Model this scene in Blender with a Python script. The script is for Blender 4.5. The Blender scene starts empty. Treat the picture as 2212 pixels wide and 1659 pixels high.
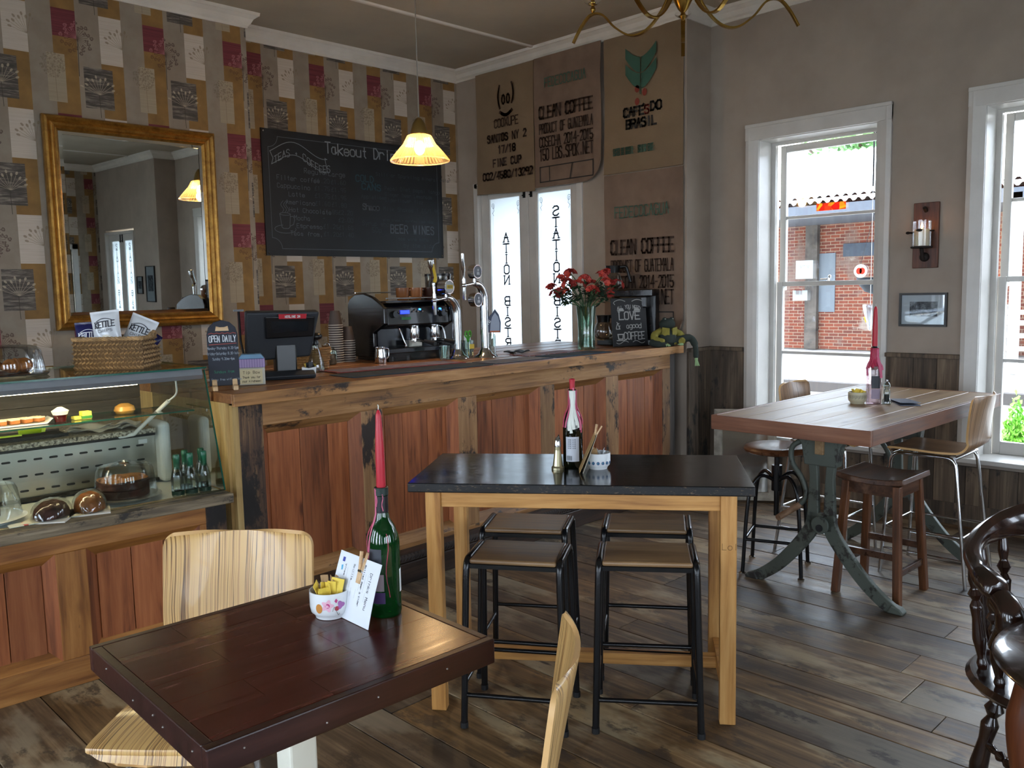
import bpy, math, random
from math import pi, sin, cos, radians, atan2, hypot, sqrt
from mathutils import Vector, Matrix, Euler
random.seed(7)
SC = bpy.context.scene
COL = SC.collection

# ------------------------------------------------------------------ camera
YAW, PIT, ROL = 0.791680712, 0.107530153, 0.0210615601
fw = Vector((cos(YAW)*cos(PIT), sin(YAW)*cos(PIT), -sin(PIT)))
rt = Vector((sin(YAW), -cos(YAW), 0)); dn = fw.cross(rt)
r2 = rt*cos(ROL) + dn*sin(ROL); d2 = -rt*sin(ROL) + dn*cos(ROL)
cam = bpy.data.objects.new('camera', bpy.data.cameras.new('camera'))
COL.objects.link(cam)
cam.matrix_world = Matrix(((r2.x, -d2.x, -fw.x, 0), (r2.y, -d2.y, -fw.y, 0), (r2.z, -d2.z, -fw.z, 1.55), (0, 0, 0, 1)))
cam.data.sensor_fit = 'HORIZONTAL'; cam.data.sensor_width = 36
cam.data.lens = 36*1852.67/2212; cam.data.clip_start = 0.05; cam.data.clip_end = 300
SC.camera = cam
# ------------------------------------------------------------------ world, exposure
SC.view_settings.view_transform = 'Standard'; SC.view_settings.look = 'None'
SC.view_settings.gamma = 1; SC.view_settings.use_curve_mapping = False
SC.view_settings.exposure = EXPO = 1.42
w = bpy.data.worlds.new('overcast_sky'); SC.world = w; w.use_nodes = True
bg = w.node_tree.nodes['Background']; bg.inputs[0].default_value = (0.90, 0.95, 1.0, 1); bg.inputs[1].default_value = 6.2
def portal(loc, rot, sx, sy):
    l = bpy.data.lights.new('sky_portal', 'AREA'); l.shape = 'RECTANGLE'; l.size = sx; l.size_y = sy; l.cycles.is_portal = True
    o = bpy.data.objects.new('sky_portal', l); COL.objects.link(o); o.location = loc; o.rotation_euler = rot
REARW = (4.4, 2.9, 1.3, -.3, -1.9); SIDEW = (-1.3, .1, 1.5, 2.9)  # unseen windows; extra ones added to brighten the room from behind
# portals face into the room (-Z of the light points inward)
for yc in (2.84, 1.32, -.20): portal((6.16, yc, 1.56), (0, pi/2, 0), 2.1, .80)
for yc in REARW: portal((-2.54, yc, 1.56), (0, -pi/2, 0), 2.1, .80)
portal((5.7, 5.34, 1.3), (0, pi/2, 0), 2.4, 1.1); portal((5.7, -2.85, 1.3), (0, pi/2, 0), 2.4, 1.1)
for xc in SIDEW: portal((xc, -4.10, 1.56), (pi/2, 0, 0), .80, 2.1)

# ------------------------------------------------------------------ helpers
def tag(o, label=None, cat=None, group=None, kind=None):
    if label: o['label'] = label
    if cat: o['category'] = cat
    if group: o['group'] = group
    if kind: o['kind'] = kind
    return o
def thing(name, label, cat, loc=(0, 0, 0), rz=0, group=None):
    o = bpy.data.objects.new(name, None); COL.objects.link(o); o.location = loc; o.rotation_euler = (0, 0, rz); o.empty_display_size = .05
    return tag(o, label, cat, group)
class MB:
    def __init__(s): s.v = []; s.f = []; s.m = []; s.mi = 0; s.X = None
    def add(s, vs, fs):
        n = len(s.v)
        if s.X is not None: vs = [tuple(s.X @ Vector(p)) for p in vs]
        s.v += [tuple(p) for p in vs]; s.f += [tuple(i+n for i in f) for f in fs]; s.m += [s.mi]*len(fs)
        return s
    def box(s, x0, y0, z0, x1, y1, z1):
        return s.add([(x0,y0,z0),(x1,y0,z0),(x1,y1,z0),(x0,y1,z0),(x0,y0,z1),(x1,y0,z1),(x1,y1,z1),(x0,y1,z1)],
            [(0,3,2,1),(4,5,6,7),(0,1,5,4),(1,2,6,5),(2,3,7,6),(3,0,4,7)])
    def quad(s, a, b, c, d): return s.add([a,b,c,d],[(0,1,2,3)])
    def beam(s, a, b, wx, wy, up=(0,0,1)):   # square bar from a to b
        a, b = Vector(a), Vector(b); d = (b-a).normalized(); u = Vector(up)
        if abs(d.dot(u)) > .95: u = Vector((1,0,0))
        x = d.cross(u).normalized()*wx/2; y = x.cross(d).normalized()*wy/2
        P = [a-x-y, a+x-y, a+x+y, a-x+y, b-x-y, b+x-y, b+x+y, b-x+y]
        return s.add(P, [(0,1,2,3),(7,6,5,4),(0,4,5,1),(1,5,6,2),(2,6,7,3),(3,7,4,0)])
    def tube(s, pts, r, n=10, cap=True, closed=False):
        P = [Vector(p) for p in pts]; R = r if isinstance(r, (list, tuple)) else [r]*len(P); vs = []; fs = []; N = len(P); up = None
        for i, p in enumerate(P):
            if closed: d = P[(i+1) % N]-P[i-1]
            else: d = P[min(i+1, N-1)]-P[max(i-1, 0)]
            if d.length < 1e-9: d = Vector((0,0,1))
            d.normalize()
            if up is None: up = Vector((0,0,1)) if abs(d.z) < .9 else Vector((1,0,0))
            x = d.cross(up)
            if x.length < 1e-4: x = d.orthogonal()
            x.normalize(); up = x.cross(d).normalized()
            for k in range(n):
                a = 2*pi*k/n; vs.append(p+(x*cos(a)+up*sin(a))*R[i])
        for i in range(N if closed else N-1):
            j = (i+1) % N
            for k in range(n):
                l = (k+1) % n; fs.append((i*n+k, i*n+l, j*n+l, j*n+k))
        if cap and not closed: fs += [tuple(range(n))[::-1], tuple((N-1)*n+k for k in range(n))]
        return s.add(vs, fs)
    def lathe(s, prof, n=24, c=(0,0,0), cap=True):
        vs = []; fs = []; N = len(prof)
        for r, z in prof:
            for k in range(n): a = 2*pi*k/n; vs.append((c[0]+r*cos(a), c[1]+r*sin(a), c[2]+z))
        for i in range(N-1):
            for k in range(n):
                l = (k+1) % n; fs.append((i*n+k, i*n+l, (i+1)*n+l, (i+1)*n+k))
        if cap: fs += [tuple(range(n))[::-1], tuple((N-1)*n+k for k in range(n))]
        return s.add(vs, fs)
    def prism(s, poly, ax, a0, a1):   # polygon extruded along axis; poly in the other two coordinates
        def P(u, v, w): return (w,u,v) if ax == 0 else (u,w,v) if ax == 1 else (u,v,w)
        n = len(poly); vs = [P(u,v,a0) for u,v in poly]+[P(u,v,a1) for u,v in poly]
        fs = [tuple(range(n))[::-1], tuple(range(n,2*n))]+[(i,(i+1)%n,(i+1)%n+n,i+n) for i in range(n)]
        return s.add(vs, fs)
    def sheet(s, fn, nu, nv, th=0, close=False):   # grid surface with optional thickness
        P = [[Vector(fn(i/nu, j/nv)) for j in range(nv+1)] for i in range(nu+1)]
        if not th:
            return s.add([p for r in P for p in r], [(i*(nv+1)+j,(i+1)*(nv+1)+j,(i+1)*(nv+1)+j+1,i*(nv+1)+j+1) for i in range(nu) for j in range(nv)])
        A = []; B = []
        for i in range(nu+1):
            for j in range(nv+1):
                du = P[min(i+1,nu)][j]-P[max(i-1,0)][j]; dv = P[i][min(j+1,nv)]-P[i][max(j-1,0)]
                nn = du.cross(dv); nn = nn.normalized() if nn.length > 1e-12 else Vector((0,0,1))
                A.append(P[i][j]+nn*th/2); B.append(P[i][j]-nn*th/2)
        n = len(A); w = nv+1; fs = []
        for i in range(nu):
            for j in range(nv):
                q = (i*w+j,(i+1)*w+j,(i+1)*w+j+1,i*w+j+1); fs.append(q); fs.append(tuple(k+n for k in q[::-1]))
        for i in range(nu): fs.append((i*w,i*w+n,(i+1)*w+n,(i+1)*w)); fs.append(((i+1)*w+nv,(i+1)*w+nv+n,i*w+nv+n,i*w+nv))
        for j in range(nv): fs.append((j+1,j+1+n,j+n,j)); k = nu*w; fs.append((k+j,k+j+n,k+j+1+n,k+j+1))
        return s.add(A+B, fs)
    def ball(s, c, r, n=12, m=8):
        r = r if isinstance(r, (tuple, list)) else (r, r, r); vs = []; fs = []
        for i in range(m+1):
            t = pi*i/m
            for k in range(n): a = 2*pi*k/n; vs.append((c[0]+r[0]*sin(t)*cos(a), c[1]+r[1]*sin(t)*sin(a), c[2]+r[2]*cos(t)))
        for i in range(m):
            for k in range(n): l = (k+1) % n; fs.append((i*n+k, (i+1)*n+k, (i+1)*n+l, i*n+l))
        return s.add(vs, fs)
    def build(s, name, mats, parent=None, smooth=False, bevel=0, seg=2, sub=0, label=None, loc=None, rot=None):
        me = bpy.data.meshes.new(name); me.from_pydata(s.v, [], s.f)
        for m in (mats if isinstance(mats, (list, tuple)) else [mats]): me.materials.append(m)
        if any(s.m): me.polygons.foreach_set('material_index', s.m)
        me.validate(); me.update()
        if smooth:
            me.shade_smooth()
            try: me.set_sharp_from_angle(angle=radians(42))
            except Exception: pass
        o = bpy.data.objects.new(name, me); COL.objects.link(o)
        if parent: o.parent = parent
        if loc is not None: o.location = loc
        if rot is not None: o.rotation_euler = rot
        if bevel:
            b = o.modifiers.new('bevel', 'BEVEL'); b.width = bevel; b.segments = seg; b.limit_method = 'ANGLE'; b.angle_limit = radians(40)
        if sub:
            b = o.modifiers.new('subsurf', 'SUBSURF'); b.levels = sub; b.render_levels = sub
        if label: o['label'] = label
        return o
def copy_tree(root, loc=None, rz=None, label=None, group=None):
    kids = {}
    for o in ALLKIDS(root): kids.setdefault(o.parent, []).append(o)
    def rec(o, par):
        c = o.copy(); COL.objects.link(c); c.parent = par
        for k in kids.get(o, []): rec(k, c)
        return c
    c = rec(root, None)
    if loc is not None: c.location = loc
    if rz is not None: c.rotation_euler = (0, 0, rz)
    if label: c['label'] = label
    if group: c['group'] = group
    return c
def ALLKIDS(root):
    out = []
    for k in root.children: out.append(k); out += ALLKIDS(k)
    return out
def arc(c, r, a0, a1, n, z=None, plane='xy'):
    o = []
    for i in range(n+1):
        a = a0+(a1-a0)*i/n; u, v = c[0]+r*cos(a), c[1]+r*sin(a); o.append((u, v))
    return o
def smoothpath(pts, n=6):   # Catmull-Rom
    P = [Vector(p) for p in pts]; o = []
    for i in range(len(P)-1):
        p0 = P[max(i-1,0)]; p1 = P[i]; p2 = P[i+1]; p3 = P[min(i+2,len(P)-1)]
        for k in range(n):
            t = k/n; o.append(.5*((2*p1)+(p2-p0)*t+(2*p0-5*p1+4*p2-p3)*t*t+(3*p1-p0-3*p2+p3)*t**3))
    return o+[P[-1]]
def bent(pts, r, n=5):   # polyline with rounded corners
    P = [Vector(p) for p in pts]; o = [P[0]]
    for i in range(1, len(P)-1):
        a = (P[i-1]-P[i]); b = (P[i+1]-P[i]); ra = min(r, a.length*.49, b.length*.49); a = P[i]+a.normalized()*ra; b = P[i]+b.normalized()*ra
        for k in range(n+1): t = k/n; o.append(a*(1-t)**2+P[i]*2*t*(1-t)+b*t*t)
    return o+[P[-1]]

# ------------------------------------------------------------------ node expressions
class N:
    """tiny expression builder over a material's node tree"""
    def __init__(s, nt, sock): s.nt = nt; s.s = sock
    def _m(s, op, b=None, c=None, rev=False):
        n = s.nt.nodes.new('ShaderNodeMath'); n.operation = op
        a = s
        if rev: a, b = b, a
        for i, q in enumerate((a, b, c)):
            if q is None: continue
            if isinstance(q, N): s.nt.links.new(q.s, n.inputs[i])
            else: n.inputs[i].default_value = q
        return N(s.nt, n.outputs[0])
    def __add__(s, o): return s._m('ADD', o)
    __radd__ = __add__
    def __sub__(s, o): return s._m('SUBTRACT', o)
    def __rsub__(s, o): return s._m('SUBTRACT', o, rev=True)
    def __mul__(s, o): return s._m('MULTIPLY', o)
    __rmul__ = __mul__
    def __truediv__(s, o): return s._m('DIVIDE', o)
    def __lt__(s, o): return s._m('LESS_THAN', o)
    def __gt__(s, o): return s._m('GREATER_THAN', o)
    def mod(s, o): return s._m('FLOORED_MODULO', o)
    def abs(s): return s._m('ABSOLUTE')
    def sin(s): return s._m('SINE')
    def pow(s, o): return s._m('POWER', o)
    def max(s, o): return s._m('MAXIMUM', o)
    def min(s, o): return s._m('MINIMUM', o)
    def atan2(s, o): return s._m('ARCTAN2', o)
    def sqrt(s): return s._m('SQRT')
    def floor(s): return s._m('FLOOR')
    def smooth(s, a, b):
        n = s.nt.nodes.new('ShaderNodeMapRange'); n.interpolation_type = 'SMOOTHSTEP'; s.nt.links.new(s.s, n.inputs[0]); n.inputs[1].default_value = a; n.inputs[2].default_value = b
        return N(s.nt, n.outputs[0])
def lin(c):
    if isinstance(c, str): c = tuple(int(c[i:i+2], 16)/255 for i in (0, 2, 4))
    return tuple((x/12.92 if x <= .04045 else ((x+.055)/1.055)**2.4) for x in c[:3])+(1,)
class M:
    """material being built"""
    def __init__(s, name, col='808080', rough=.6, metal=0, spec=.5, coat=0, **kw):
        s.m = bpy.data.materials.new(name); s.m.use_nodes = True; s.nt = s.m.node_tree
        s.b = s.nt.nodes['Principled BSDF']; s.out = s.nt.nodes['Material Output']
        s.b.inputs['Base Color'].default_value = lin(col); s.b.inputs['Roughness'].default_value = rough; s.b.inputs['Metallic'].default_value = metal
        s.b.inputs['Specular IOR Level'].default_value = spec; s.b.inputs['Coat Weight'].default_value = coat
        for k, v in kw.items(): s.b.inputs[k.replace('_', ' ')].default_value = v
    def node(s, t, **kw):
        n = s.nt.nodes.new('ShaderNode'+t)
        for k, v in kw.items(): setattr(n, k, v)
        return n
    def link(s, a, b): s.nt.links.new(a.s if isinstance(a, N) else a, b)
    def coord(s, scale=(1,1,1), rot=(0,0,0), rand=True, gen=False):
        tc = s.node('TexCoord'); mp = s.node('Mapping'); mp.inputs['Scale'].default_value = scale; mp.inputs['Rotation'].default_value = rot
        s.link(tc.outputs['Generated' if gen else 'Object'], mp.inputs[0])
        if rand:
            oi = s.node('ObjectInfo'); vm = s.node('VectorMath', operation='MULTIPLY_ADD')
            cb = s.node('CombineXYZ'); 
            for i in range(3): s.link(oi.outputs['Random'], cb.inputs[i])
            s.link(cb.outputs[0], vm.inputs[0]); vm.inputs[1].default_value = (37, 53, 71); s.link(mp.outputs[0], vm.inputs[2]); return vm.outputs[0]
        return mp.outputs[0]
    def xyz(s):
        tc = s.node('TexCoord'); sp = s.node('SeparateXYZ'); s.link(tc.outputs['Object'], sp.inputs[0])
        return [N(s.nt, o) for o in sp.outputs]
    def noise(s, vec, scale=5, detail=4, rough=.55, dist=0):
        n = s.node('TexNoise'); n.inputs['Scale'].default_value = scale; n.inputs['Detail'].default_value = detail; n.inputs['Roughness'].default_value = rough; n.inputs['Distortion'].default_value = dist
        if vec is not None: s.link(vec, n.inputs['Vector'])
        return N(s.nt, n.outputs[0])
    def voro(s, vec, scale=5, feat='F1', out=0):
        n = s.node('TexVoronoi', feature=feat); n.inputs['Scale'].default_value = scale
        if vec is not None: s.link(vec, n.inputs['Vector'])
        return N(s.nt, n.outputs[out])
    def ramp(s, fac, *stops):
        n = s.node('ValToRGB'); e = n.color_ramp.elements
        while len(e) < len(stops): e.new(.5)
        for i, (p, c) in enumerate(stops): e[i].position = p; e[i].color = lin(c)
        s.link(fac, n.inputs[0]); return n.outputs[0]
    def mix(s, fac, a, b, mode='MIX'):
        n = s.node('Mix', data_type='RGBA', blend_type=mode)
        for q, i in ((fac, 0), (a, 6), (b, 7)):
            if isinstance(q, N): s.link(q, n.inputs[i])
            elif isinstance(q, str): n.inputs[i].default_value = lin(q)
            elif isinstance(q, (int, float)): n.inputs[i].default_value = q
            else: s.link(q, n.inputs[i])
        return n.outputs[2]
    def rnd(s):
        return N(s.nt, s.node('ObjectInfo').outputs['Random'])
    def base(s, c): s.link(c, s.b.inputs['Base Color']); return s
    def rough(s, c): s.link(c, s.b.inputs['Roughness']); return s
    def bump(s, h, st=.3, dist=.01):
        n = s.node('Bump'); n.inputs['Strength'].default_value = st; n.inputs['Distance'].default_value = dist; s.link(h, n.inputs['Height']); s.link(n.outputs[0], s.b.inputs['Normal']); return s
def mat(name, col, rough=.6, metal=0, **kw): return M(name, col, rough, metal, **kw).m
def paint(name, col, rough=.6, var=.12, sc=6, bump=.05):
    m = M(name, col, rough); n = m.noise(m.coord(rand=False), sc, 5)
    dark = tuple(int(int(col[i:i+2],16)*(1-var)) for i in (0,2,4)); dark = '%02x%02x%02x' % dark
    m.base(m.ramp(n, (.35, dark), (.65, col))); m.bump(m.noise(m.coord(rand=False), sc*12, 3), bump, .004); return m.m
def wood(name, cols, axis=0, rough=.5, var=.25, sc=1., bump=.25, stain=None, stainamt=.55, coat=0, knots=True):
    """grain runs along axis; cols = dark, mid, light"""
    m = M(name, cols[1], rough, coat=coat)
    def S(a, b): v = [b*sc]*3; v[axis] = a*sc; return tuple(v)
    g = m.noise(m.coord(S(1.2, 14)), 1.6, 6, .6, .6); f = m.noise(m.coord(S(3, 90)), 1, 4, .6); big = m.noise(m.coord(S(.8, 3)), 1, 3)
    t = g*.6+f*.25+big*.15
    c = m.ramp(t, (.34, cols[0]), (.5, cols[1]), (.66, cols[2]))
    if knots:
        kn = m.voro(m.coord(S(2.2, 6)), 1.0); c = m.mix(1-kn.smooth(.03, .13), c, cols[0])
    r = m.rnd(); hs = m.node('HueSaturation'); m.link(c, hs.inputs['Color']); m.link(r*(var*2)+(1-var), hs.inputs['Value']); c = hs.outputs[0]
    if stain:
        st = m.noise(m.coord(S(3.5, 7)), 1.3, 8, .68); c = m.mix(st.smooth(stainamt, stainamt+.09), c, stain)
    m.base(c); m.bump(f+g*.5, bump, .002)
    m.rough(g*.25+(rough-.12)); return m.m
def glass(name, tint='ffffff', rough=0.0, opac=.06, diff=0, dcol=None):
    """thin clear pane or vessel: transparent with a fresnel reflection"""
    m = M(name); nt = m.nt; nt.nodes.remove(m.b)
    t = m.node('BsdfTransparent'); t.inputs[0].default_value = lin(tint); g = m.node('BsdfGlossy'); g.inputs['Roughness'].default_value = rough+.02
    lw = m.node('LayerWeight'); lw.inputs[0].default_value = .35
    fac = N(nt, lw.outputs['Fresnel'])*.6+opac; mx = m.node('MixShader'); m.link(fac.min(1.0), mx.inputs[0]); m.link(t.outputs[0], mx.inputs[1]); m.link(g.outputs[0], mx.inputs[2])
    if diff:
        d = m.node('BsdfDiffuse'); d.inputs[0].default_value = lin(dcol or tint); tl = m.node('BsdfTranslucent'); tl.inputs[0].default_value = lin(dcol or tint); q = m.node('MixShader'); q.inputs[0].default_value = .5; m.link(d.outputs[0], q.inputs[1]); m.link(tl.outputs[0], q.inputs[2]); z = m.node('MixShader'); z.inputs[0].default_value = diff; m.link(t.outputs[0], z.inputs[1]); m.link(q.outputs[0], z.inputs[2]); m.link(z.outputs[0], mx.inputs[1])
    m.link(mx.outputs[0], m.out.inputs[0]); return m.m
def emit(name, col, st):
    return M(name, col, .5, **{'Emission_Color': lin(col), 'Emission_Strength': st}).m

# ------------------------------------------------------------------ single-stroke lettering
GL = dict(zip("ABCDEFGHIJKLMNOPQRSTUVWXYZabcdefghijklmnopqrstuvwxyz0123456789", (
 '022842 1535|02083847463505 3544433202|4738180703123243|02082846442202|48080242 0535|480802 0535|47381807031232434525|0208 4248 0545|2228|3833221203|'
 '480542 0208|080242|0208254842|02084248|180703123243473818|02083847463505|180703123243473818 2442|02083847463505 2542|4738180706354443321203|'
 '0848 2822|080312324348|082248|0812253248|0248 0842|082548 2522|08480242|36160503123243 3632|0802 05163645433212|4536160503123243|'
 '4842 4536160503123243|04444536160503123243|47382722 1535|4536160503123243 46413010|0802 0516364542|2622 2728|262110 2728|0802 4604 1442|2822|'
 '0206 05162522 25364542|0206 0516364542|160503123243453616|0600 05163645433203|4640 4536160503123243|0206 05163645|4536160534433203|282332 1636|'
 '0603123243 4642|062246|0612243246|0246 0642|0623 4610|06460242|180703123243473818|172822|07183847460242|0718384746354443321203|380444 3832|'
 '480805354443321203|38180503123243443505|084822|1807061535444332120304153546473818|451506071838474532').split('|')))
GL.update({'\u00a3': '47382713 0242 0535', '+': '1535 2624', '&': '4218273716030212324 5'.replace(' ', ''), '.': '2223', '-': '1535', ',': '2321', '/': '0248', "'": '2827', '~': '05162536', '!': '2824 2223', '\u00c9': '48080242 0535 3849'})
def glyph(ch):
    return [[(int(q[i]), int(q[i+1])-2) for i in range(0, len(q)-1, 2)] for q in GL.get(ch, '').split(' ') if q]
def ribbon(mb, P, w, fr):
    for i in range(len(P)-1):
        (x0, y0), (x1, y1) = P[i], P[i+1]; L = hypot(x1-x0, y1-y0)
        if L < 1e-9: continue
        dx, dy = (x1-x0)/L*w/2, (y1-y0)/L*w/2
        mb.quad(fr(x0-dx-dy, y0-dy+dx), fr(x0-dx+dy, y0-dy-dx), fr(x1+dx+dy, y1+dy-dx), fr(x1+dx-dy, y1+dy+dx))
RIB_OFF = 0
def write(mb, text, x, y, size, w, fr, align=0, jit=0, asp=.62, slope=0, sp=1.45, serif=False, curve=None):
    """size = cap height; fr(u,v) -> 3D point"""
    u = size/6; ux = u*asp*1.5; adv = 4*ux*sp; W = adv*len(text)-4*ux*(sp-1); x -= W*align
    for ch in text:
        jy = random.uniform(-jit, jit)*size; js = 1+random.uniform(-jit, jit)
        for st in glyph(ch):
            P = []
            for a, b in st:
                px, py = x+a*ux, y+b*u*js+jy+slope*(x+a*ux)
                if curve: py += curve(px)
                P.append((px, py))
            ribbon(mb, P, w, fr)
            if serif and ch.isupper() and ch not in 'OSCGQ':
                for (a, b) in (P[0], P[-1]):
                    ribbon(mb, [(a-ux*.9, b), (a+ux*.9, b)], w*.55, fr)
        x += adv
    return mb
def plane_frame(o, u, v, n=(0,0,0), off=0):
    o, u, v, n = Vector(o), Vector(u), Vector(v), Vector(n)
    return lambda a, b: tuple(o+u*a+v*b+n*off)
# ================================================================== materials of the shell
def wallpaper(name, ox, oz):
    m = M(name, '6b6052', .75)
    X, Y, Z = m.xyz()
    PX, PZ = .567, .645
    u = (X-ox).mod(PX); v = (oz-Z).mod(PZ)      # v grows downward
    co = m.coord(rand=False); fib = m.noise(m.coord((3, 3, 160), rand=False), 1, 3); blot = m.noise(co, 9, 4)
    c = m.mix(blot.smooth(.3, .7), '857869', '8f8475')
    def rect(x0, x1, z0, z1, wob=.0):
        a = (u > x0)*(u < x1)*(v > z0)*(v < z1); return a
    gold = m.ramp(blot, (.3, '77592f'), (.7, '8c6a38'))
    c = m.mix((u < .142), c, gold); c = m.mix((u > .285)*(u < .425), c, gold)
    cream = m.ramp(fib, (.3, 'b3a698'), (.7, 'c2b6a9')); beige = m.ramp(fib, (.3, '94856f'), (.7, 'a1937d'))
    red = m.ramp(fib, (.35, '5c2028'), (.65, '743038'))
    dk = m.ramp(m.noise(m.coord((8, 8, 90), rand=False), 1, 5, .7), (.35, '3d3833'), (.5, '514a44'), (.66, '8a8074'))
    c = m.mix(rect(0, .142, 0, .17), c, red)
    c = m.mix(rect(.285, .425, 0, .300), c, cream)
    c = m.mix(rect(.172, .352, .334, .590), c, dk)
    u2 = (X-(ox-.2)).mod(PX)       # shifted so boxes that cross the repeat edge stay whole
    c = m.mix((u2 > .155)*(u2 < .263)*(v > .278)*(v < .575), c, beige)
    jj = m.noise(co, 30, 3); v1 = m.voro(co, 70)
    def polar(cx, cz, U):
        dx = U-cx; dz = v-cz; return (dx*dx+dz*dz).sqrt(), dz.atan2(dx)
    def allium(cx, cz, R, n, U, lw=.0013):
        r, a = polar(cx, cz, U); q = (a*(n/(2*pi))+jj*.25).mod(1.0)-.5; arcd = q.abs()*r*(2*pi/n)
        spoke = (arcd < lw)*(r < R*.72)
        ringk = (a*(n/(2*pi))).floor().mod(3.0)*(.16*R)+R*.62     # seed heads at three distances
        rad = (r-ringk).abs(); seed = ((rad*rad+arcd*arcd).sqrt() < R*.115)
        rim = ((rad*rad+arcd*arcd).sqrt() < R*.065)
        return spoke.max(seed-rim*.6)
    def fan(cx, cz, R, n, U, lo, hi, lw=.0011):
        r, a = polar(cx, cz, U); q = (a*(n/(2*pi))+jj*.15).mod(1.0)-.5; arcd = q.abs()*r*(2*pi/n)
        ringk = (a*(n/(2*pi))).floor().mod(2.0)*(.14*R)+R*.80; rad = (r-ringk).abs()
        return ((arcd < lw)*(r < R*.82)).max((rad*rad*.35+arcd*arcd).sqrt() < R*.055)*(a > lo)*(a < hi)
    al = allium(.142, .165, .100, 26, u)
    c = m.mix(al*(u > .142)*.8, c, '4a3029'); c = m.mix(al*(u < .142)*(v < .17)*.75, c, '9a6468'); c = m.mix(al*(u < .142)*(v > .17)*.7, c, '5a3a22')
    r_, a_ = polar(.19, .350, u2); puff = (v1 < .42)*(r_ < .078)
    c = m.mix(puff*.50, c, '6f5f4c'); c = m.mix(allium(.19, .350, .07, 30, u2, .0007)*.35, c, '5f5040')
    c = m.mix(fan(.425, .190, .125, 30, u, -2.9, -1.2)*.7, c, '7a6850')
    c = m.mix(fan(.262, .50, .12, 24, u, -2.8, -.2)*.65, c, 'b5a68f')
    wob = (Z*9).sin()*.003
    stem = lambda x, z0, z1, U=u: ((U-x+wob).abs() < .0018)*(v > z0)*(v < z1)
    c = m.mix(stem(.148, .17, .40), c, '33281f'); c = m.mix(stem(.43, .2, .38)*.7, c, '84745c'); c = m.mix(stem(.262, .5, .645)*.9, c, '3d352c'); c = m.mix(stem(.205, .40, .57, u2)*.6, c, '76654f')
    m.base(c); m.bump(fib, .12, .002); return m.m
WP1 = wallpaper('wallpaper_allium', 1.902, 3.375); WP2 = wallpaper('wallpaper_allium_recess', 3.348, 3.418)
TAUPE = paint('taupe_paint', '9c8f82', .7, .07, 3); CREAMP = paint('ceiling_paint', 'a99e8c', .8, .05, 2)
WHITE = paint('white_gloss_paint', 'c6c3bd', .38, .05, 5, .03); CORN = paint('cornice_paint', 'd3cdc3', .55, .05, 5)
FLOORW = None
def floor_mat():
    m = M('worn_floorboards', '6b5c49', .4)
    g = m.noise(m.coord((14, 1.0, 1)), 1.5, 7, .62, .5); f = m.noise(m.coord((80, 2.5, 1)), 1, 4, .6); b = m.noise(m.coord((2.5, 1.1, 1)), 1.3, 5, .6); ww = m.noise(m.coord(rand=False), .9, 4, .6)
    t = g*.5+f*.2+b*.3
    c = m.ramp(t, (.36, '35271a'), (.45, '54422e'), (.53, '705940'), (.62, '927c5e'))
    c = m.mix(b.smooth(.50, .60)*.55, c, 'a3967c'); c = m.mix(m.noise(m.coord((3, 1.5, 1)), 2.1, 6, .7).smooth(.54, .62)*.8, c, '3a3028')
    hs = m.node('HueSaturation'); m.link(c, hs.inputs['Color']); m.link(m.rnd()*.75+.50, hs.inputs['Value']); m.link(m.rnd()*.4+.75, hs.inputs['Saturation'])
    kn = m.voro(m.coord((5, 1.4, 1)), 1.); c2 = m.mix(1-kn.smooth(.02, .07), hs.outputs[0], '2e241b')
    m.base(c2); m.bump(g*.7+f*.6, .35, .003); m.rough(ww*.45+g*.35+.15); return m.m
FLOORM = floor_mat()
DADO = wood('weathered_dado_boards', ('2c241c', '54473a', '7a6a56'), 2, .75, .3, .8, .4, '2a2622', .56)
# ================================================================== room shell
X3, X2, Y1, YB, YR, YR2, Y4, XR, HC = 5.82, 5.50, 6.23, 5.95, 3.68, -1.33, -3.76, -2.2, 3.60
def struct(mb, name, m, parent=None, **kw):
    o = mb.build(name, m, parent, **kw)
    if not parent: o['kind'] = 'structure'
    return o
def wallbox(spans, ax, p0, p1, lo, hi, z1=HC):
    """wall slab between p0..p1 on axis ax's normal, running lo..hi, with openings (a,b,z0,z1)"""
    mb = MB(); cur = lo
    def B(a, b, c, d):
        if b-a < 1e-4 or d-c < 1e-4: return
        if ax == 0: mb.box(p0, a, c, p1, b, d)
        else: mb.box(a, p0, c, b, p1, d)
    for a, b, c, d in sorted(spans):
        B(cur, a, 0, z1); B(a, b, 0, c); B(a, b, d, z1); cur = b
    B(cur, hi, 0, z1); return mb
struct(MB().box(XR-.3, YB, 0, 3.22, 6.5, HC), 'wall_left_chimney_breast', WP1)
struct(MB().box(3.22, Y1, 0, X2, 6.5, HC), 'wall_left', WP2)
struct(wallbox([(4.70, 6.0, 0, 2.55)], 0, X2, 6.12, YR, 6.5), 'wall_back', TAUPE)
WY = (2.84, 1.32, -.20)
struct(wallbox([(y-.44, y+.44, .44, 2.62) for y in WY], 0, X3, 6.12, YR2, YR), 'wall_right', TAUPE)
struct(wallbox([(-3.45, -2.25, 0, 2.5)], 0, X2, 6.12, Y4-.3, YR2), 'wall_right_far', TAUPE)
struct(wallbox([(x-.44, x+.44, .44, 2.62) for x in SIDEW]+[(4.15, 5.05, 0, 2.2)], 1, Y4-.3, Y4, XR-.3, X2), 'wall_front', WP1)
struct(wallbox([(y-.44, y+.44, .44, 2.62) for y in REARW], 0, XR-.3, XR, Y4, YB), 'wall_rear', TAUPE)
struct(MB().box(XR-.3, Y4-.3, HC, 6.3, 6.5, HC+.2), 'ceiling', CREAMP)
ceil = [o for o in COL.objects if o.name == 'ceiling'][0]
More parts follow.
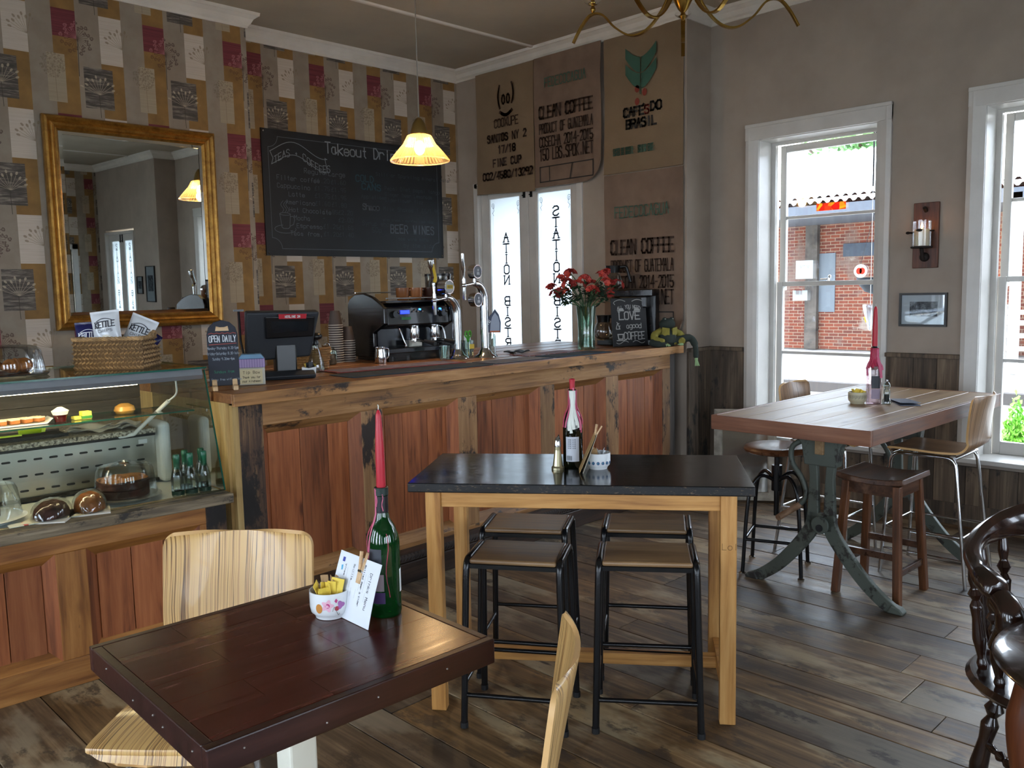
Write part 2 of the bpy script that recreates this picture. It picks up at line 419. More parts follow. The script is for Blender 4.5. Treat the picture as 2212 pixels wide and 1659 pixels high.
for y in (5.17, 2.75, .3, -2.1):
    MB().prism([(y-.022, HC), (y-.012, HC-.012), (y+.012, HC-.012), (y+.022, HC)], 0, XR, X2 if y > 3.6 or y < -1.4 else X3).build('ceiling_batten', CORN, ceil)
fl = struct(MB().box(XR-.3, Y4-.3, -.12, 6.12, 6.5, -.022), 'floor', mat('subfloor', '1a1512', .9))
x = XR; rf = random.Random(3)
while x < X3:
    w_ = rf.choice((.15, .18, .2, .22, .25)); x1 = min(x+w_, X3); y = Y4+rf.uniform(-1.6, 0)
    while y < Y1:
        L = rf.uniform(1.3, 3.2); y1 = min(y+L, Y1 if x > 3.22 else YB); ya = max(y, Y4)
        if y1 > ya+.1:
            cx, cy = (x+x1)/2, (ya+y1)/2; g = .0022; dz = rf.uniform(-.0015, .0012)
            mb = MB().box(x+g-cx, ya+.0015-cy, -.022, x1-g-cx, y1-.0015-cy, dz)
            mb.build('floorboard', FLOORM, fl, bevel=.0015, seg=1, loc=(cx, cy, 0))
        y = y1
        if y >= YB and x <= 3.22: break
    x = x1
# cornice swept round the room, mitred at every corner
path = [(XR, YB), (3.22, YB), (3.22, Y1), (X2, Y1), (X2, YR), (X3, YR), (X3, YR2), (X2, YR2), (X2, Y4), (XR, Y4)]
prof = [(0, 3.495), (.012, 3.495), (.016, 3.512), (.03, 3.525), (.045, 3.555), (.07, 3.575), (.078, 3.578), (.082, 3.60), (0, 3.60)]
n = len(path); mit = []
for i in range(n):
    a, b, c = Vector(path[i-1]), Vector(path[i]), Vector(path[(i+1) % n]); d1 = (b-a).normalized(); d2_ = (c-b).normalized()
    n1 = Vector((d1.y, -d1.x)); n2 = Vector((d2_.y, -d2_.x)); mit.append((n1+n2)/(1+n1.dot(n2)))
for i in range(n):
    j = (i+1) % n; A, B = path[i], path[j]; vs = [(A[0]+mit[i].x*o, A[1]+mit[i].y*o, z) for o, z in prof]+[(B[0]+mit[j].x*o, B[1]+mit[j].y*o, z) for o, z in prof]; k = len(prof)
    struct(MB().add(vs, [(q, (q+1) % k, (q+1) % k+k, q+k) for q in range(k)]), 'trim_%d' % (i+1), CORN)
# dado boarding
def boards(parent, ax, p, lo, hi, z1, nrm, seed, z0=.0):
    r = random.Random(seed); a = lo
    while a < hi-.02:
        b = min(a+r.uniform(.11, .21), hi)
        if hi-b < .05: b = hi
        t = .018+r.uniform(0, .006); g = .0015
        if ax == 0: mb = MB().box(min(0, nrm*t), a+g, z0, max(0, nrm*t), b-g, z1)
        else: mb = MB().box(a+g, min(0, nrm*t), z0, b-g, max(0, nrm*t), z1)
        mb.build('board', DADO, parent, loc=(p, 0, 0) if ax == 0 else (0, p, 0)); a = b
def dado(name, ax, p, lo, hi, z1, nrm, seed, cap=True):
    t = bpy.data.objects.new(name, None); COL.objects.link(t); t['kind'] = 'structure'
    boards(t, ax, p, lo, hi, z1, nrm, seed)
    if cap:
        e = .045
        mb = MB().box(p-e if ax == 0 else lo, lo if ax == 0 else p-e, z1, p if ax == 0 else hi, hi if ax == 0 else p, z1+.028)
        mb.build('cap_rail', DADO, t, bevel=.004)
    b = .03
    mb = MB().box(p-b if ax == 0 else lo, lo if ax == 0 else p-b, 0, p-.02 if ax == 0 else hi, hi if ax == 0 else p-.02, .14)
    mb.build('skirting', DADO, t)
dado('dado_boarding', 1, YR, X2, X3-.0, 1.065, -1, 1)
dado('dado_boarding', 0, X3, 3.37, YR, 1.065, -1, 2)
for i, (a, b) in enumerate(((1.85, 2.31), (.33, .79), (YR2, -.73))): dado('dado_boarding', 0, X3, a, b, 1.065, -1, 3+i)
for i, y in enumerate(WY): dado('dado_boarding', 0, X3, y-.53, y+.53, .385, -1, 9+i, cap=False)
# ------------------------------------------------------------------ sash windows
PANE = glass('window_glass', 'f4f9ff', 0, .03)
CHROME = mat('chrome', 'd0d2d4', .12, 1)
def sash_window(name, loc, rz):
    t = bpy.data.objects.new(name, None); COL.objects.link(t); t.location = loc; t.rotation_euler = (0, 0, rz); t['kind'] = 'structure'
    # local: +x outward, y along wall, opening y -.44...44, z .44..2.62
    c = MB()
    for s in (-1, 1):
        c.prism([(-.022, s*.53), (-.030, s*.50), (-.022, s*.46), (-.012, s*.43), (0, s*.43), (0, s*.53)], 2, .42, 2.62+.09)
    c.prism([(-.022, 2.71), (-.030, 2.68), (-.022, 2.64), (-.012, 2.61), (0, 2.61), (0, 2.71)][::1], 1, -.53, .53) if 0 else None
    c.box(-.028, -.53, 2.61, 0, .53, 2.71); c.box(-.034, -.53, 2.70, 0, .53, 2.725)
    c.build('casing', WHITE, t, bevel=.003)
    MB().box(0, -.44, .44, .30, -.428, 2.62).box(0, .428, .44, .30, .44, 2.62).box(0, -.44, 2.605, .30, .44, 2.62).build('reveal_lining', WHITE, t)
    MB().box(-.07, -.56, .415, .30, .56, .445).build('window_sill', WHITE, t, bevel=.006)
    MB().box(.18, -.428, .445, .215, -.395, 2.605).box(.18, .395, .445, .215, .428, 2.605).box(.18, -.428, 2.585, .215, .428, 2.605).build('sash_box', WHITE, t)
    def sash(x, z0, z1, zb, top):
        m = MB(); w = .048; W = .398
        m.box(x, -W, z0, x+.038, -W+w, z1).box(x, W-w, z0, x+.038, W, z1).box(x, -W+w, z1-(.05 if top else .034), x+.038, W-w, z1).box(x, -W+w, z0, x+.038, W-w, z0+(.034 if top else .08))
        o = m.build('sash', WHITE, t, bevel=.004)
        MB().box(x+.006, -W+w, zb-.011, x+.032, W-w, zb+.011).build('glazing_bar', WHITE, o, bevel=.003)
        za, zc = z0+(.034 if top else .08), z1-(.05 if top else .034)
        for a, b in ((za, zb-.011), (zb+.011, zc)): MB().box(x+.016, -W+w-.002, a-.002, x+.020, W-w+.002, b+.002).build('pane', PANE, o)
        if top:
            for s in (-1, 1): MB().box(x, s*(W-.024)-.022, z0-.03, x+.038, s*(W-.024)+.022, z0+.0).build('sash_horn', WHITE, o, bevel=.006)
        return o
    sash(.262, 1.545, 2.588, 2.055, True); lo = sash(.222, .445, 1.579, 1.047, False)
    m = MB().tube([(.24, 0, 1.579), (.24, 0, 1.60)], .012).tube([(.24, 0, 1.592), (.24, .06, 1.592)], .006).ball((.24, -.01, 1.61), .012)
    m.build('sash_lock', CHROME, t, smooth=True)
    return t
w1 = sash_window('window_1', (X3, WY[0], 0), 0)
def cw(name, loc, rz): c = copy_tree(w1, loc, rz); c.name = name; return c
cw('window_2', (X3, WY[1], 0), 0); cw('window_3', (X3, WY[2], 0), 0)
for i, y in enumerate(REARW): cw('window_%d' % (4+i), (XR, y, 0), pi)
for i, x in enumerate(SIDEW): cw('window_%d' % (9+i), (x, Y4, 0), -pi/2)
# ------------------------------------------------------------------ glazed double doors
BLACKM = mat('black_iron', '1b1c1e', .45, .6)
FR = M('frosted_film', 'f2f7ff', .6); FR.nt.nodes.remove(FR.b); _t = FR.node('BsdfTranslucent'); _t.inputs[0].default_value = lin('c9d2d9'); _c = FR.node('BsdfTransparent'); _c.inputs[0].default_value = lin('a6aeb6'); _x = FR.node('MixShader'); _x.inputs[0].default_value = .35
FR.link(_t.outputs[0], _x.inputs[1]); FR.link(_c.outputs[0], _x.inputs[2]); FR.link(_x.outputs[0], FR.out.inputs[0]); FROST = FR.m
INK = mat('dark_filled_clear_letters', '39434f', .6)  # dark colour stands in for the dark outside seen through clear letters
def double_door(name, y0, y1, H, letters):
    t = bpy.data.objects.new(name, None); COL.objects.link(t); t.location = (X2, 0, 0); t['kind'] = 'structure'
    MB().box(-.02, y0-.01, 0, .10, y0+.045, H+.045).box(-.02, y1-.045, 0, .10, y1+.01, H+.045).box(-.02, y0, H-.0, .10, y1, H+.045).build('door_frame', WHITE, t, bevel=.004)
    mid = (y0+y1)/2
    for k, (a, b) in enumerate(((y0+.045, mid-.002), (mid+.002, y1-.045))):
        m = MB(); w = .095; x0 = .03; x1 = .075
        m.box(x0, a, .01, x1, a+w, H).box(x0, b-w, .01, x1, b, H).box(x0, a+w, H-.105, x1, b-w, H).box(x0, a+w, .01, x1, b-w, .55)
        lf = m.build('door_leaf', WHITE, t, bevel=.005)
        MB().box(x0+.018, a+w-.003, .547, x0+.024, b-w+.003, H-.102).build('frosted_pane', FROST, lf)
        MB().box(x0+.002, a+w, .55, x0+.016, a+w+.014, H-.105).box(x0+.002, b-w-.014, .55, x0+.016, b-w, H-.105).build('glazing_bead', WHITE, lf)
        yy = mid-.043 if k == 0 else mid+.043
        MB().box(x0-.012, yy-.011, H-.13, x0, yy+.011, H+.0).tube([(x0-.012, yy, H-.11), (x0-.03, yy, H-.11)], .006).build('slide_bolt', BLACKM, lf)
        c = (a+b)/2-.01 if k == 0 else (a+b)/2+.0
        T = MB()
        txt = letters[k]; zt = 2.27
        for i, ch in enumerate(txt):
            fr = lambda u, v: (x0+.0165, c+u, v)          # mirrored, read from outside
            write(T, ch, -.030, zt-.078-i*.096, .078, .0135, fr, asp=.80, serif=True)
        for s in (-1, 1):
            for q in (0, 1):
                e = (b-a)/2-w-.03-q*.012; T.box(x0+.0165, (a+b)/2+s*e-.0008, .62, x0+.0168, (a+b)/2+s*e+.0008, H-.20+q*.02)
            cx = (a+b)/2+s*((b-a)/2-w-.045)
            P = [(cx+s*.022*(1-i/22)*cos(i*.55), H-.17+.03*(1-i/22)*sin(i*.55)) for i in range(20)]+[(cx-s*.012, H-.21), (cx+s*.01, H-.23), (cx-s*.006, H-.255)]
            ribbon(T, P, .004, lambda u, v: (x0+.0165, u, v))
        if txt: T.build('window_lettering', INK, lf)
        MB().box(x0-.05, yy-.01, 1.0, x0-.035, yy+.01, 1.02).tube([(x0, yy, 1.01), (x0-.045, yy, 1.01), (x0-.045, yy+(-.09 if k == 0 else .09), 1.01)], .009).build('door_handle', CHROME, lf, smooth=True)
    return t
double_door('door_1', 4.70, 6.0, 2.50, ('STATION BISTRO', '  ATION BISTRO'))  # left pane leaves off the letters that glare washes out
double_door('door_2', -3.45, -2.25, 2.42, ('STATION BISTRO', 'STATION BISTRO'))
# plain door in the front wall, seen in the mirror
t = bpy.data.objects.new('door_3', None); COL.objects.link(t); t['kind'] = 'structure'
MB().box(4.07, Y4, 0, 4.16, Y4+.03, 2.28).box(5.04, Y4, 0, 5.13, Y4+.03, 2.28).box(4.07, Y4, 2.19, 5.13, Y4+.03, 2.28).build('door_frame', WHITE, t, bevel=.004)
dm = MB().box(4.16, Y4-.06, .01, 5.04, Y4-.02, 2.19); dl = dm.build('door_leaf', mat('dark_green_paint', '20291f', .5), t)
for (a, b, c, d) in ((4.27, .25, 4.56, .95), (4.64, .25, 4.93, .95), (4.27, 1.1, 4.56, 2.05), (4.64, 1.1, 4.93, 2.05)): MB().box(a, Y4-.02, b, c, Y4-.012, d).build('door_panel', dm and mat('dark_green_panel', '252f24', .5), dl, bevel=.006)
MB().ball((4.98, Y4+.01, 1.0), .028).build('door_knob', CHROME, dl, smooth=True)
# ================================================================== outside
GRND = paint('pale_paving', 'c9c6bf', .8, .1, 1.5)
struct(MB().box(-30, -30, -.3, XR-.3, 30, -.12).box(6.12, -30, -.3, 9, 40, -.12).box(XR-.3, -30, -.3, 6.12, Y4-.3, -.12).box(XR-.3, 6.5, -.3, 6.12, 40, -.12), 'ground_platform', GRND)
struct(MB().box(9, -40, -1.2, 13.2, 50, -1.0), 'ground_track', paint('track_ballast', '6b6258', .9, .4, 8))
struct(MB().box(13.2, -40, -1.2, 60, 50, -.02), 'ground_platform_opposite', paint('pale_platform', 'd0cec8', .8, .06, 1))
struct(MB().box(13.12, -40, -.16, 13.3, 50, .0), 'trim_platform_edge', mat('dark_platform_edge', '3b3632', .9))
def brickmat():
    m = M('red_brickwork', '8a4a30', .9); X, Y, Z = m.xyz(); v = m.node('CombineXYZ'); m.link(Y, v.inputs[0]); m.link(Z, v.inputs[1])
    b = m.node('TexBrick'); m.link(v.outputs[0], b.inputs[0]); b.inputs['Scale'].default_value = 1; b.inputs['Brick Width'].default_value = .23; b.inputs['Row Height'].default_value = .078; b.inputs['Mortar Size'].default_value = .008
    b.inputs['Color1'].default_value = lin('743823'); b.inputs['Color2'].default_value = lin('562a20'); b.inputs['Mortar'].default_value = lin('84725f')
    st = m.noise(m.coord(rand=False), .8, 5, .6); c = m.mix(st.smooth(.52, .62)*.7, b.outputs[0], '6b5a50'); c = m.mix(m.noise(m.coord((1, .5, 1), rand=False), 1.3, 6, .7).smooth(.60, .66)*.7, c, '8f8478')
    m.base(c); m.bump(N(m.nt, b.outputs['Fac'])*-1, .4, .01); return m.m
BR = brickmat()
bd = thing('station_building', 'red brick station building under a white canopy beyond the window', 'building', (20, 6, 0))
MB().box(0, -14, 0, .4, 16, 4.3).build('brick_wall', BR, bd)
NBM = mat('notice_board_grey', '5f666c', .7); MB().box(-.02, 3.2, .9, .0, 3.9, 2.3).build('notice_board', NBM, bd); MB().box(-.02, 8.9, .9, 0, 9.4, 2.2).build('notice_board', NBM, bd)
MB().box(-.05, 2.2, 2.2, 0, 3.0, 2.5).build('wall_sign', mat('sign_dark_blue', '26303c', .6), bd)
s = MB(); s.prism([(-.06, -.1), (-.15, .25), (-.1, .6), (0, .75), (.12, .5), (.1, .1)], 2, 0, 1.9)
MB().box(-.14, 3.6, 0, .0, 3.9, 4.0).build('downpipe_stain', paint('lime_render', '5c544c', .9, .4, 3), bd)
cn = thing('platform_canopy', 'white corrugated canopy roof with zigzag edge over the brick building', 'canopy', (16, 6, 0))
ROOF = paint('white_roof_sheet', 'e6e6e4', .6, .05, 2)
MB().sheet(lambda u, v: (u*3.9, -13+v*28, 3.18+u*1.40+.045*(1-abs(((v*28/.17) % 1)*2-1))*2), 2, 165*4, 0).build('roof_sheet', ROOF, cn)
MB().sheet(lambda u, v: (-.02, -13+v*28, 3.2-u*(.02+.10*(1-abs(((v*28/.17) % 1)*2-1)))), 1, 165*4, 0).build('zigzag_valance', ROOF, cn)
MB().box(0, -13, 2.85, .12, 15, 3.08).build('canopy_beam', mat('dark_grey_beam', '3a3e45', .8), cn)
MB().box(.1, -13, 2.98, 3.95, 15, 3.02).build('canopy_soffit', mat('grey_soffit', '54585e', .8), cn)
for y in (-9.5, -5.6, -1.7, 9): MB().box(.0, y-.07, 0, .14, y+.07, 3.0).build('canopy_post', WHITE, cn)
fn = thing('picket_fence', 'white rail fence on the far platform, seen through second window', 'fence', (18.5, 0, 0))
for z in (.25, .5, .75, .95): MB().box(0, -5, z-.045, .05, 6.6, z+.045).build('rail', WHITE, fn)
for i in range(9): MB().box(-.05, -5+i*1.44, 0, .09, -4.88+i*1.44, 1.1).build('post', WHITE, fn)
LEAF = M('leaf_green', '4d7a3a', .6); LEAF.base(LEAF.mix(LEAF.noise(LEAF.coord(rand=False), 3, 3), '35603a', '7aa85a')); LEAF = LEAF.m
BARK = paint('bark', '5a4a3c', .9, .3, 8)
def leafcloud(n, c, r, size, seed, cone=False):
    R = random.Random(seed); m = MB()
    for i in range(n):
        while 1:
            p = Vector((R.uniform(-1, 1), R.uniform(-1, 1), R.uniform(-1, 1)))
            if cone:
                if hypot(p.x, p.y) < (1-(p.z+1)/2)*.95+.05: break
            elif p.length < 1: break
        q = Vector((c[0]+p.x*r[0], c[1]+p.y*r[1], c[2]+p.z*r[2])); a = Vector((R.gauss(0, 1), R.gauss(0, 1), R.gauss(0, 1)+(1.5 if cone else 0))).normalized(); b = a.orthogonal().normalized()*size*.35; a = a*size*R.uniform(.6, 1.2)
        m.quad(q-a*.5, q+b, q+a*.5, q-b)
    return m
tr = thing('broadleaf_tree', 'leafy green tree rising behind the canopy roof', 'tree', (27, 11.2, 0))
MB().tube([(0, 0, 0), (.1, .1, 3), (-.1, .5, 6)], [.3, .22, .1]).tube([(0, .1, 3), (.4, 1.8, 5.4), (.2, 2.9, 6.6)], [.12, .06, .03]).build('trunk', BARK, tr, smooth=True)
leafcloud(2600, (0, -.6, 6.3), (2.6, 2.7, 1.7), .34, 5).build('foliage', LEAF, tr)['kind'] = 'stuff'
cf = thing('dwarf_conifer', 'small bright green conifer in a planter outside second window', 'shrub', (7.35, 1.93, -.12))
CON = mat('conifer_green', '7fc23f', .6)
leafcloud(1500, (0, 0, .54), (.15, .15, .30), .05, 6, True).build('foliage', CON, cf)['kind'] = 'stuff'
MB().tube([(0, 0, .1), (0, 0, .5)], .02).build('stem', BARK, cf)
pl = thing('planter_box', 'low timber planter box outside the second window', 'planter', (7.35, 1.7, -.12))
MB().box(-.2, -1.0, 0, .2, 1.2, .26).build('box', paint('planter_timber', '8a7358', .8, .2, 5), pl)
MB().box(-.24, -1.02, .26, .24, 1.22, .30).build('rim', mat('planter_rim', '4b4038', .8), pl)
# ================================================================== bar counter
PINE_RED = wood('red_pine_board', ('54290f', '95532b', 'ad693c'), 2, .5, .2, 1, .15)
PINE_Z = wood('worn_pine_upright', ('5a3a22', '8a643f', 'a98458'), 2, .55, .2, 1, .25, '2a1d15', .50)
PINE_X = wood('worn_pine_rail', ('5a3a1e', '9a6c3c', 'b88d5c'), 0, .55, .15, 1, .25, '2a1f18', .56)
PINE_TOP = wood('counter_top_pine', ('5c3a21', '855733', 'a37548'), 0, .38, .12, 1, .2, '3a281a', .64)
DARKST = wood('black_stained_upright', ('1e1510', '4a3322', '8a6a45'), 2, .6, .1, 1.2, .35, '17100c', .44)
PALE = wood('pale_pine_board', ('8a6a3c', 'b9985e', 'd0b47c'), 2, .5, .15, 1, .1)
DARKW = wood('dark_skirting_wood', ('150f0c', '2c1e16', '4a3424'), 0, .45, .1, 1, .3)
ct = thing('bar_counter', 'long bar counter of reclaimed pine with red panelled front and dark skirting', 'counter', (1.78, 3.565, 0), .0286)
L = 3.67
for k, (a, b) in enumerate(((0, .19), (.193, .40), (.403, .60), (.603, .83), (.833, 1.05), (1.053, 1.30))):
    MB().box(.0, a+.022, 1.075, L if k else L, b, 1.12).build('top_board', PINE_TOP, ct, bevel=.002, seg=1)
MB().box(0, 0, 1.063, L, .022, 1.12).build('edge_board', PINE_X, ct, bevel=.003)
FY = .05
MB().box(.015, FY, 0, .045, FY+.03, 1.063).build('pale_edge', PALE, ct)
MB().box(.045, FY-.002, .1, .165, FY+.03, 1.063).build('corner_post', DARKST, ct, bevel=.003)
stiles = [(.725, .86), (1.40, 1.545), (2.10, 2.235), (2.775, 2.915), (3.46, 3.56)]
MB().box(.165, FY, .955, 3.56, FY+.028, 1.063).build('top_rail', PINE_X, ct, bevel=.003)
MB().box(.165, FY, .10, 3.56, FY+.028, .20).build('bottom_rail', PINE_X, ct, bevel=.003)
for a, b in stiles: MB().box(a, FY, .20, b, FY+.028, .955).build('stile', PINE_Z, ct, bevel=.003)
MB().box(3.56, FY+.01, 0, 3.64, FY+.05, 1.063).build('end_post', wood('grey_weathered_post', ('2b2724', '4b4540', '6a625a'), 2, .7), ct, bevel=.003)
MB().box(.0, FY+.03, 0, .02, 1.28, 1.075).build('end_panel', PALE, ct)
MB().box(3.62, FY+.05, 0, 3.64, 1.28, 1.075).build('end_panel', DARKST, ct)
MB().box(.02, 1.26, 0, 3.62, 1.28, 1.075).build('back_panel', PINE_Z, ct)
edges = [.165]+[v for p in stiles for v in p]
rp = random.Random(11)
for i in range(5):
    a, b = edges[2*i], edges[2*i+1]
    # bevelled moulding round the opening
    m = MB(); d = .055; w = .05
    P0 = [(a, .955), (b, .955), (b, .20), (a, .20)]; P1 = [(a+w, .955-w), (b-w, .955-w), (b-w, .20+w), (a+w, .20+w)]
    for q in range(4):
        r_ = (q+1) % 4; mm = MB()
        mm.add([(P0[q][0], FY+.004, P0[q][1]), (P0[r_][0], FY+.004, P0[r_][1]), (P1[r_][0], FY+d, P1[r_][1]), (P1[q][0], FY+d, P1[q][1]),
                (P0[q][0], FY+d+.02, P0[q][1]), (P0[r_][0], FY+d+.02, P0[r_][1]), (P1[r_][0], FY+d+.02, P1[r_][1]), (P1[q][0], FY+d+.02, P1[q][1])],
               [(0, 1, 2, 3), (7, 6, 5, 4), (0, 4, 5, 1), (1, 5, 6, 2), (2, 6, 7, 3), (3, 7, 4, 0)])
        mm.build('panel_moulding', PINE_X if q in (0, 2) else PINE_RED, ct)
    x = a+w; xe = b-w; nb = rp.choice((3, 3, 4)); cuts = sorted([rp.uniform(.25, .4), rp.uniform(.6, .75)]) if nb == 3 else [.27, .5, .76]
    xs = [x+(xe-x)*c for c in [0]+cuts+[1]]
    for p, q in zip(xs, xs[1:]): MB().box(p+.0012, FY+d-.004+rp.uniform(0, .002), .20+w-.01, q-.0012, FY+d+.016, .955-w+.01).build('panel_board', PINE_RED, ct, bevel=.0015, seg=1)
m = MB().box(.13, -.005, 0, 3.6, FY, .115); m.build('skirting', DARKW, ct, bevel=.006)
MB().prism([(.0, .115), (-.01, .125), (.0, .16), (.03, .175), (FY, .175), (FY, .115)], 0, .165, 3.6).build('skirting_moulding', DARKW, ct)
m = MB()
for i in range(150):
    x = .17+i*.0229; m.add([(x, -.014, .127), (x+.011, -.022, .135), (x+.0229, -.014, .15), (x+.011, .0, .166)], [(0, 1, 2, 3)])
m.build('carved_rope_moulding', DARKW, ct)['kind'] = 'stuff'
# ================================================================== chilled display case
CASEW = wood('honey_pine_rail', ('6b3f1d', '9a6430', 'b88143'), 0, .42, .12, 1, .12, '4a2c18', .66); CASEZ = wood('honey_pine_upright', ('6b3f1d', '9a6430', 'b88143'), 2, .42, .12, 1, .12, '4a2c18', .68)
GREYB = wood('weathered_grey_rail', ('3a3229', '75664f', 'a3947a'), 0, .6, .05, 1.3, .4, '2a2520', .55)
GREENG = glass('case_glass', 'f6fbf9', 0, .03); GEDGE = mat('green_glass_edge', '1f5a4a', .15, 0, Alpha=1.)
ALU = M('brushed_aluminium', 'aab3bd', .32, .85); ALU.bump(ALU.noise(ALU.coord((1, 1, 200)), 1, 2), .05, .001); ALU = ALU.m
STEEL = mat('stainless_sheet', 'b5b2a8', .28, .9); WPL = mat('white_plastic', 'd9dcdc', .4); BLK = mat('matt_black', '101113', .6); CREAM = mat('cream_card', 'd8cba6', .8)
dc = thing('display_case', 'glass-topped chilled display case on a honey pine panelled base beside the bar', 'display case', (1.738, 3.60, 0), -.03)
X0 = -2.3
MB().box(X0, 0, .555, -.10, .03, .645).build('top_rail', CASEW, dc, bevel=.003)
MB().box(X0, 0, 0, -.10, .03, .115).build('bottom_rail', CASEW, dc, bevel=.003)
sp = [(-1.40, -1.27), (-.715, -.60), (-.13, -.10)]
for a, b in sp: MB().box(a, 0, .115, b, .03, .555).build('stile', CASEZ, dc, bevel=.003)
MB().box(-.10, .005, 0, -.005, .04, .645).build('corner_post', DARKST, dc)
for a, b in ((-2.3, -1.40), (-1.27, -.715), (-.60, -.13)):
    w = .045; d = .035; P0 = [(a, .555), (b, .555), (b, .115), (a, .115)]; P1 = [(a+w, .555-w), (b-w, .555-w), (b-w, .115+w), (a+w, .115+w)]
    for q in range(4):
        r_ = (q+1) % 4; mm = MB().add([(P0[q][0], .004, P0[q][1]), (P0[r_][0], .004, P0[r_][1]), (P1[r_][0], d, P1[r_][1]), (P1[q][0], d, P1[q][1]), (P0[q][0], d+.02, P0[q][1]), (P0[r_][0], d+.02, P0[r_][1]), (P1[r_][0], d+.02, P1[r_][1]), (P1[q][0], d+.02, P1[q][1])],
               [(0, 1, 2, 3), (7, 6, 5, 4), (0, 4, 5, 1), (1, 5, 6, 2), (2, 6, 7, 3), (3, 7, 4, 0)]); mm.build('panel_moulding', CASEW if q in (0, 2) else PINE_RED, dc)
    xs = [a+w+(b-a-2*w)*c for c in (0, .36, .72, 1)]
    for p, q in zip(xs, xs[1:]): MB().box(p+.0015, d-.004, .115+w-.01, q-.0015, d+.016, .555-w+.01).build('panel_board', PINE_RED, dc, bevel=.0015, seg=1)
MB().box(X0, -.075, .645, -.0, .05, .688).build('ledge_rail', GREYB, dc, bevel=.005)
MB().box(X0, .05, .655, -.0, .50, .682).build('deck', WPL, dc)
MB().box(X0, .50, 0, -.0, .52, .70).build('carcass_back', BLK, dc)
# stainless perforated riser with slots
rs = MB().box(X0, .46, .70, -.13, .47, .925); riser = rs.build('steel_riser', STEEL, dc)
sl = MB()
for r_, z in enumerate((.735, .80, .868)):
    for i in range(34):
        x = -2.2+i*.062
        if x < -.17: sl.prism(arc((x, z), .0045, pi/2, 3*pi/2, 4)+arc((x+.026, z), .0045, -pi/2, pi/2, 4), 1, .4575, .4602)
sl.build('air_slots', BLK, riser)['kind'] = 'stuff'
MB().box(X0, .44, .69, -.13, .46, .705).build('riser_lip', BLK, riser)
MB().box(-.13, .40, .685, -.075, .56, .975).build('end_cap', WPL, dc, bevel=.025, seg=4)
MB().box(-.21, .456, .875, -.17, .4575, .895).build('price_label', WPL, riser)
GR = M('speckled_granite', 'a39c8c', .35); gv = GR.voro(GR.coord(rand=False), 130, out=1); gn = GR.noise(GR.coord(rand=False), 90, 4, .7); GR.base(GR.ramp(gn, (.38, '2b2824'), (.47, '8c8474'), (.6, 'c9c1b0'))); GR = GR.m
MB().box(X0, .42, .925, -.14, .95, .948).build('granite_shelf', GR, dc, bevel=.003)
MB().box(X0, .43, .912, -.14, .46, .925).build('shelf_trim', BLK, dc)
GB = wood('grey_stained_plank', ('2a2520', '4c443a', '6a6052'), 0, .7, .2)
for i, (a, b) in enumerate(((.95, 1.04), (1.043, 1.13), (1.133, 1.215))): MB().box(X0, .95, a, .0, .97, b).build('back_board', GB, dc)
# glass: tilted front, right side, top, upper shelf
def pane(mb_pts, nrm_off, name):
    m = MB(); n = len(mb_pts); q = [(p[0]+nrm_off[0], p[1]+nrm_off[1], p[2]+nrm_off[2]) for p in mb_pts]
    m.add(list(mb_pts)+q, [tuple(range(n)), tuple(range(n, 2*n))[::-1]]); m.mi = 1
    m.add(list(mb_pts)+q, [(i, (i+1) % n, (i+1) % n+n, i+n) for i in range(n)])
    return m.build(name, [GREENG, GEDGE], dc)
pane([(X0, .0, .69), (-.008, .0, .69), (-.008, .15, 1.225), (X0, .15, 1.225)], (0, .006, 0), 'front_glass')
pane([(-.006, .006, .69), (-.006, .48, .69), (-.006, .95, .95), (-.006, .95, 1.225), (-.006, .156, 1.225)], (.006, 0, 0), 'side_glass')
pane([(X0, .135, 1.232), (.0, .135, 1.232), (.0, .80, 1.232), (X0, .80, 1.232)], (0, 0, .008), 'top_glass')
pane([(X0, .20, 1.036), (-.04, .20, 1.036), (-.04, .46, 1.036), (X0, .46, 1.036)], (0, 0, .006), 'glass_shelf')
MB().prism([(.140, 1.186), (.134, 1.205), (.143, 1.232), (.175, 1.232), (.175, 1.20)], 0, X0, -.02).build('light_rail', ALU, dc, label='brushed aluminium rail under the glass top')
MB().tube([(X0, .165, 1.19), (-.30, .165, 1.19)], .008).build('strip_lamp', emit('strip_lamp_glow', 'ffe2b0', 26), dc)
MB().ball((-.06, .146, 1.208), .006).build('rail_screw', CHROME, dc)
m = MB().tube(bent([(-.13, .17, 1.19), (-.115, .2, 1.12), (-.14, .24, 1.09)], .03), .004).build('lamp_cable', WPL, dc, smooth=True)
MB().tube([(-.14, .24, 1.09), (-.24, .42, .93)], .009).tube([(-.24, .42, .93), (-.31, .44, .92)], .009).build('shelf_bracket', WPL, dc, smooth=True)
MB().tube([(-.05, .42, 1.02), (-.05, .42, 1.036)], .006).build('shelf_stud', CHROME, dc); MB().tube([(-.05, .25, 1.02), (-.05, .25, 1.036)], .006).build('shelf_stud', CHROME, dc)
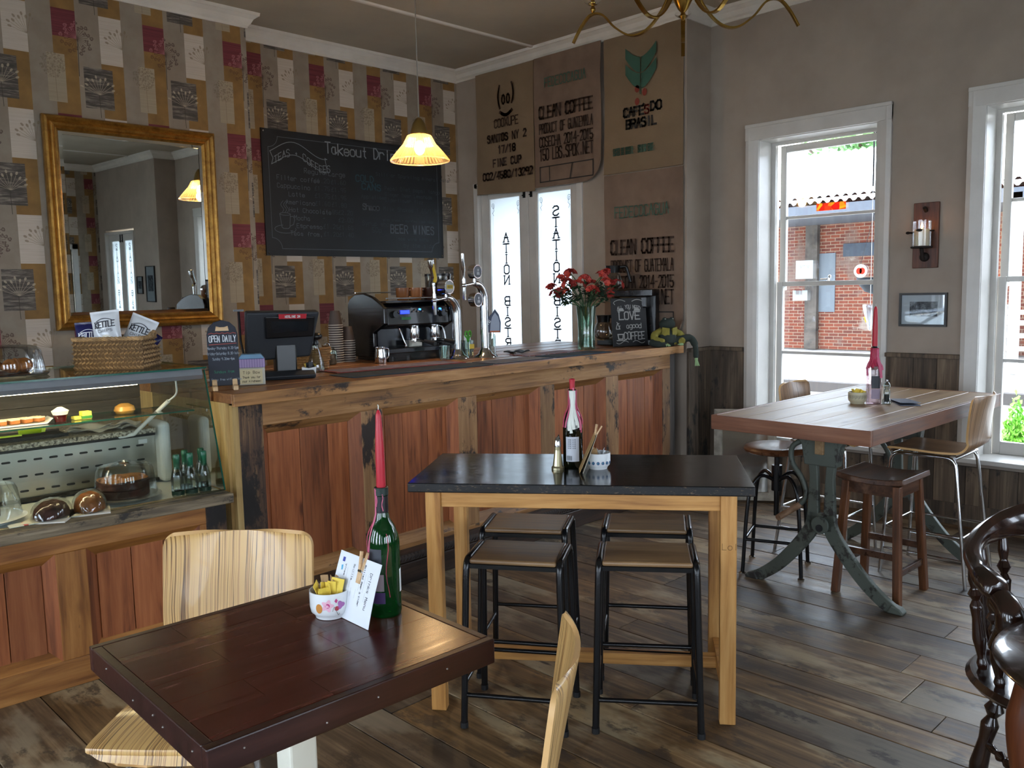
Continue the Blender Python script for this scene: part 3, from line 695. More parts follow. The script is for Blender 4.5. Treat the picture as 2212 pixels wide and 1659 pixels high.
# ================================================================== brown cafe table in the foreground
MAHOG = wood('dark_mahogany_plank', ('3a160f', '471b12', '552318'), 0, .24, .10, 1, .02, knots=False); MAHE = wood('dark_mahogany_edge', ('1e0c09', '2e1410', '3c1c15'), 0, .36, .1, 1, .1)
bt = thing('cafe_table', 'dark mahogany plank cafe table on white pedestal, in the foreground', 'table', (.9623, 1.7132, 0), -.031)
hx, hy, zt = .340, .320, .76
MB().box(-hx, -hy, zt-.058, hx, -hy+.022, zt).build('edge_board', MAHE, bt, bevel=.003)
MB().box(-hx, hy-.022, zt-.058, hx, hy, zt).build('edge_board', MAHE, bt, bevel=.003)
MB().box(-hx, -hy+.022, zt-.058, -hx+.022, hy-.022, zt).build('edge_board', MAHE, bt, bevel=.003)
MB().box(hx-.022, -hy+.022, zt-.058, hx, hy-.022, zt).build('edge_board', MAHE, bt, bevel=.003)
rr = random.Random(4); nrow = 6; iw = 2*(hy-.022)/nrow
for r_ in range(nrow):
    y0 = -hy+.022+r_*iw; x = -hx+.022; cuts = sorted([rr.uniform(.2, .45), rr.uniform(.6, .85)]) if r_ % 2 else [rr.uniform(.3, .7)]
    xs = [x+(2*hx-.044)*c for c in [0]+cuts+[1]]
    for p, q in zip(xs, xs[1:]): MB().box(p+.0004, y0+.0004, zt-.03, q-.0004, y0+iw-.0004, zt-.0003-rr.random()*.0005).build('plank', MAHOG, bt)
MB().box(-hx+.02, -hy+.02, zt-.05, hx-.02, hy-.02, zt-.03).build('underlay', MAHE, bt)
NAIL = mat('nail_head', '8d8680', .4, .8)
for px in (-.27, -.1, .02, .2): MB().ball((px, -hy-.0005, zt-.03+rr.uniform(-.01, .01)), .0025, 8, 6).build('nail', NAIL, bt)
for py in (-.26, -.12, -.07, .04, .2): MB().ball((-hx-.0005, py, zt-.025+rr.uniform(-.01, .01)), .0025, 8, 6).build('nail', NAIL, bt)
CRM = paint('cream_enamel', 'e4e2d2', .35, .04, 4)
MB().box(-.035, -.035, .06, .035, .035, zt-.06).build('pedestal', CRM, bt, bevel=.006)
MB().box(-.16, -.16, zt-.062, .16, .16, zt-.05).build('top_plate', CRM, bt)
m = MB()
for a in range(4): an = pi/4+a*pi/2; m.beam((0, 0, .045), (.30*cos(an), .30*sin(an), .02), .06, .04)
m.build('cross_foot', CRM, bt, bevel=.006)
# ================================================================== bent plywood chairs
def zebrano(name, lo, mid, hi, rough=.3):
    m = M(name, mid, rough, coat=.15); X, Y, Z = m.xyz()
    v = m.node('CombineXYZ'); wb = m.noise(m.coord((2, 2, 2), rand=False), 1.5, 2); m.link(Y*44+wb*1.1, v.inputs[0]); m.link(Z*.25, v.inputs[1]); m.link(X*.25, v.inputs[2])
    n = m.noise(v.outputs[0], 1, 3, .8); v2 = m.node('CombineXYZ'); m.link(Y*14+wb*.4, v2.inputs[0]); b = m.noise(v2.outputs[0], 1, 2)
    t = n*.7+b*.3
    m.base(m.ramp(t, (.36, lo), (.40, mid), (.44, hi), (.50, hi), (.515, lo), (.53, mid), (.56, hi), (.60, hi), (.615, lo), (.65, mid))); return m.m
ZEB = zebrano('zebrano_veneer', '4a2a12', 'b88a54', 'd2aa6c'); ZEB2 = zebrano('walnut_stripe_veneer', '4e3826', '8a6a4c', 'a98562', .35)
PLY = mat('plywood_edge', 'd0a56c', .5)
def shell_fn(W, sh, bh, dep, lean=.20, curve=.035, topW=None, r=.07):
    """chair shell, +x forward, seat at z=sh, back rises to bh"""
    topW = topW or W
    prof = [(dep*.5, sh-.035), (dep*.5-.01, sh-.012), (dep*.46, sh), (dep*.2, sh+.0), (-dep*.15, sh-.004), (-dep*.38, sh+.0)]
    prof += [(-dep*.38-r*sin(a*pi/2*.93), sh+r*(1-cos(a*pi/2*.93))) for a in (.2, .4, .6, .8, 1.)]
    x1, z1 = prof[-1]; h = bh-z1
    prof += [(x1-lean*h*t-.0*t, z1+h*t) for t in (.15, .3, .5, .7, .85, 1)]
    P = smoothpath([(a, 0, b) for a, b in prof], 3); n = len(P)-1
    def fn(u, v):
        u = u-.9*sin(2*pi*u)/(2*pi); i = u*n; k = min(int(i), n-1); f = i-k; p = P[k]*(1-f)+P[k+1]*f
        tb = max(0, (p.z-sh-.06)/(bh-sh-.06)); w = W+(topW-W)*tb
        LEN = dep+bh-sh; dist = (1-u)*LEN if u > .5 else u*LEN; R = .045 if u > .5 else .10
        ins = R-sqrt(max(0, R*R-(R-dist)**2)) if dist < R else 0
        y = (v-.5)*(w-2*ins)
        bow = curve*((2*(v-.5))**2)*tb**.5 if tb > 0 else .006*((2*(v-.5))**2)
        return (p.x+(bow if tb > 0 else 0), y, p.z+(0 if tb > 0 else bow))
    return fn
def ply_chair(name, label, cat, loc, rz, group, W=.42, sh=.45, bh=.85, dep=.42, m=None, stool=False, topW=None, legs=True):
    t = thing(name, label, cat, loc, rz, group)
    fn = shell_fn(W, sh, bh, dep, topW=topW)
    mb = MB().sheet(fn, 56, 14, .011); mb.m = [1 if i >= 2*56*14 else 0 for i in range(len(mb.f))]
    mb.build('plywood_shell', [m or ZEB, PLY], t, smooth=True)
    if stool:
        for s in (-1, 1):
            MB().tube(bent([(.20, s*.20, 0), (.165, s*.165, sh-.02), (-.15, s*.165, sh-.02), (-.23, s*.20, 0)], .05), .0095).build('leg_frame', CHROME, t, smooth=True)
        MB().tube([(.165, -.165, sh-.022), (.165, .165, sh-.022)], .0085).build('seat_rail', CHROME, t, smooth=True); MB().tube([(-.15, -.165, sh-.022), (-.15, .165, sh-.022)], .0085).build('seat_rail', CHROME, t, smooth=True)
        z = .26; MB().tube(bent([(-.205, -.188, z), (.187, -.185, z), (.187, .185, z), (-.205, .188, z), (-.205, -.188, z)], .02), .007).build('footrest', CHROME, t, smooth=True)
        z = .14; MB().tube([(-.215, -.192, z), (.193, -.19, z)], .006).build('side_stretcher', CHROME, t, smooth=True); MB().tube([(-.215, .192, z), (.193, .19, z)], .006).build('side_stretcher', CHROME, t, smooth=True)
    else:
        for s in (-1, 1):
            for f in (-1, 1):
                MB().tube(bent([(f*.19-.02, s*.20, 0), (f*.15-.02, s*.16, sh-.025), (f*.03, s*.1, sh-.018)], .05), .009).build('leg', CHROME, t, smooth=True)
        MB().box(-.12, -.1, sh-.03, .10, .1, sh-.012).build('mounting_plate', BLK, t)
    return t
c1 = ply_chair('plywood_chair', 'striped zebrano plywood chair behind the dark table, its back toward the bar', 'chair', (.965, 2.165, 0), radians(-136), 'zebrano plywood chairs', W=.45, dep=.47)
c2 = ply_chair('plywood_chair', 'striped zebrano plywood chair at right front of the dark table, seen edge on', 'chair', (1.043, 1.30, 0), radians(129), 'zebrano plywood chairs', W=.43, sh=.435, dep=.40)
# ================================================================== black topped table with four stools
BTOP = M('black_painted_top', '121314', .22); nn = BTOP.noise(BTOP.coord((4, 4, 4), rand=False), 3, 6, .6); BTOP.rough(nn*.22+.04); BTOP.base(BTOP.mix(BTOP.noise(BTOP.coord((3, 30, 3), rand=False), 2, 6, .75).smooth(.70, .76)*.5, '101112', '3a332d')); BTOP.bump(BTOP.noise(BTOP.coord((1, 20, 1), rand=False), 3, 4), .08, .002); BTOP = BTOP.m
BEDG = M('chipped_black_edge', '121212', .4); BEDG.base(BEDG.mix(BEDG.noise(BEDG.coord((14, 3, 50), rand=False), 3, 6, .75).smooth(.58, .62), '101011', '5a4836')); BEDG = BEDG.m
BEECHX = wood('beech_rail', ('8a5a2c', 'b98546', 'd1a263'), 0, .45, .08, 1, .08, '6b4526', .72, knots=False); BEECHZ = wood('beech_leg', ('8a5a2c', 'b98546', 'd1a263'), 2, .45, .08, 1, .08, '6b4526', .70, knots=False)
kt = thing('high_table', 'tall table with glossy black top and pale beech frame, mid room', 'table', (2.456, 2.118, 0), radians(-53))
a, b = .61, .285
m = MB().box(-a, -b, .836, a, b, .869); m.build('top_edge', BEDG, kt, bevel=.004)
MB().box(-a+.001, -b+.001, .8685, a-.001, b-.001, .8705).build('table_top', BTOP, kt, bevel=.0009, seg=1)
la, lb = .525, .235
for sx in (-1, 1):
    for sy in (-1, 1):
        MB().box(sx*la-.028, sy*lb-.022, 0, sx*la+.028, sy*lb+.022, .836).build('leg', BEECHZ, kt, bevel=.003)
for sy in (-1, 1): MB().box(-la+.028, sy*lb-.012, .775, la-.028, sy*lb+.012, .836).build('apron', BEECHX, kt, bevel=.002)
for sx in (-1, 1):
    MB().box(sx*la-.012, -lb+.022, .775, sx*la+.012, lb-.022, .836).build('apron', BEECHX, kt, bevel=.002)
    MB().box(sx*la-.014, -lb+.022, .075, sx*la+.014, lb-.022, .13).build('side_stretcher', BEECHX, kt, bevel=.002)
MB().box(-la+.014, .03, .08, la-.014, .075, .125).build('long_stretcher', BEECHX, kt, bevel=.002)
T = MB(); write(T, 'Lol', .503, .64, .022, .0014, lambda u, v: (u, -lb-.0225, v)); T.build('carved_letters', mat('carving_dark', '4a3018', .8), kt)
SEATW = wood('stool_seat_ply', ('4a3826', '75593c', '93755170'[:6]), 0, .35, .2, 1, .1, '4d3b2a', .64, knots=False)
BLKT = mat('black_tube_enamel', '0e0f11', .25)
def lab_stool(label, loc, rz, flip=False):
    t = thing('stacking_stool', label, 'stool', loc, rz, 'four stacking stools under the black table')
    H = .595
    m = MB().box(-.155, -.125, H, .155, .125, H+.018); m.build('seat', SEATW, t, bevel=.008, seg=3)
    for sx in (-1, 1):
        P = [(sx*.182, -.15, 0), (sx*.168, -.128, H-.05), (sx*.166, -.118, H+.012), (sx*.166, .118, H+.012), (sx*.168, .128, H-.05), (sx*.182, .15, 0)]
        MB().tube(bent(P, .045), .0125, 12).build('leg_hoop', BLKT, t, smooth=True)
    for sy in (-1, 1):
        MB().box(-.166, sy*.118-.006, H-.016, .166, sy*.118+.006, H-.001).build('seat_rail', BLKT, t)
        MB().tube([(-.178, sy*.145, .12 if sy < 0 else .20), (.178, sy*.145, .12 if sy < 0 else .20)], .0085).build('foot_rail', BLKT, t, smooth=True)
    for sx in (-1, 1): MB().tube([(sx*.178, -.143, .16), (sx*.178, .143, .16)], .0075).build('side_rail', BLKT, t, smooth=True)
    for sx in (-1, 1):
        for sy in (-1, 1): MB().tube([(sx*.182, sy*.15, 0), (sx*.182, sy*.15, .02)], .0145).build('rubber_foot', BLK, t)
    return t
s1 = lab_stool('near left stacking stool under the black table, worn brown seat', (2.143, 2.151, 0), radians(-57))
for nm, loc, rz in (('near right stacking stool under the black table, beside the beech leg', (2.436, 1.797, 0), -53), ('far left stacking stool under the black table, nearest the bar', (2.452, 2.406, 0), -56), ('far right stacking stool under the black table, nearest the iron table', (2.767, 2.040, 0), -54.5)):
    copy_tree(s1, loc, radians(rz), nm)
# ================================================================== tall table on cast iron trestles
IRT = wood('scrubbed_pine_plank', ('6c4f31', '8c6e4a', 'a4875f'), 0, .46, .12, 1, .12, '7a5f44', .60)
IRE = wood('red_stained_edge', ('54301e', '784a31', '906246'), 0, .4, .1, 1, .12, '3a1c12', .66)
IRON = M('chipped_green_iron', '454a44', .55, .2); IRON.base(IRON.mix(IRON.noise(IRON.coord(rand=False), 9, 8, .75).smooth(.54, .60), '525850', '2c2926')); IRON.bump(IRON.noise(IRON.coord(rand=False), 30, 5), .3, .003); IRON = IRON.m
it = thing('iron_trestle_table', 'tall thick plank table on green cast iron trestles by the windows', 'table', (4.49, 1.89, 0), radians(-1.2))
A_, B_ = .835, .40
ys = [-B_+.02, -.24, -.08, .075, .23, B_-.02]
for p, q in zip(ys, ys[1:]): MB().box(-A_+.02, p+.001, .862, A_-.02, q-.001, .92).build('plank', IRT, it, bevel=.002, seg=1)
for sx in (-1, 1): MB().box(sx*A_-(.02 if sx > 0 else 0), -B_, .850, sx*A_+(0 if sx > 0 else .02), B_, .921).build('end_edge', wood('red_stained_end', ('54301e', '784a31', '906246'), 1, .4, .1), it, bevel=.002)
for sy in (-1, 1): MB().box(-A_+.02, sy*B_-(.02 if sy > 0 else 0), .850, A_-.02, sy*B_+(0 if sy > 0 else .02), .921).build('side_edge', IRE, it, bevel=.002)
MB().box(-.5, -.09, .835, .6, .09, .862).build('bearer', wood('bearer_pine', ('6e4c2c', 'a07a4c', 'c2a070'), 0, .5), it)
def trestle(x):
    k = bpy.data.objects.new('iron_trestle', None); COL.objects.link(k); k.parent = it
    th = .03
    def plate(side):
        s = side
        # curved leg outline in y,z: from the waist down to a splayed foot
        pts = smoothpath([(s*.035, 0, .40), (s*.055, 0, .33), (s*.12, 0, .235), (s*.22, 0, .12), (s*.31, 0, .045), (s*.385, 0, .0)], 5)
        wd = [.055, .056, .055, .05, .045, .05]; vs = []; m = MB(); n = len(pts)
        for i, p in enumerate(pts):
            d = (pts[min(i+1, n-1)]-pts[max(i-1, 0)]).normalized(); nx = Vector((-d.z, 0, d.x))*(.050-.012*i/n)*s
            for e in (-1, 1):
                for xx in (-th/2, th/2): q = p+nx*e*.75; vs.append((x+xx, q.x, max(0.0, q.z)))
        fs = []
        for i in range(n-1):
            a = i*4; b = a+4; fs += [(a, a+1, b+1, b), (a+2, b+2, b+3, a+3), (a, b, b+2, a+2), (a+1, a+3, b+3, b+1)]
        fs += [(0, 2, 3, 1), ((n-1)*4, (n-1)*4+1, (n-1)*4+3, (n-1)*4+2)]
        m.add(vs, fs).build('leg', IRON, k, bevel=.004)
        MB().prism([(s*.34, 0), (s*.415, 0), (s*.418, .012), (s*.40, .030), (s*.36, .04)][::1 if s > 0 else -1], 0, x-.026, x+.026).build('foot', IRON, k, bevel=.006)
    plate(1); plate(-1)
    for s in (-1, 1):
        o = [(s*.012, .36), (s*.075, .36), (s*.062, .60), (s*.075, .72), (s*.03, .74), (s*.02, .60)]
        MB().prism(o[::s], 0, x-th/2, x+th/2).build('column_side', IRON, k, bevel=.004)
    MB().prism([(-.085, .66), (.085, .66), (.10, .76), (.13, .80), (.13, .835), (-.13, .835), (-.13, .80), (-.10, .76)], 0, x-.03, x+.03).build('head_casting', IRON, k, bevel=.006)
    MB().tube([(x-.024, 0, .36), (x+.024, 0, .36)], .045, 20).box(x-th/2, -.06, .33, x+th/2, .06, .42).build('waist_boss', IRON, k, bevel=.003)
    MB().tube([(x-.03, 0, .345), (x-.02, 0, .345)], .018, 16).build('bolt', BLK, k)
    c = smoothpath([(x, .09, .78), (x, .16, .74), (x, .165, .66), (x, .11, .58), (x, .085, .50), (x, .12, .44)], 6)
    MB().tube(c, [.014]*len(c), 10).build('crank_arm', IRON, k, smooth=True)
    MB().tube([(x, .12, .44), (x-.16, .15, .40)], .016, 12).build('crank_handle', wood('crank_wood', ('6a4d34', '94735a', 'b09070'), 0, .5), k)
    MB().box(x-.045, -.022, .72, x-.015, .022, .85).build('wedge', IRT, k, bevel=.003)
trestle(-.46); trestle(.55)
# square wooden stool
OAK = wood('brown_oak_upright', ('38200f', '613a20', '7d5030'), 2, .4, .12, 1, .12); OAKX = wood('brown_oak_seat', ('2c1c14', '4a3022', '6a4a34'), 0, .3, .1, 1, .1)
ss = thing('square_stool', 'square brown wooden stool with dished seat beneath the iron table edge', 'stool', (4.283, 1.706, 0), radians(-1))
m = MB()
def seatfn(u, v):
    x = (u-.5)*.33; y = (v-.5)*.335; return (x, y, .590+.016*(2*(v-.5))**2-.008*(1-(2*(u-.5))**2)*(1-(2*(v-.5))**2))
MB().sheet(seatfn, 12, 12, .028).build('seat', OAKX, ss, smooth=True, bevel=.004)
for sx in (-1, 1):
    for sy in (-1, 1):
        mm = MB(); mm.beam((sx*.165, sy*.155, 0), (sx*.125, sy*.125, .575), .036, .036, up=(1, 0, 0)); mm.build('leg', OAK, ss, bevel=.003)
for sy in (-1, 1):
    MB().box(-.12, sy*.128-.009, .52, .12, sy*.128+.009, .575).build('apron', OAKX, ss); MB().beam((-.155, sy*.147, .15), (.155, sy*.147, .15), .018, .032).build('stretcher', OAKX, ss, bevel=.002)
for sx in (-1, 1):
    MB().box(sx*.128-.009, -.12, .52, sx*.128+.009, .12, .575).build('apron', OAKX, ss); MB().beam((sx*.15, -.142, .23), (sx*.15, .142, .23), .018, .032).build('stretcher', OAKX, ss, bevel=.002)
# round adjustable stool
rs_ = thing('round_stool', 'round wooden seat industrial stool on black steel legs beside the trestle', 'stool', (4.25, 2.263, 0), radians(20))
MB().lathe([(.0, .652), (.155, .652), (.172, .660), (.176, .672), (.170, .684), (.155, .69), (.08, .685), (0, .683)], 40, cap=False).build('seat', wood('round_seat_wood', ('3a2315', '5e3a23', '7a5034'), 0, .3, .1), rs_, smooth=True)
MB().tube([(0, 0, .30), (0, 0, .652)], .014, 12).build('screw', BLKT, rs_, smooth=True); MB().tube([(0, 0, .44), (0, 0, .58)], .028, 16).build('nut_housing', BLKT, rs_, smooth=True)
for k in range(4):
    an = pi/4+k*pi/2; c, s_ = cos(an), sin(an)
    MB().tube(smoothpath([(.02*c, .02*s_, .50), (.10*c, .10*s_, .53), (.165*c, .165*s_, .47), (.19*c, .19*s_, .34), (.205*c, .205*s_, .15), (.215*c, .215*s_, .0)], 5), .0105, 10).build('leg', BLKT, rs_, smooth=True)
    MB().lathe([(.018, 0), (.018, .006), (.008, .012)], 12, (.215*c, .215*s_, 0)).build('foot_pad', CHROME, rs_)
    a2 = an+pi/2
    MB().tube([(.203*c, .203*s_, .19), (.203*cos(a2), .203*sin(a2), .19)], .009).build('foot_rail', BLKT, rs_, smooth=True)
# chrome bar stools
e1 = ply_chair('bar_stool', 'striped veneer bar stool on chrome legs at the right side of the iron table', 'stool', (4.76, 1.62, 0), radians(90), 'plywood bar stools', W=.36, sh=.68, bh=.975, dep=.38, m=ZEB2, stool=True, topW=.37)
e2 = copy_tree(e1, (4.77, 2.21, 0), radians(-90), 'striped veneer bar stool behind the iron table, backed onto the first window')
# ================================================================== captain's chair and pub table at right edge
DKW = wood('black_oak_polish', ('120a07', '22130d', '3a2116'), 2, .18, .08, 1, .05, coat=.4)

cc = thing('captains_chair', 'black polished captains chair with curved arm bow at the right edge', 'chair', (2.66, .53, 0), radians(225))
P = []
for i in range(29):
    a = radians(-105+210*i/28)+pi; r_ = .258; P.append((r_*cos(a), r_*sin(a)*.98))
bow = MB(); vs = []; n = len(P)
for i, (x, y) in enumerate(P):
    t_ = abs(i-14)/14; zc = .715+.13*max(0, 1-t_*.9)**.8; hw = .022+.032*max(0, 1-t_*1.5)+(.012 if t_ > .85 else 0); wd = .028+(.014 if t_ > .85 else 0)
    d = Vector((x, y)).normalized()
    for (u, v) in ((-wd, -hw*.2), (-wd*.8, hw*.6), (0, hw), (wd*.8, hw*.6), (wd, -hw*.2), (wd*.6, -hw*1.0), (-wd*.6, -hw*1.0)): vs.append((x+d.x*u, y+d.y*u, zc+v))
k = 7; bow.add(vs, [(i*k+j, i*k+(j+1) % k, (i+1)*k+(j+1) % k, (i+1)*k+j) for i in range(n-1) for j in range(k)]+[tuple(range(k))[::-1], tuple((n-1)*k+j for j in range(k))]).build('arm_bow', DKW, cc, smooth=True, sub=1)
for s in (-1, 1):
    e = P[0] if s < 0 else P[-1]
    MB().tube(smoothpath([(e[0], e[1], .715), (e[0]+.035, e[1], .70), (e[0]+.045, e[1], .665), (e[0]+.02, e[1], .62), (e[0]+.0, e[1], .58)], 5), [.034]*6+[.036]*6+[.03]*8+[.018], 12).build('arm_scroll', DKW, cc, smooth=True)
MB().lathe([(0, .415), (.20, .415), (.25, .425), (.262, .44), (.25, .455), (.20, .458), (.1, .448), (0, .446)], 40, cap=False).build('seat', DKW, cc, smooth=True)
def turned(p0, p1, R, name, par, prof=((0, .6), (.06, .8), (.12, .55), (.3, 1.), (.5, .75), (.62, .95), (.68, .5), (.74, 1.05), (.8, .55), (.88, .8), (1, .6))):
    a = Vector(p0); b = Vector(p1); pts = []; rad = []
    for i in range(len(prof)-1):
        for j in range(4): q = j/4; t_ = prof[i][0]*(1-q)+prof[i+1][0]*q; pts.append(a+(b-a)*t_); rad.append(R*(prof[i][1]*(1-q)+prof[i+1][1]*q))
    pts.append(b); rad.append(R*prof[-1][1]); return MB().tube(pts, rad, 14).build(name, DKW, par, smooth=True)
for i in (1, 5, 9, 12, 16, 19, 23, 27):
    x, y = P[i]; t_ = abs(i-14)/14; turned((x*.86, y*.86, .455), (x, y, .70+.10*max(0, 1-t_*.9)**.8), .019, 'spindle', cc)
for a in (45, 135, 225, 315): c, s_ = cos(radians(a)), sin(radians(a)); turned((.25*c, .25*s_, 0), (.17*c, .17*s_, .42), .026, 'leg', cc)
turned((.21*cos(.785), .21*sin(.785), .2), (.21*cos(2.356), .21*sin(2.356), .2), .015, 'stretcher', cc); turned((.21*cos(.785), -.21*sin(.785), .2), (.21*cos(2.356), -.21*sin(2.356), .2), .015, 'stretcher', cc)
PUBX, PUBY, PUBR, PUBA = 2.22, .24, .36, 115
pt = thing('pub_table', 'round black oak pub table with glossy top, cut by right edge', 'table', (PUBX, PUBY, 0))
MB().lathe([(0, .69), (PUBR-.03, .69), (PUBR-.008, .697), (PUBR, .705), (PUBR-.006, .713), (PUBR-.02, .716), (PUBR-.03, .722), (0, .722)], 72, cap=False).build('table_top', DKW, pt, smooth=True)
MB().lathe([(PUBR-.09, .63), (PUBR-.07, .63), (PUBR-.07, .69), (PUBR-.09, .69)], 60, cap=False).build('apron', wood('carved_oak', ('3a1c0c', '6b3517', '8a4a22'), 2, .35, .1), pt)
for k_ in range(4):
    a = radians(PUBA+k_*90); c, s_ = cos(a), sin(a); R_ = PUBR-.08
    MB().tube(smoothpath([(R_*c, R_*s_, .66), (R_*1.05*c, R_*1.05*s_, .55), (R_*.95*c, R_*.95*s_, .38), (R_*.75*c, R_*.75*s_, .2), (R_*.85*c, R_*.85*s_, .06), (R_*1.0*c, R_*1.0*s_, .0)], 5), [.034]*4+[.038]*5+[.032]*6+[.028]*6+[.028]*5, 12).build('carved_leg', wood('carved_oak_leg', ('3a1c0c', '5e3018', '7a4424'), 2, .35, .1), pt, smooth=True)
# ================================================================== wall pieces
GOLD = M('antique_gilt', '8f6a2e', .38, .75); GOLD.base(GOLD.ramp(GOLD.noise(GOLD.coord((3, 3, 3)), 6, 6, .7), (.3, '7a5424'), (.55, 'a57a38'), (.75, 'bb9048'))); GOLD.bump(GOLD.noise(GOLD.coord((6, 6, 6)), 12, 4), .15, .003); GOLD = GOLD.m
MIR = mat('mirror_silver', 'dfe4e2', .01, 1)
def framed(name, label, cat, x0, x1, z0, z1, y, prof, m, inner, innername, tilt=0):
    t = thing(name, label, cat, (0, y, z0)); t.rotation_euler = (tilt, 0, 0)
    W = [(x0, 0), (x1, 0), (x1, z1-z0), (x0, z1-z0)]; k = len(prof)
    cx, cz = (x0+x1)/2, (z1-z0)/2
    def P(i, o, d): x, z = W[i]; return (x+o*(1 if x < cx else -1), -d, z+o*(1 if z < cz else -1))
    for i in range(4):
        j = (i+1) % 4; MB().add([P(i, o, d) for o, d in prof]+[P(j, o, d) for o, d in prof], [(q, (q+1) % k, (q+1) % k+k, q+k) for q in range(k)]).build('frame_side', m, t, smooth=False)
    o = prof[-2][0]; MB().box(x0+o-.004, -.012, o-.004, x1-o+.004, -.006, z1-z0-o+.004).build(innername, inner, t)
    return t, (x0+o, x1-o, o, z1-z0-o)
pr = [(0, 0), (0, .03), (.008, .045), (.02, .05), (.03, .040), (.038, .034), (.05, .046), (.062, .040), (.07, .026), (.078, .030), (.086, .022), (.092, .014), (.092, 0)]
mt, r_ = framed('wall_mirror', 'large mirror in moulded gilt frame on the patterned wall', 'mirror', 1.79, 2.91, 1.361, 2.708, YB-.004, pr, GOLD, MIR, 'mirror_glass', radians(.65))
m = MB(); a, b, c, d = r_; e = .022
for (p, q, u, v) in (((a, c), (b, c), (b-e, c+e), (a+e, c+e)), ((b, c), (b, d), (b-e, d-e), (b-e, c+e)), ((b, d), (a, d), (a+e, d-e), (b-e, d-e)), ((a, d), (a, c), (a+e, c+e), (a+e, d-e))):
    m.add([(p[0], -.0125, p[1]), (q[0], -.0125, q[1]), (u[0], -.0155, u[1]), (v[0], -.0155, v[1])], [(0, 1, 2, 3)])
m.build('bevelled_edge', MIR, mt)
# chalkboard
SLATE = M('chalkboard_black', '14171b', .55); SLATE.base(SLATE.ramp(SLATE.noise(SLATE.coord(rand=False), 4, 5), (.3, '0e1013'), (.7, '191d22'))); SLATE = SLATE.m
CH = {k: mat('chalk_'+k, v, .9) for k, v in dict(white='8c9298', dim='464b52', grey='686d75', teal='34505a', pale='8c9196').items()}
cb = thing('chalkboard', 'large black chalkboard menu headed Takeout Drinks on the patterned wall', 'chalkboard', (3.45, Y1-.001, 1.874))
BW, BH = 1.825, .985
MB().box(0, -.012, 0, BW, 0, BH).build('board', SLATE, cb)
for x in (.02, BW-.02):
    for z in (.02, BH-.02): MB().ball((x, -.012, z), .008, 10, 6).build('screw', CHROME, cb)
FC = lambda u, v: (u, -.0135, v)
def chalk(name, col, fn): m = MB(); fn(m); return m.build(name, CH[col], cb)
def border(m):
    P = []; e = .055; R = .085
    for cx, cz, a0 in ((BW-e, BH-e, 180), (e, BH-e, 270), (e, e, 0), (BW-e, e, 90)):
        seg = [(cx+R*cos(radians(a0+90-90*i/8)), cz+R*sin(radians(a0+90-90*i/8))) for i in range(9)]; P += seg
    ribbon(m, P+[P[0]], .0035, FC)
chalk('chalk_border', 'grey', border)
def W(m, s, x, z, size, w=.0035, j=.06, asp=.62, sl=0, sp=1.45, cv=None, al=0): write(m, s, x, z, size, w, FC, al, j, asp, sl, sp, curve=cv)
chalk('chalk_title', 'white', lambda m: (W(m, 'Takeout Drinks', .58, .845, .085, .010, .05, .55, 0, 1.3),))
ban = lambda t: .055*sin(t*5.6-.6)
def banner(m):
    top = [(.07+.52*i/24, .80+ban(i/24)+.045) for i in range(25)]; bot = [(.08+.51*i/24, .70+ban(i/24)+.045) for i in range(25)]
    ribbon(m, top, .005, FC); ribbon(m, bot, .005, FC); ribbon(m, [top[0], (.095, .76), bot[0]], .005, FC); ribbon(m, [top[-1], (.57, .80), bot[-1]], .005, FC)
    W(m, 'TEAS + COFFEES', .105, .765, .055, .005, .05, .5, 0, 1.35, lambda x: ban((x-.07)/.52)-.03)
chalk('chalk_banner', 'white', banner)
rows = (('Filter coffee', .12, '\u00a31.20', '\u00a31.60'), ('Cappuccino', .12, '\u00a31.75', '\u00a31.95'), ('Latte', .22, '\u00a31.75', '\u00a31.95'), ('Americano', .19, '\u00a31.60', '\u00a31.80'), ('Hot Chocolate', .22, '\u00a31.85', '\u00a32.20'), ('Mocha', .26, '~', '\u00a32.00'), ('Espresso', .28, '\u00a31.25', '\u00a31.65'), ('Teas from,', .22, '\u00a31.20', '\u00a31.40'))
def items(m):
    W(m, 'Regular', .37, .665, .038); W(m, 'Large', .60, .66, .038)
    for i, (a, x, p, q) in enumerate(rows): W(m, a, x, .60-i*.062, .034, sl=-.01)
chalk('chalk_drink_names', 'grey', items)
def prices(m):
    for i, (a, x, p, q) in enumerate(rows): W(m, p, .46+(i > 3)*.07, .60-i*.062, .034); W(m, q, .62+(i > 3)*.06, .598-i*.062, .034)
chalk('chalk_prices', 'dim', prices)
def cup(m):
    ribbon(m, [(.13, .33), (.145, .225), (.16, .215), (.20, .215), (.215, .225), (.225, .33)], .0045, FC); ribbon(m, [(.13+.0475+.0475*cos(a*.4), .33+.010*sin(a*.4)) for a in range(17)], .004, FC)
    ribbon(m, [(.225, .31), (.25, .315), (.262, .29), (.25, .25), (.218, .235)], .0045, FC); ribbon(m, [(.175+.095*cos(a*.3), .21+.032*sin(a*.3)) for a in range(6, 23)], .004, FC)
    for x in (.155, .18, .20): ribbon(m, [(x+.012*sin(q*.9), .345+q*.011) for q in range(9)], .004, FC)
chalk('chalk_cup', 'grey', cup)
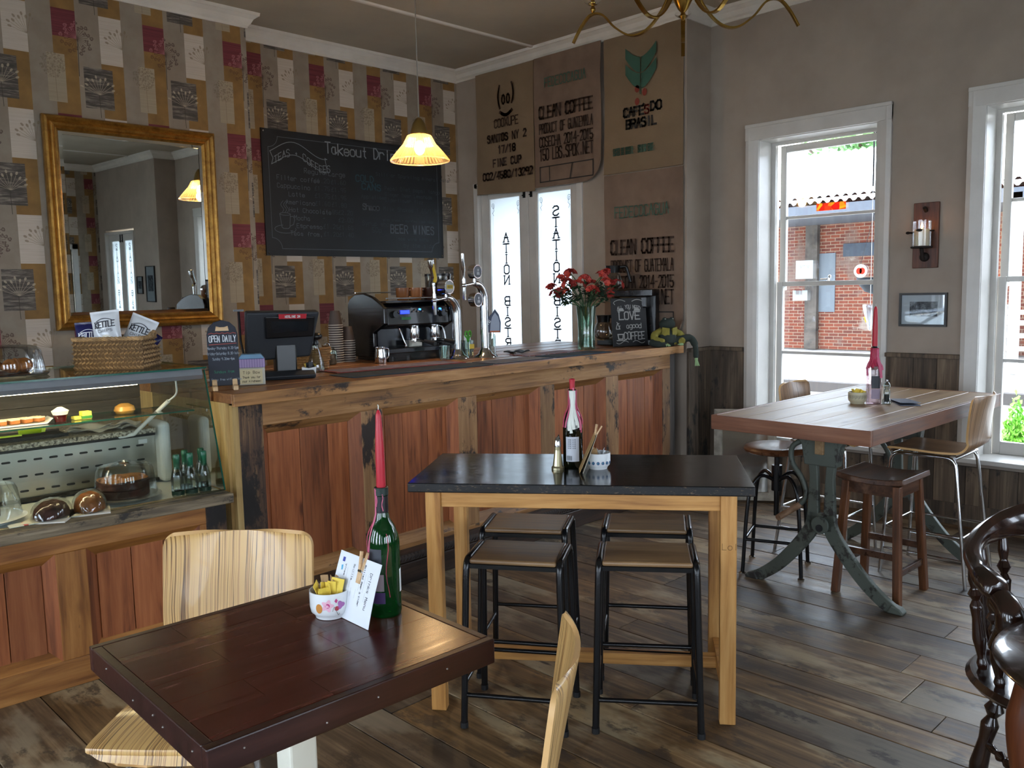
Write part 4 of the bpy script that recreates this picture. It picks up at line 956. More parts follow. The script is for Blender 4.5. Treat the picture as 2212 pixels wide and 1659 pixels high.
def right_dim(m):
    W(m, 'Still or Sparkling mineral water', 1.08, .70, .030, .003); W(m, 'Pepsi Diet pepsi tango', 1.17, .585, .032, .003); W(m, 'Ginger beer Lemonade', 1.17, .535, .030, .003)
    W(m, 'Appletiser', .92, .50, .030, .003); W(m, 'Elderflower fizz', 1.17, .485, .030, .003); W(m, 'Milk Shakes 1.65/1.95', 1.15, .405, .034, .003); W(m, 'with cream + marshmallows +50p', 1.14, .315, .022, .003, asp=.6)
    W(m, 'Syrup shots', .92, .27, .036, .003); W(m, '50p', 1.02, .215, .04, .003); W(m, 'see wine menu', 1.3, .15, .03, .003); W(m, 'by the side', 1.36, .09, .036, .003)
chalk('chalk_drinks_list', 'dim', right_dim)
chalk('chalk_cold', 'teal', lambda m: (W(m, 'COLD', .87, .64, .055, .008), W(m, 'CANS', .93, .575, .052, .010, asp=.7)))
chalk('chalk_shakes', 'grey', lambda m: W(m, 'Shmoo', .93, .405, .048, .009, sp=1.2))
chalk('chalk_beer_wines', 'grey', lambda m: W(m, 'BEER WINES', 1.22, .215, .07, .009, .04, .5, 0, 1.45))
# pictures
def picture(name, label, loc, rz, W_, H_, gr=None):
    t = thing(name, label, 'picture', loc, rz, gr); f = .014
    for a in ((0, 0, f, H_), (W_-f, 0, W_, H_), (f, 0, W_-f, f), (f, H_-f, W_-f, H_)): MB().box(a[0], -.022, a[1], a[2], 0, a[3]).build('frame_side', mat_black_frame, t)
    MB().box(f, -.010, f, W_-f, -.002, H_-f).build('mount', mat_mount, t)
    MB().box(W_*.22, -.0115, H_*.30, W_*.80, -.010, H_*.74).build('photograph', mat_photo, t)
    MB().box(f, -.016, f, W_-f, -.0145, H_-f).build('glazing', PANE, t)
    return t
mat_black_frame = mat('black_picture_frame', '1a1816', .4); mat_mount = mat('ivory_mount', 'd8d3c6', .8)
_p = M('old_photograph', '6b6862', .7); _p.base(_p.ramp(_p.noise(_p.coord((1, 1, 1)), 22, 5, .7), (.35, '2e2c2a'), (.5, '6b6862'), (.62, 'a39e94'))); mat_photo = _p.m
picture('framed_photograph', 'small black-framed old photograph between the two windows', (X3-.001, 2.232, 1.268), -pi/2, .296, .217)
picture('framed_print', 'tall black-framed print reflected in the gilt mirror', (X2-.001, -1.50, 1.33), -pi/2, .34, .56)
picture('framed_print', 'smaller black-framed print reflected in the gilt mirror, beside the glazed doors', (X2-.001, -1.98, 1.45), -pi/2, .22, .28)
# wall sconce
sc = thing('candle_sconce', 'wooden wall sconce with glass chimney above the framed photograph', 'sconce', (X3, 2.078, 1.644), -pi/2)
SCW = wood('sconce_board', ('2e1a12', '5a3424', '784a34'), 2, .5, .1); RUST = mat('rusty_iron', '2c2522', .7, .5)
MB().box(-.078, -.022, 0, .078, 0, .415).build('backboard', SCW, sc, bevel=.004)
MB().lathe([(0, 0), (.062, 0), (.066, .008), (.06, .012), (0, .012)], 24, (0, -.085, .125), cap=False).tube([(0, -.02, .07), (0, -.06, .06), (0, -.085, .125)], .012).ball((0, -.03, .07), .03).build('iron_bracket', RUST, sc, smooth=True)
MB().tube([(-.05, -.02, .225), (-.072, -.085, .225)], .006).ball((-.085, -.088, .225), (.014, .008, .009)).tube([(.05, -.02, .235), (.0, -.16, .235)], .005).ball((.01, -.158, .235), (.02, .008, .009)).build('chimney_clip', RUST, sc, smooth=True)
MB().lathe([(.056, .138), (.056, .30)], 28, (0, -.085, 0), cap=False).build('glass_chimney', glass('chimney_glass', 'ffffff', 0, .05), sc, smooth=True)
MB().tube([(0, -.022, .36), (0, -.05, .38)], .012).build('hook', RUST, sc)
pc = thing('pillar_candle', 'lit ivory pillar candle inside the sconce', 'candle', (X3-.085, 2.078, 1.782))
WAX = M('ivory_wax', 'd8ccb0', .5, Subsurface_Weight=.3); WAX.b.inputs['Subsurface Radius'].default_value = (.02, .012, .006); WAX = WAX.m
MB().lathe([(0, 0), (.043, 0), (.045, .004), (.045, .10), (.042, .106), (.03, .10), (0, .096)], 28, cap=False).build('wax', WAX, pc, smooth=True)
MB().tube([(0, 0, .096), (.001, 0, .112)], .0015).build('wick', BLK, pc)
MB().lathe([(0, .108), (.006, .114), (.008, .122), (.005, .135), (0, .15)], 12, cap=False).build('flame', emit('candle_flame', 'ffa640', 14), pc, smooth=True)
# ================================================================== coffee sacks
HES = M('hessian', '6e5d49', .9)
_X, _Y, _Z = HES.xyz(); wv = ((_Y*1100).sin()*(_Z*1100).sin()); big = HES.noise(HES.coord((1, 1, 1)), 3, 5)
HES.base(HES.mix(HES.noise(HES.coord((1, 6, 6)), 40, 3), HES.ramp(big, (.3, '715e48'), (.7, '877259')), '78664f')); HES.bump(wv, .2, .001); HESM = HES.m
HES2 = paint('hessian_reddish', '7a6555', .9, .12, 5)
SI = {k: mat('sack_ink_'+k, v, .9) for k, v in dict(brown='3c2c22', green='35594a', dark='2b2a28', red='7c3528', teal='3f6657').items()}
def sack(name, label, y0, y1, z0, z1, x, mt_, R=.08, seed=1, bottom=None):
    """hangs flat on wall_back; local u runs left to right (toward -y)"""
    t = thing(name, label, 'sack', (x, y1, z0), -pi/2); Wd = y1-y0; H = z1-z0; r = random.Random(seed); ph = r.uniform(0, 6)
    def fn(u, v):
        xx = u*Wd; zz = v*H; lo = 0
        if u > .75 and R > .1: lo = R*(1-sqrt(max(0, 1-((u-.75)/.25)**2)))
        if bottom: lo += bottom(u)
        zz = lo+v*(H-lo)
        return (xx, -.012-.006*sin(u*5+ph)*sin(v*7+ph)-.010*(1-v)*(.6+.4*sin(u*9+ph)), zz)
    MB().sheet(fn, 22, 30, .006).build('sackcloth', mt_, t, smooth=True)
    MB().tube([Vector(fn(i/22, 0))+Vector((0, -.002, .002)) for i in range(23)], .006, 8).build('hem', mt_, t, smooth=True)
    fr = lambda u, v: (u, -.034, v)
    return t, fr, Wd, H
st = .036
t, fr, Wd, H = sack('coffee_sack', 'leftmost hessian sack printed Santos NY 2 above the doors', 5.195, 5.915, 2.44, 3.50, X2-.026, HESM, seed=1, bottom=lambda u: -.03*u+.0)
m = MB(); sl = .0
for s, z, sz in (('SANTOS NY 2', .44, .06), ('17/18', .335, .06), ('FINE CUP', .225, .06), ('002/4580/13292', .115, .06)): write(m, s, .40, z, sz, .014, fr, .5, .02, .52)
m.build('stencil_lettering', SI['brown'], t)
m = MB(); cx, cz = .40, .80
ribbon(m, [(cx-.075+.0*i-.02*sin(i/8*pi), cz-.08+i*.024) for i in range(9)], .018, fr); ribbon(m, [(cx+.075+.02*sin(i/8*pi), cz-.05+i*.021) for i in range(9)], .018, fr)
ribbon(m, [(cx-.07+i*.0175, cz-.115-.03*sin(i/8*pi)) for i in range(9)], .028, fr)
for s in (-1, 1): ribbon(m, [(cx+s*.03+.018*cos(a*.7), cz-.01+.038*sin(a*.7)) for a in range(10)], .016, fr)
write(m, 'COOXUPE', cx, cz-.24, .07, .010, fr, .5, .02, .48, 0, 1.3); m.build('bean_emblem', SI['brown'], t)
def feded(t, fr, Wd, top, sc_, w=.9):
    m = MB(); write(m, 'FEDECOCAGUA', Wd*.5, top, .080*sc_, .0075, fr, .5, .03, .42, 0, 1.35); m.build('green_stencil', SI['teal'], t)
    m = MB(); z = top-.27*sc_
    for s, sz in (('CLEAN COFFEE', .10), ('PRODUCT OF GUATEMALA', .085), ('COSECHA 2014-2015', .085), ('150 LBS.SPOK.NET', .10)):
        n = len(s); asp = (Wd*.80/(n*1.28-.28))/(4*1.5*sz*sc_/6); write(m, s, Wd*.5, z, sz*sc_, min(.016, .10/n*1.9), fr, .5, .01, asp, 0, 1.28); z -= (sz+.035)*sc_
    m.build('stencil_lettering', SI['brown'], t)
    m = MB(); z0 = z-.06*sc_; z1_ = z+.075*sc_
    ribbon(m, [(Wd*.1, z0), (Wd*.9, z0), (Wd*.9, z1_), (Wd*.1, z1_), (Wd*.1, z0)], .009, fr); ribbon(m, [(Wd*.25, z0), (Wd*.25, z1_)], .008, fr); ribbon(m, [(Wd*.56, z0), (Wd*.60, z1_)], .010, fr); m.build('stencil_box', SI['dark'], t)
t, fr, Wd, H = sack('coffee_sack', 'hessian sack with rounded corner printed Clean Coffee, second from left', 4.45, 5.18, 2.43, 3.50, X2-.034, HES2, R=.16, seed=2)
feded(t, fr, Wd, .81, .92)
t, fr, Wd, H = sack('coffee_sack', 'hessian sack with green leaf emblem printed Cafe do Brasil, top right', 3.70, 4.44, 2.46, 3.50, X2-.002, HESM, seed=3)
cx = .37; m = MB()
def leaf(side, z):
    P = []
    for i in range(9): q = i/8; P.append((cx+side*(.005+.14*q), z+.02+.09*q**1.6))
    Q = []
    for i in range(9): q = 1-i/8; Q.append((cx+side*(.005+.14*q), z-.095+.125*q**1.3-.01*sin(q*pi)))
    m.add([fr(*p) for p in P+Q], [tuple(range(18))])
for s in (-1, 1):
    for z in (.82, .70): leaf(s, z)
ribbon(m, [(cx+.02, .70), (cx-.005, .62), (cx-.005, .57)], .008, fr); m.build('leaf_emblem', SI['green'], t)
m = MB()
for (u, v) in ((cx-.035, .61), (cx+.035, .575), (cx-.035, .515)): m.add([fr(u+.022*cos(a*pi/7), v+.028*sin(a*pi/7)) for a in range(14)], [tuple(range(14))])
write(m, 'S', cx+.055, .415, .06, .014, fr, .5); m.build('red_print', SI['red'], t)
m = MB(); write(m, 'CAF\u00c9', cx-.07, .415, .062, .016, fr, .5, .0, .62, 0, 1.3); write(m, 'DO', cx+.14, .43, .062, .016, fr, .5, 0, .66, 0, 1.3); write(m, 'BRASIL', cx+.0, .325, .062, .016, fr, .5, 0, .6, 0, 1.3); m.build('stencil_lettering', SI['dark'], t)
m = MB()
for x in (.10, .34):
    for z in (.165, .135): write(m, 'CAFES DO BRASIL' if x < .2 else 'ORIGIN CERT.', x, z, .022, .006, fr, 0, 0, .42)
m.build('small_print', SI['teal'], t)
t, fr, Wd, H = sack('coffee_sack', 'lower right hessian sack behind the coffee brewer', 3.70, 4.445, 1.18, 2.45, X2-.004, HES2, R=.13, seed=4)
feded(t, fr, Wd, .93, 1.05)
# ================================================================== pendant lamp
LX, LY, LZ = 3.53, 4.366, 2.385
lp = thing('pendant_lamp', 'lit pendant lamp with ribbed glass shade and brass cap over the bar', 'lamp', (LX, LY, LZ))
RG = glass('ribbed_shade_glass', 'ffe9bf', .12, .14, .34, 'ffd9a0')
m = MB(); vs = []; nseg = 96; prof_ = [(.188, .0), (.190, .008), (.183, .014), (.150, .055), (.112, .098), (.106, .103), (.075, .160), (.055, .168)]
fs = []
for i, (r, z) in enumerate(prof_):
    for k in range(nseg): a = 2*pi*k/nseg; rr_ = r*(1+(.012 if k % 2 else -.012)*(1 if 1 < i < 7 else 0)); vs.append((rr_*cos(a), rr_*sin(a), z))
for i in range(len(prof_)-1):
    for k in range(nseg): l = (k+1) % nseg; fs.append((i*nseg+k, i*nseg+l, (i+1)*nseg+l, (i+1)*nseg+k))
m.add(vs, fs).build('glass_shade', RG, lp)
BRASS = mat('aged_brass', '8f7a48', .35, .85)
MB().lathe([(.058, .165), (.056, .18), (.040, .235), (.022, .262), (.008, .272), (.0, .275)], 28, cap=False).build('brass_cap', BRASS, lp, smooth=True)
MB().tube([(0, 0, .27), (0, 0, HC-LZ-.02)], .0035, 8).build('flex', mat('grey_flex', '8a8378', .6), lp)
MB().lathe([(0, HC-LZ-.03), (.04, HC-LZ-.02), (.045, HC-LZ)], 20, cap=False).build('ceiling_rose', WHITE, lp, smooth=True)
MB().ball((0, 0, .085), (.034, .034, .045), 16, 12).build('bulb', emit('warm_bulb', 'ffc877', 55), lp, smooth=True)
l = bpy.data.lights.new('bulb_light', 'POINT'); l.energy = 5; l.color = (1, .72, .42); l.shadow_soft_size = .04
o = bpy.data.objects.new('bulb_light', l); COL.objects.link(o); o.location = (LX, LY, LZ+.03)
# ================================================================== chandelier
BRS = mat('polished_brass', 'b08d45', .25, 1)
CX_, CY_, CZ_ = 4.68, 3.16, 3.137
KS = 1.38
ch = thing('chandelier', 'brass chandelier with curling arms hanging at the top edge', 'chandelier', (CX_, CY_, CZ_))
MB().lathe([(0, .06), (.012, .07), (.02, .09), (.012, .11), (.03, .13), (.062, .19), (.07, .24), (.05, .29), (.025, .33), (.012, .36), (.012, .46)], 28, cap=False).build('stem', BRS, ch, smooth=True)
MB().lathe([(0, .43), (.055, .445), (.06, .455), (.06, .463)], 24, cap=False).build('ceiling_plate', BRS, ch, smooth=True)
GL_ = glass('drip_pan_glass', 'ffffff', 0, .1)
NA = 5
for i in range(NA):
    a = radians(34+360/NA*i); c, s_ = cos(a), sin(a)
    arm = [(0.03, .26), (.09, .12), (.17, .035), (.25, .02), (.33, .07), (.39, .135), (.45, .145), (.50, .10), (.545, .03)]
    P = smoothpath([(r*c*KS, r*s_*KS, z*KS) for r, z in arm], 5); vs = []; n = len(P)
    d = Vector((-s_, c, 0)); mm = MB()
    for j, p in enumerate(P):
        tg = (P[min(j+1, n-1)]-P[max(j-1, 0)]).normalized(); nn_ = tg.cross(d)
        for e, f in ((-1, -1), (1, -1), (1, 1), (-1, 1)): vs.append(p+d*.013*e+nn_*.006*f)
    ar = mm.add(vs, [(j*4+k, j*4+(k+1) % 4, (j+1)*4+(k+1) % 4, (j+1)*4+k) for j in range(n-1) for k in range(4)]+[(3, 2, 1, 0), tuple((n-1)*4+k for k in range(4))]).build('arm', BRS, ch, bevel=.001, seg=1)
    x, y = .44*c*KS, .44*s_*KS
    MB().lathe([(.0, .145), (.008, .148), (.007, .158), (.016, .170), (.017, .182), (.010, .196), (.012, .203), (.03, .21), (.032, .216), (.012, .22), (.013, .30), (0, .302)], 18, (x, y, .055), cap=False).build('candle_cup', BRS, ar, smooth=True)
    MB().lathe([(.03, .205), (.055, .225), (.058, .235)], 20, (x, y, .055), cap=False).build('drip_pan', GL_, ar, smooth=True)
# leaning frame in the corner
WD = paint('distressed_white_paint', 'a8a295', .7, .25, 14)
lf_, _ = framed('leaning_frame', 'distressed white frame leaning in the corner beneath the first window', 'frame', -.22, .22, 0, .66, 0, [(0, 0), (0, .03), (.02, .036), (.055, .03), (.062, .015), (.062, 0)], WD, mat('frame_mirror', 'b0aca4', .08, .9), 'mirror_glass', radians(-14))
lf_.location = (5.47, 3.16, 0.01); lf_.rotation_euler = (radians(-14), 0, radians(-58))
# ================================================================== window stickers
def sticker(name, label, yc, zc, W_, H_, m, extra=None, x=6.079):
    t = thing(name, label, 'sticker', (x, yc+W_/2, zc-H_/2), -pi/2); MB().box(0, -.0012, 0, W_, 0, H_).build('sheet', m, t)
    if extra: extra(t)
    return t
FLP = M('floral_print', 'e0503a', .6, Emission_Color=lin('e0503a'), Emission_Strength=.0); fv = FLP.voro(FLP.coord(rand=False), 28, out=1); vm_ = N(FLP.nt, fv.s); sp_ = FLP.node('SeparateColor'); FLP.link(fv.s, sp_.inputs[0]); FLP.base(FLP.ramp(N(FLP.nt, sp_.outputs[0]), (.0, 'e8402c'), (.35, 'f07a38'), (.6, 'ffd04a'), (.8, 'd62f30')))
_tr = FLP.node('BsdfTranslucent'); FLP.link(FLP.b.inputs['Base Color'].links[0].from_socket, _tr.inputs[0]); _mx = FLP.node('MixShader'); _mx.inputs[0].default_value = .5; FLP.link(FLP.b.outputs[0], _mx.inputs[1]); FLP.link(_tr.outputs[0], _mx.inputs[2]); FLP.link(_mx.outputs[0], FLP.out.inputs[0])
def transl(name, col, k=.55):
    m = M(name, col, .7); a = m.node('BsdfTranslucent'); a.inputs[0].default_value = lin(col); x = m.node('MixShader'); x.inputs[0].default_value = k; m.link(m.b.outputs[0], x.inputs[1]); m.link(a.outputs[0], x.inputs[2]); m.link(x.outputs[0], m.out.inputs[0]); return m.m
PAPW = transl('white_paper_backlit', 'eef4f4')
o = sticker('floral_sticker', 'orange and red floral sticker strip on first window', 2.838, 2.113, .22, .055, FLP.m, x=6.078); o.rotation_euler = (0, radians(0), -pi/2)
def marks(t): m = MB(); write(m, 'v~v', .07, .08, .03, .002, lambda u, v: (u, -.0018, v), .5); m.build('print', mat('faint_print', '8a9494', .8), t)
sticker('paper_notice', 'white square paper notice stuck to first window above the meeting rail', 3.035, 1.665, .135, .135, PAPW, marks, x=6.078)
def letter(t):
    m = MB()
    for i in range(3): write(m, 'SMOKING', .05, .07-i*.012, .008, .0016, lambda u, v: (u, -.0018, v), .5)
    m.build('print', mat('red_print', 'b0605a', .8), t)
sticker('paper_letter', 'white printed letter stuck to first window below the meeting rail', 3.045, 1.475, .115, .075, PAPW, letter, x=6.036)
def poppy(t):
    m = MB()
    for (u, v) in ((.037, .052), (.060, .052)): m.add([(u+.021*cos(a*pi/8), -.0018, v+.024*sin(a*pi/8)) for a in range(16)], [tuple(range(16))])
    m.build('poppy', transl('poppy_red', 'e8503c'), t); MB().add([(.048+.004*cos(a), -.0022, .052+.006*sin(a)) for a in range(6)], [tuple(range(6))]).build('seed', BLK, t)
t = thing('poppy_sticker', 'round white poppy sticker at lower right of the first window upper sash', 'sticker', (6.078, 2.66, 1.59), -pi/2)
MB().add([(.048+.048*cos(a*pi/14), -.001, .052+.048*sin(a*pi/14)) for a in range(28)], [tuple(range(28))]).build('disc', PAPW, t); poppy(t)
hb = thing('hanging_trap', 'clear plastic bottle trap hanging outside the first window', 'trap', (6.30, 2.63, 1.30))
MB().tube([(0, 0, .95), (0, .0, 1.46), (-.19, 0, 1.46)], .006).build('wall_hook', BLACKM, hb)
MB().lathe([(.0, -.09), (.012, -.085), (.02, -.05), (.05, .06), (.055, .09), (.052, .10)], 16, cap=False).build('bottle', glass('plastic_clear', 'e8eef4', .1, .25), hb, smooth=True)
MB().tube([(0, 0, .1), (0, 0, .95)], .0015).build('string', WPL, hb); MB().tube([(-.02, .02, -.03), (-.03, .03, .01)], .005).build('yellow_tab', mat('yellow_plastic', 'e0c030', .5), hb)
hk = thing('hanging_basket', 'dark hanging basket outside at the right of the first window', 'basket', (6.75, 2.80, 1.60))
MB().tube([(0, 0, 1.10), (0, 0, 1.16), (-.64, 0, 1.16)], .012).build('wall_bracket', BLACKM, hk)
MB().lathe([(0, -.13), (.06, -.11), (.11, -.05), (.125, .0), (.118, .0)], 20, cap=False).build('bowl', mat('dark_basket', '2a3038', .8), hk, smooth=True)
for k in range(3): MB().tube([(.12*cos(k*2.1), .12*sin(k*2.1), 0), (0, 0, .5), (0, 0, 1.1)], .002).build('chain', BLK, hk)
# ================================================================== case contents
CLEAR = glass('clear_plastic', 'f4f8fa', .04, .05); CLG = glass('clear_glass', 'eaf4f0', 0, .08)
GCAP = mat('green_cap', '0f5a3c', .3); CHOC = paint('chocolate_sponge', '4a2418', .8, .3, 30, .3); ICE = paint('coffee_icing', 'a06a34', .7, .2, 25, .3); PAPER = mat('greaseproof_paper', 'ccc8bd', .8); WCER = mat('white_china', 'dcdfe0', .2, coat=.5); BREAD = paint('baked_crust', 'b0682c', .5, .35, 12, .2)
def bottle(name, label, cat, loc, prof, m, group=None, n=24):
    t = thing(name, label, cat, loc, 0, group); MB().lathe(prof, n, cap=False).build('glass_body', m, t, smooth=True); return t
b0 = bottle('water_bottle', 'small clear bottle with green foil cap in the case, front left of five', 'bottle', (1.547, 3.665, .683), [(0, .002), (.024, .002), (.027, .008), (.027, .085), (.022, .11), (.0125, .135), (.0115, .17), (0, .172)], CLG, 'green-capped bottles in the display case', 20)
MB().lathe([(.0126, .125), (.0135, .16), (.0145, .165), (.0145, .185), (.012, .190), (0, .191)], 18, cap=False).build('green_cap', GCAP, b0, smooth=True)
MB().lathe([(.0273, .012), (.0273, .03)], 20, cap=False).build('dark_band', mat('bottle_band', '1c3a2c', .4), b0, smooth=True)
for loc, lb in (((1.603, 3.655, .683), 'small clear bottle with green foil cap in the case, front centre of five'), ((1.665, 3.655, .683), 'small clear bottle with green foil cap in the case, nearest the side glass'), ((1.62, 3.745, .683), 'small clear bottle with green foil cap in the case, back left of five'), ((1.69, 3.735, .683), 'small clear bottle with green foil cap in the case, back right of five')): copy_tree(b0, loc, 0, lb)
def dome(name, label, loc, R, H, plate=STEEL, flat=True):
    t = thing(name, label, 'cake dome', loc)
    MB().lathe([(0, 0), (R*.7, 0), (R*.75, .012), (R, .018), (R+.01, .022), (R*.98, .026), (0, .024)], 44, cap=False).build('plate', plate, t, smooth=True)
    MB().lathe([(R*.93, .026), (R*.95, .03), (R*.86, H-.02), (R*.80, H-.004), (R*.7, H), (0, H)], 44, cap=False).build('clear_cover', CLEAR, t, smooth=True)
    MB().lathe([(.03, H), (.02, H+.008), (.028, H+.016), (0, H+.018)], 20, cap=False).build('cover_handle', CLEAR, t, smooth=True)
    return t
dome('cake_dome', 'clear domed cake stand holding the chocolate cake, beside the green-capped bottles', (1.375, 3.80, .682), .135, .155)
ck = thing('chocolate_cake', 'round chocolate cake topped with coffee icing under the clear dome', 'cake', (1.36, 3.79, .708))
MB().lathe([(0, 0), (.104, 0), (.106, .004), (.106, .032), (.103, .034), (.106, .037), (.106, .066), (.10, .072), (0, .072)], 40, cap=False).build('sponge', CHOC, ck, smooth=True)
rr = random.Random(5); MB().sheet(lambda u, v: (.103*u*cos(v*2*pi), .103*u*sin(v*2*pi), .0735+.004*sin(u*20)*sin(v*18)+.002*(1-u)), 8, 40).build('icing', ICE, ck, smooth=True)
dome('cake_dome', 'clear domed plate at the far left of the case floor', (.84, 3.83, .682), .14, .15, WCER)
ck2 = thing('cut_cake', 'part-eaten dark cake beneath the far left dome', 'cake', (.82, 3.83, .708)); MB().lathe([(0, 0), (.075, 0), (.075, .05), (.07, .06), (0, .062)], 26, cap=False).build('sponge', CHOC, ck2, smooth=True)
def loaf(name, label, loc, rz, m, sx, sy, sz):
    t = thing(name, label, 'cake', loc, rz); R = random.Random(9)
    MB().sheet(lambda u, v: (sx*(abs(cos(pi*(u-.5)))**.55)*cos(v*pi)*1, sy*(2*u-1), .012+sz*(abs(cos(pi*(u-.5)))**.45)*max(0, sin(v*pi))**.8+.003*sin(u*23)*sin(v*17)), 20, 16).build('loaf', m, t, smooth=True)
    MB().box(-sx*1.25, -sy*1.15, .002, sx*1.25, sy*1.15, .010).build('paper_tray', PAPER, t)
    MB().sheet(lambda u, v: (sx*1.12*(abs(cos(pi*(u-.5)))**.4)*cos(v*pi), sy*1.12*(2*u-1), .014+sz*1.12*(abs(cos(pi*(u-.5)))**.35)*max(0, sin(v*pi))**.7+.003*sin(u*41+v*13)*sin(v*37)), 24, 20).build('cling_wrap', CLEAR, t, smooth=True)
    return t
loaf('loaf_cake', 'golden loaf cake in clear wrap beside the chocolate cake', (1.19, 3.70, .683), radians(-18), BREAD, .06, .085, .07)
loaf('loaf_cake', 'dark chocolate loaf in clear wrap on the case floor', (1.045, 3.70, .683), radians(-35), CHOC, .065, .09, .062)
lt = thing('red_striped_tray', 'red and white striped paper tray in front of the dark wrapped loaf', 'tray', (.98, 3.66, .683), -.1)
MB().box(-.10, -.03, 0, .08, .03, .008).build('tray', WCER, lt, bevel=.002)
for i in range(3): MB().box(-.05+i*.045, -.0305, .0005, -.035+i*.045, .0305, .0085).build('red_stripe', mat('red_stripe', 'b03030', .5), lt)
# upper glass shelf: z 1.042 in the world
Z1 = 1.043
t = thing('platter', 'white oblong platter of iced slices at the left end of the glass shelf', 'platter', (1.01, 3.93, Z1), -.08)
MB().prism([(-.10, .0), (.10, .0), (.125, .022), (.119, .022), (.098, .006), (-.098, .006), (-.119, .022), (-.125, .022)], 1, -.05, .05).build('dish', WCER, t, bevel=.002)
for i in range(4): s_ = thing('iced_slice', 'striped iced slice on the white platter, %s' % ('leftmost', 'second from the left', 'third from the left', 'rightmost')[i], 'slice', (.945+i*.045, 3.932, Z1+.008), .2*i, 'iced slices on the platter'); MB().box(-.02, -.03, 0, .02, .03, .016).build('slice', BREAD, s_, bevel=.004); MB().box(-.019, -.029, .016, .019, .029, .020).box(-.021, -.008, .016, .021, -.002, .0215).box(-.021, .006, .016, .021, .012, .0215).build('icing_stripe', mat('pale_icing', 'dccfb8', .4), s_)
t = thing('dessert_pot', 'white cream-topped pot with red jam on the glass shelf', 'dessert', (1.165, 3.90, Z1)); MB().lathe([(0, 0), (.022, 0), (.027, .03), (.0, .03)], 22, cap=False).build('jam', mat('red_jam', '6a1418', .2), t, smooth=True); MB().lathe([(.023, .0), (.028, .03), (.031, .045), (.034, .046)], 22, cap=False).build('pot', CLEAR, t, smooth=True); MB().lathe([(0, .03), (.028, .03), (.034, .046), (.022, .054), (.01, .062), (0, .062)], 22, cap=False).build('cream', mat('whipped_cream', 'f2efe8', .5), t, smooth=True)
for (x, y, z, lb) in ((1.235, 3.91, Z1, 'flat pat of wrapped yellow butter on the glass shelf'), (1.265, 3.90, Z1, 'taller yellow and green wrapped block on the glass shelf')):
    t = thing('butter_pack', lb, 'butter', (x, y, z), .1, 'butter packs on the glass shelf'); h = .014 if z == Z1 and x < 1.25 else .034; MB().box(-.02, -.018, 0, .02, .018, h).build('wrapped_block', mat('butter_yellow', 'e8e060', .4), t, bevel=.003)
    if h > .02: MB().box(-.0205, -.0185, .003, .0205, .0185, .015).build('green_band', mat('green_band', '3c8a3c', .4), t)
t = thing('muffin', 'golden glazed bun under the lamp at right end of the glass shelf', 'bun', (1.45, 3.955, Z1)); MB().lathe([(0, 0), (.035, 0), (.045, .012), (.04, .03), (.02, .042), (0, .044)], 24, cap=False).build('bun', paint('glazed_bun', 'd8a050', .25, .2, 14), t, smooth=True); MB().lathe([(0, .001), (.055, .001), (.058, .004), (0, .003)], 26, cap=False).build('saucer', CLG, t, smooth=True)
# granite shelf: z .948
t = thing('black_tray', 'black serving tray on the granite shelf inside the case', 'tray', (1.06, 4.20, .949), -.08); MB().box(-.20, -.09, 0, .20, .09, .006).box(-.20, -.09, .006, .20, -.083, .016).box(-.20, .083, .006, .20, .09, .016).build('tray', BLK, t, bevel=.002)
LIME = mat('lime_plastic', 'b4d41a', .35)
t = thing('pasta_server', 'lime green toothed serving spoon on the black tray', 'spoon', (1.10, 4.16, .966), -.06); m = MB().box(-.30, -.011, 0, -.02, .011, .006); 
m.sheet(lambda u, v: (-.03+.085*u, (v-.5)*.055*(.5+u*.6), .004+.02*(2*(v-.5))**2), 6, 6, .003).build('bowl', LIME, t, smooth=True)
m = MB()
for i in range(6): m.box(.053, -.026+i*.0092, .006+.012*((i-2.5)/2.5)**2, .072, -.021+i*.0092, .014+.012*((i-2.5)/2.5)**2)
m.build('tooth_row', LIME, t)['kind'] = 'stuff'; MB().prism([(-.012+.010*cos(a), .010*sin(a)) for a in [i*pi/5 for i in range(10)]], 2, .0095, .0105).build('drain_hole', BLK, t)
for (x, y, a, L_, W_, lb) in ((1.37, 4.15, -.1, .22, .12, 'crumpled sheet of cream paper lying on the granite shelf'), (1.52, 4.12, .2, .13, .11, 'folded cream napkin at the right end of the granite shelf')):
    t = thing('paper_sheet', lb, 'paper', (x, y, .950), a, 'papers on the granite shelf')
    R = random.Random(int(x*100)); ph = R.random()*6
    MB().sheet(lambda u, v: ((u-.5)*L_, (v-.5)*W_, .012+.010*sin(u*7+ph)*cos(v*5)+.004*sin(u*19+v*11)), 16, 10, .001).sheet(lambda u, v: ((u-.55)*L_*.8, (v-.45)*W_*.8, .024+.012*sin(u*6+ph+1)*cos(v*4)), 12, 8, .001).build('paper', PAPER, t, smooth=True)
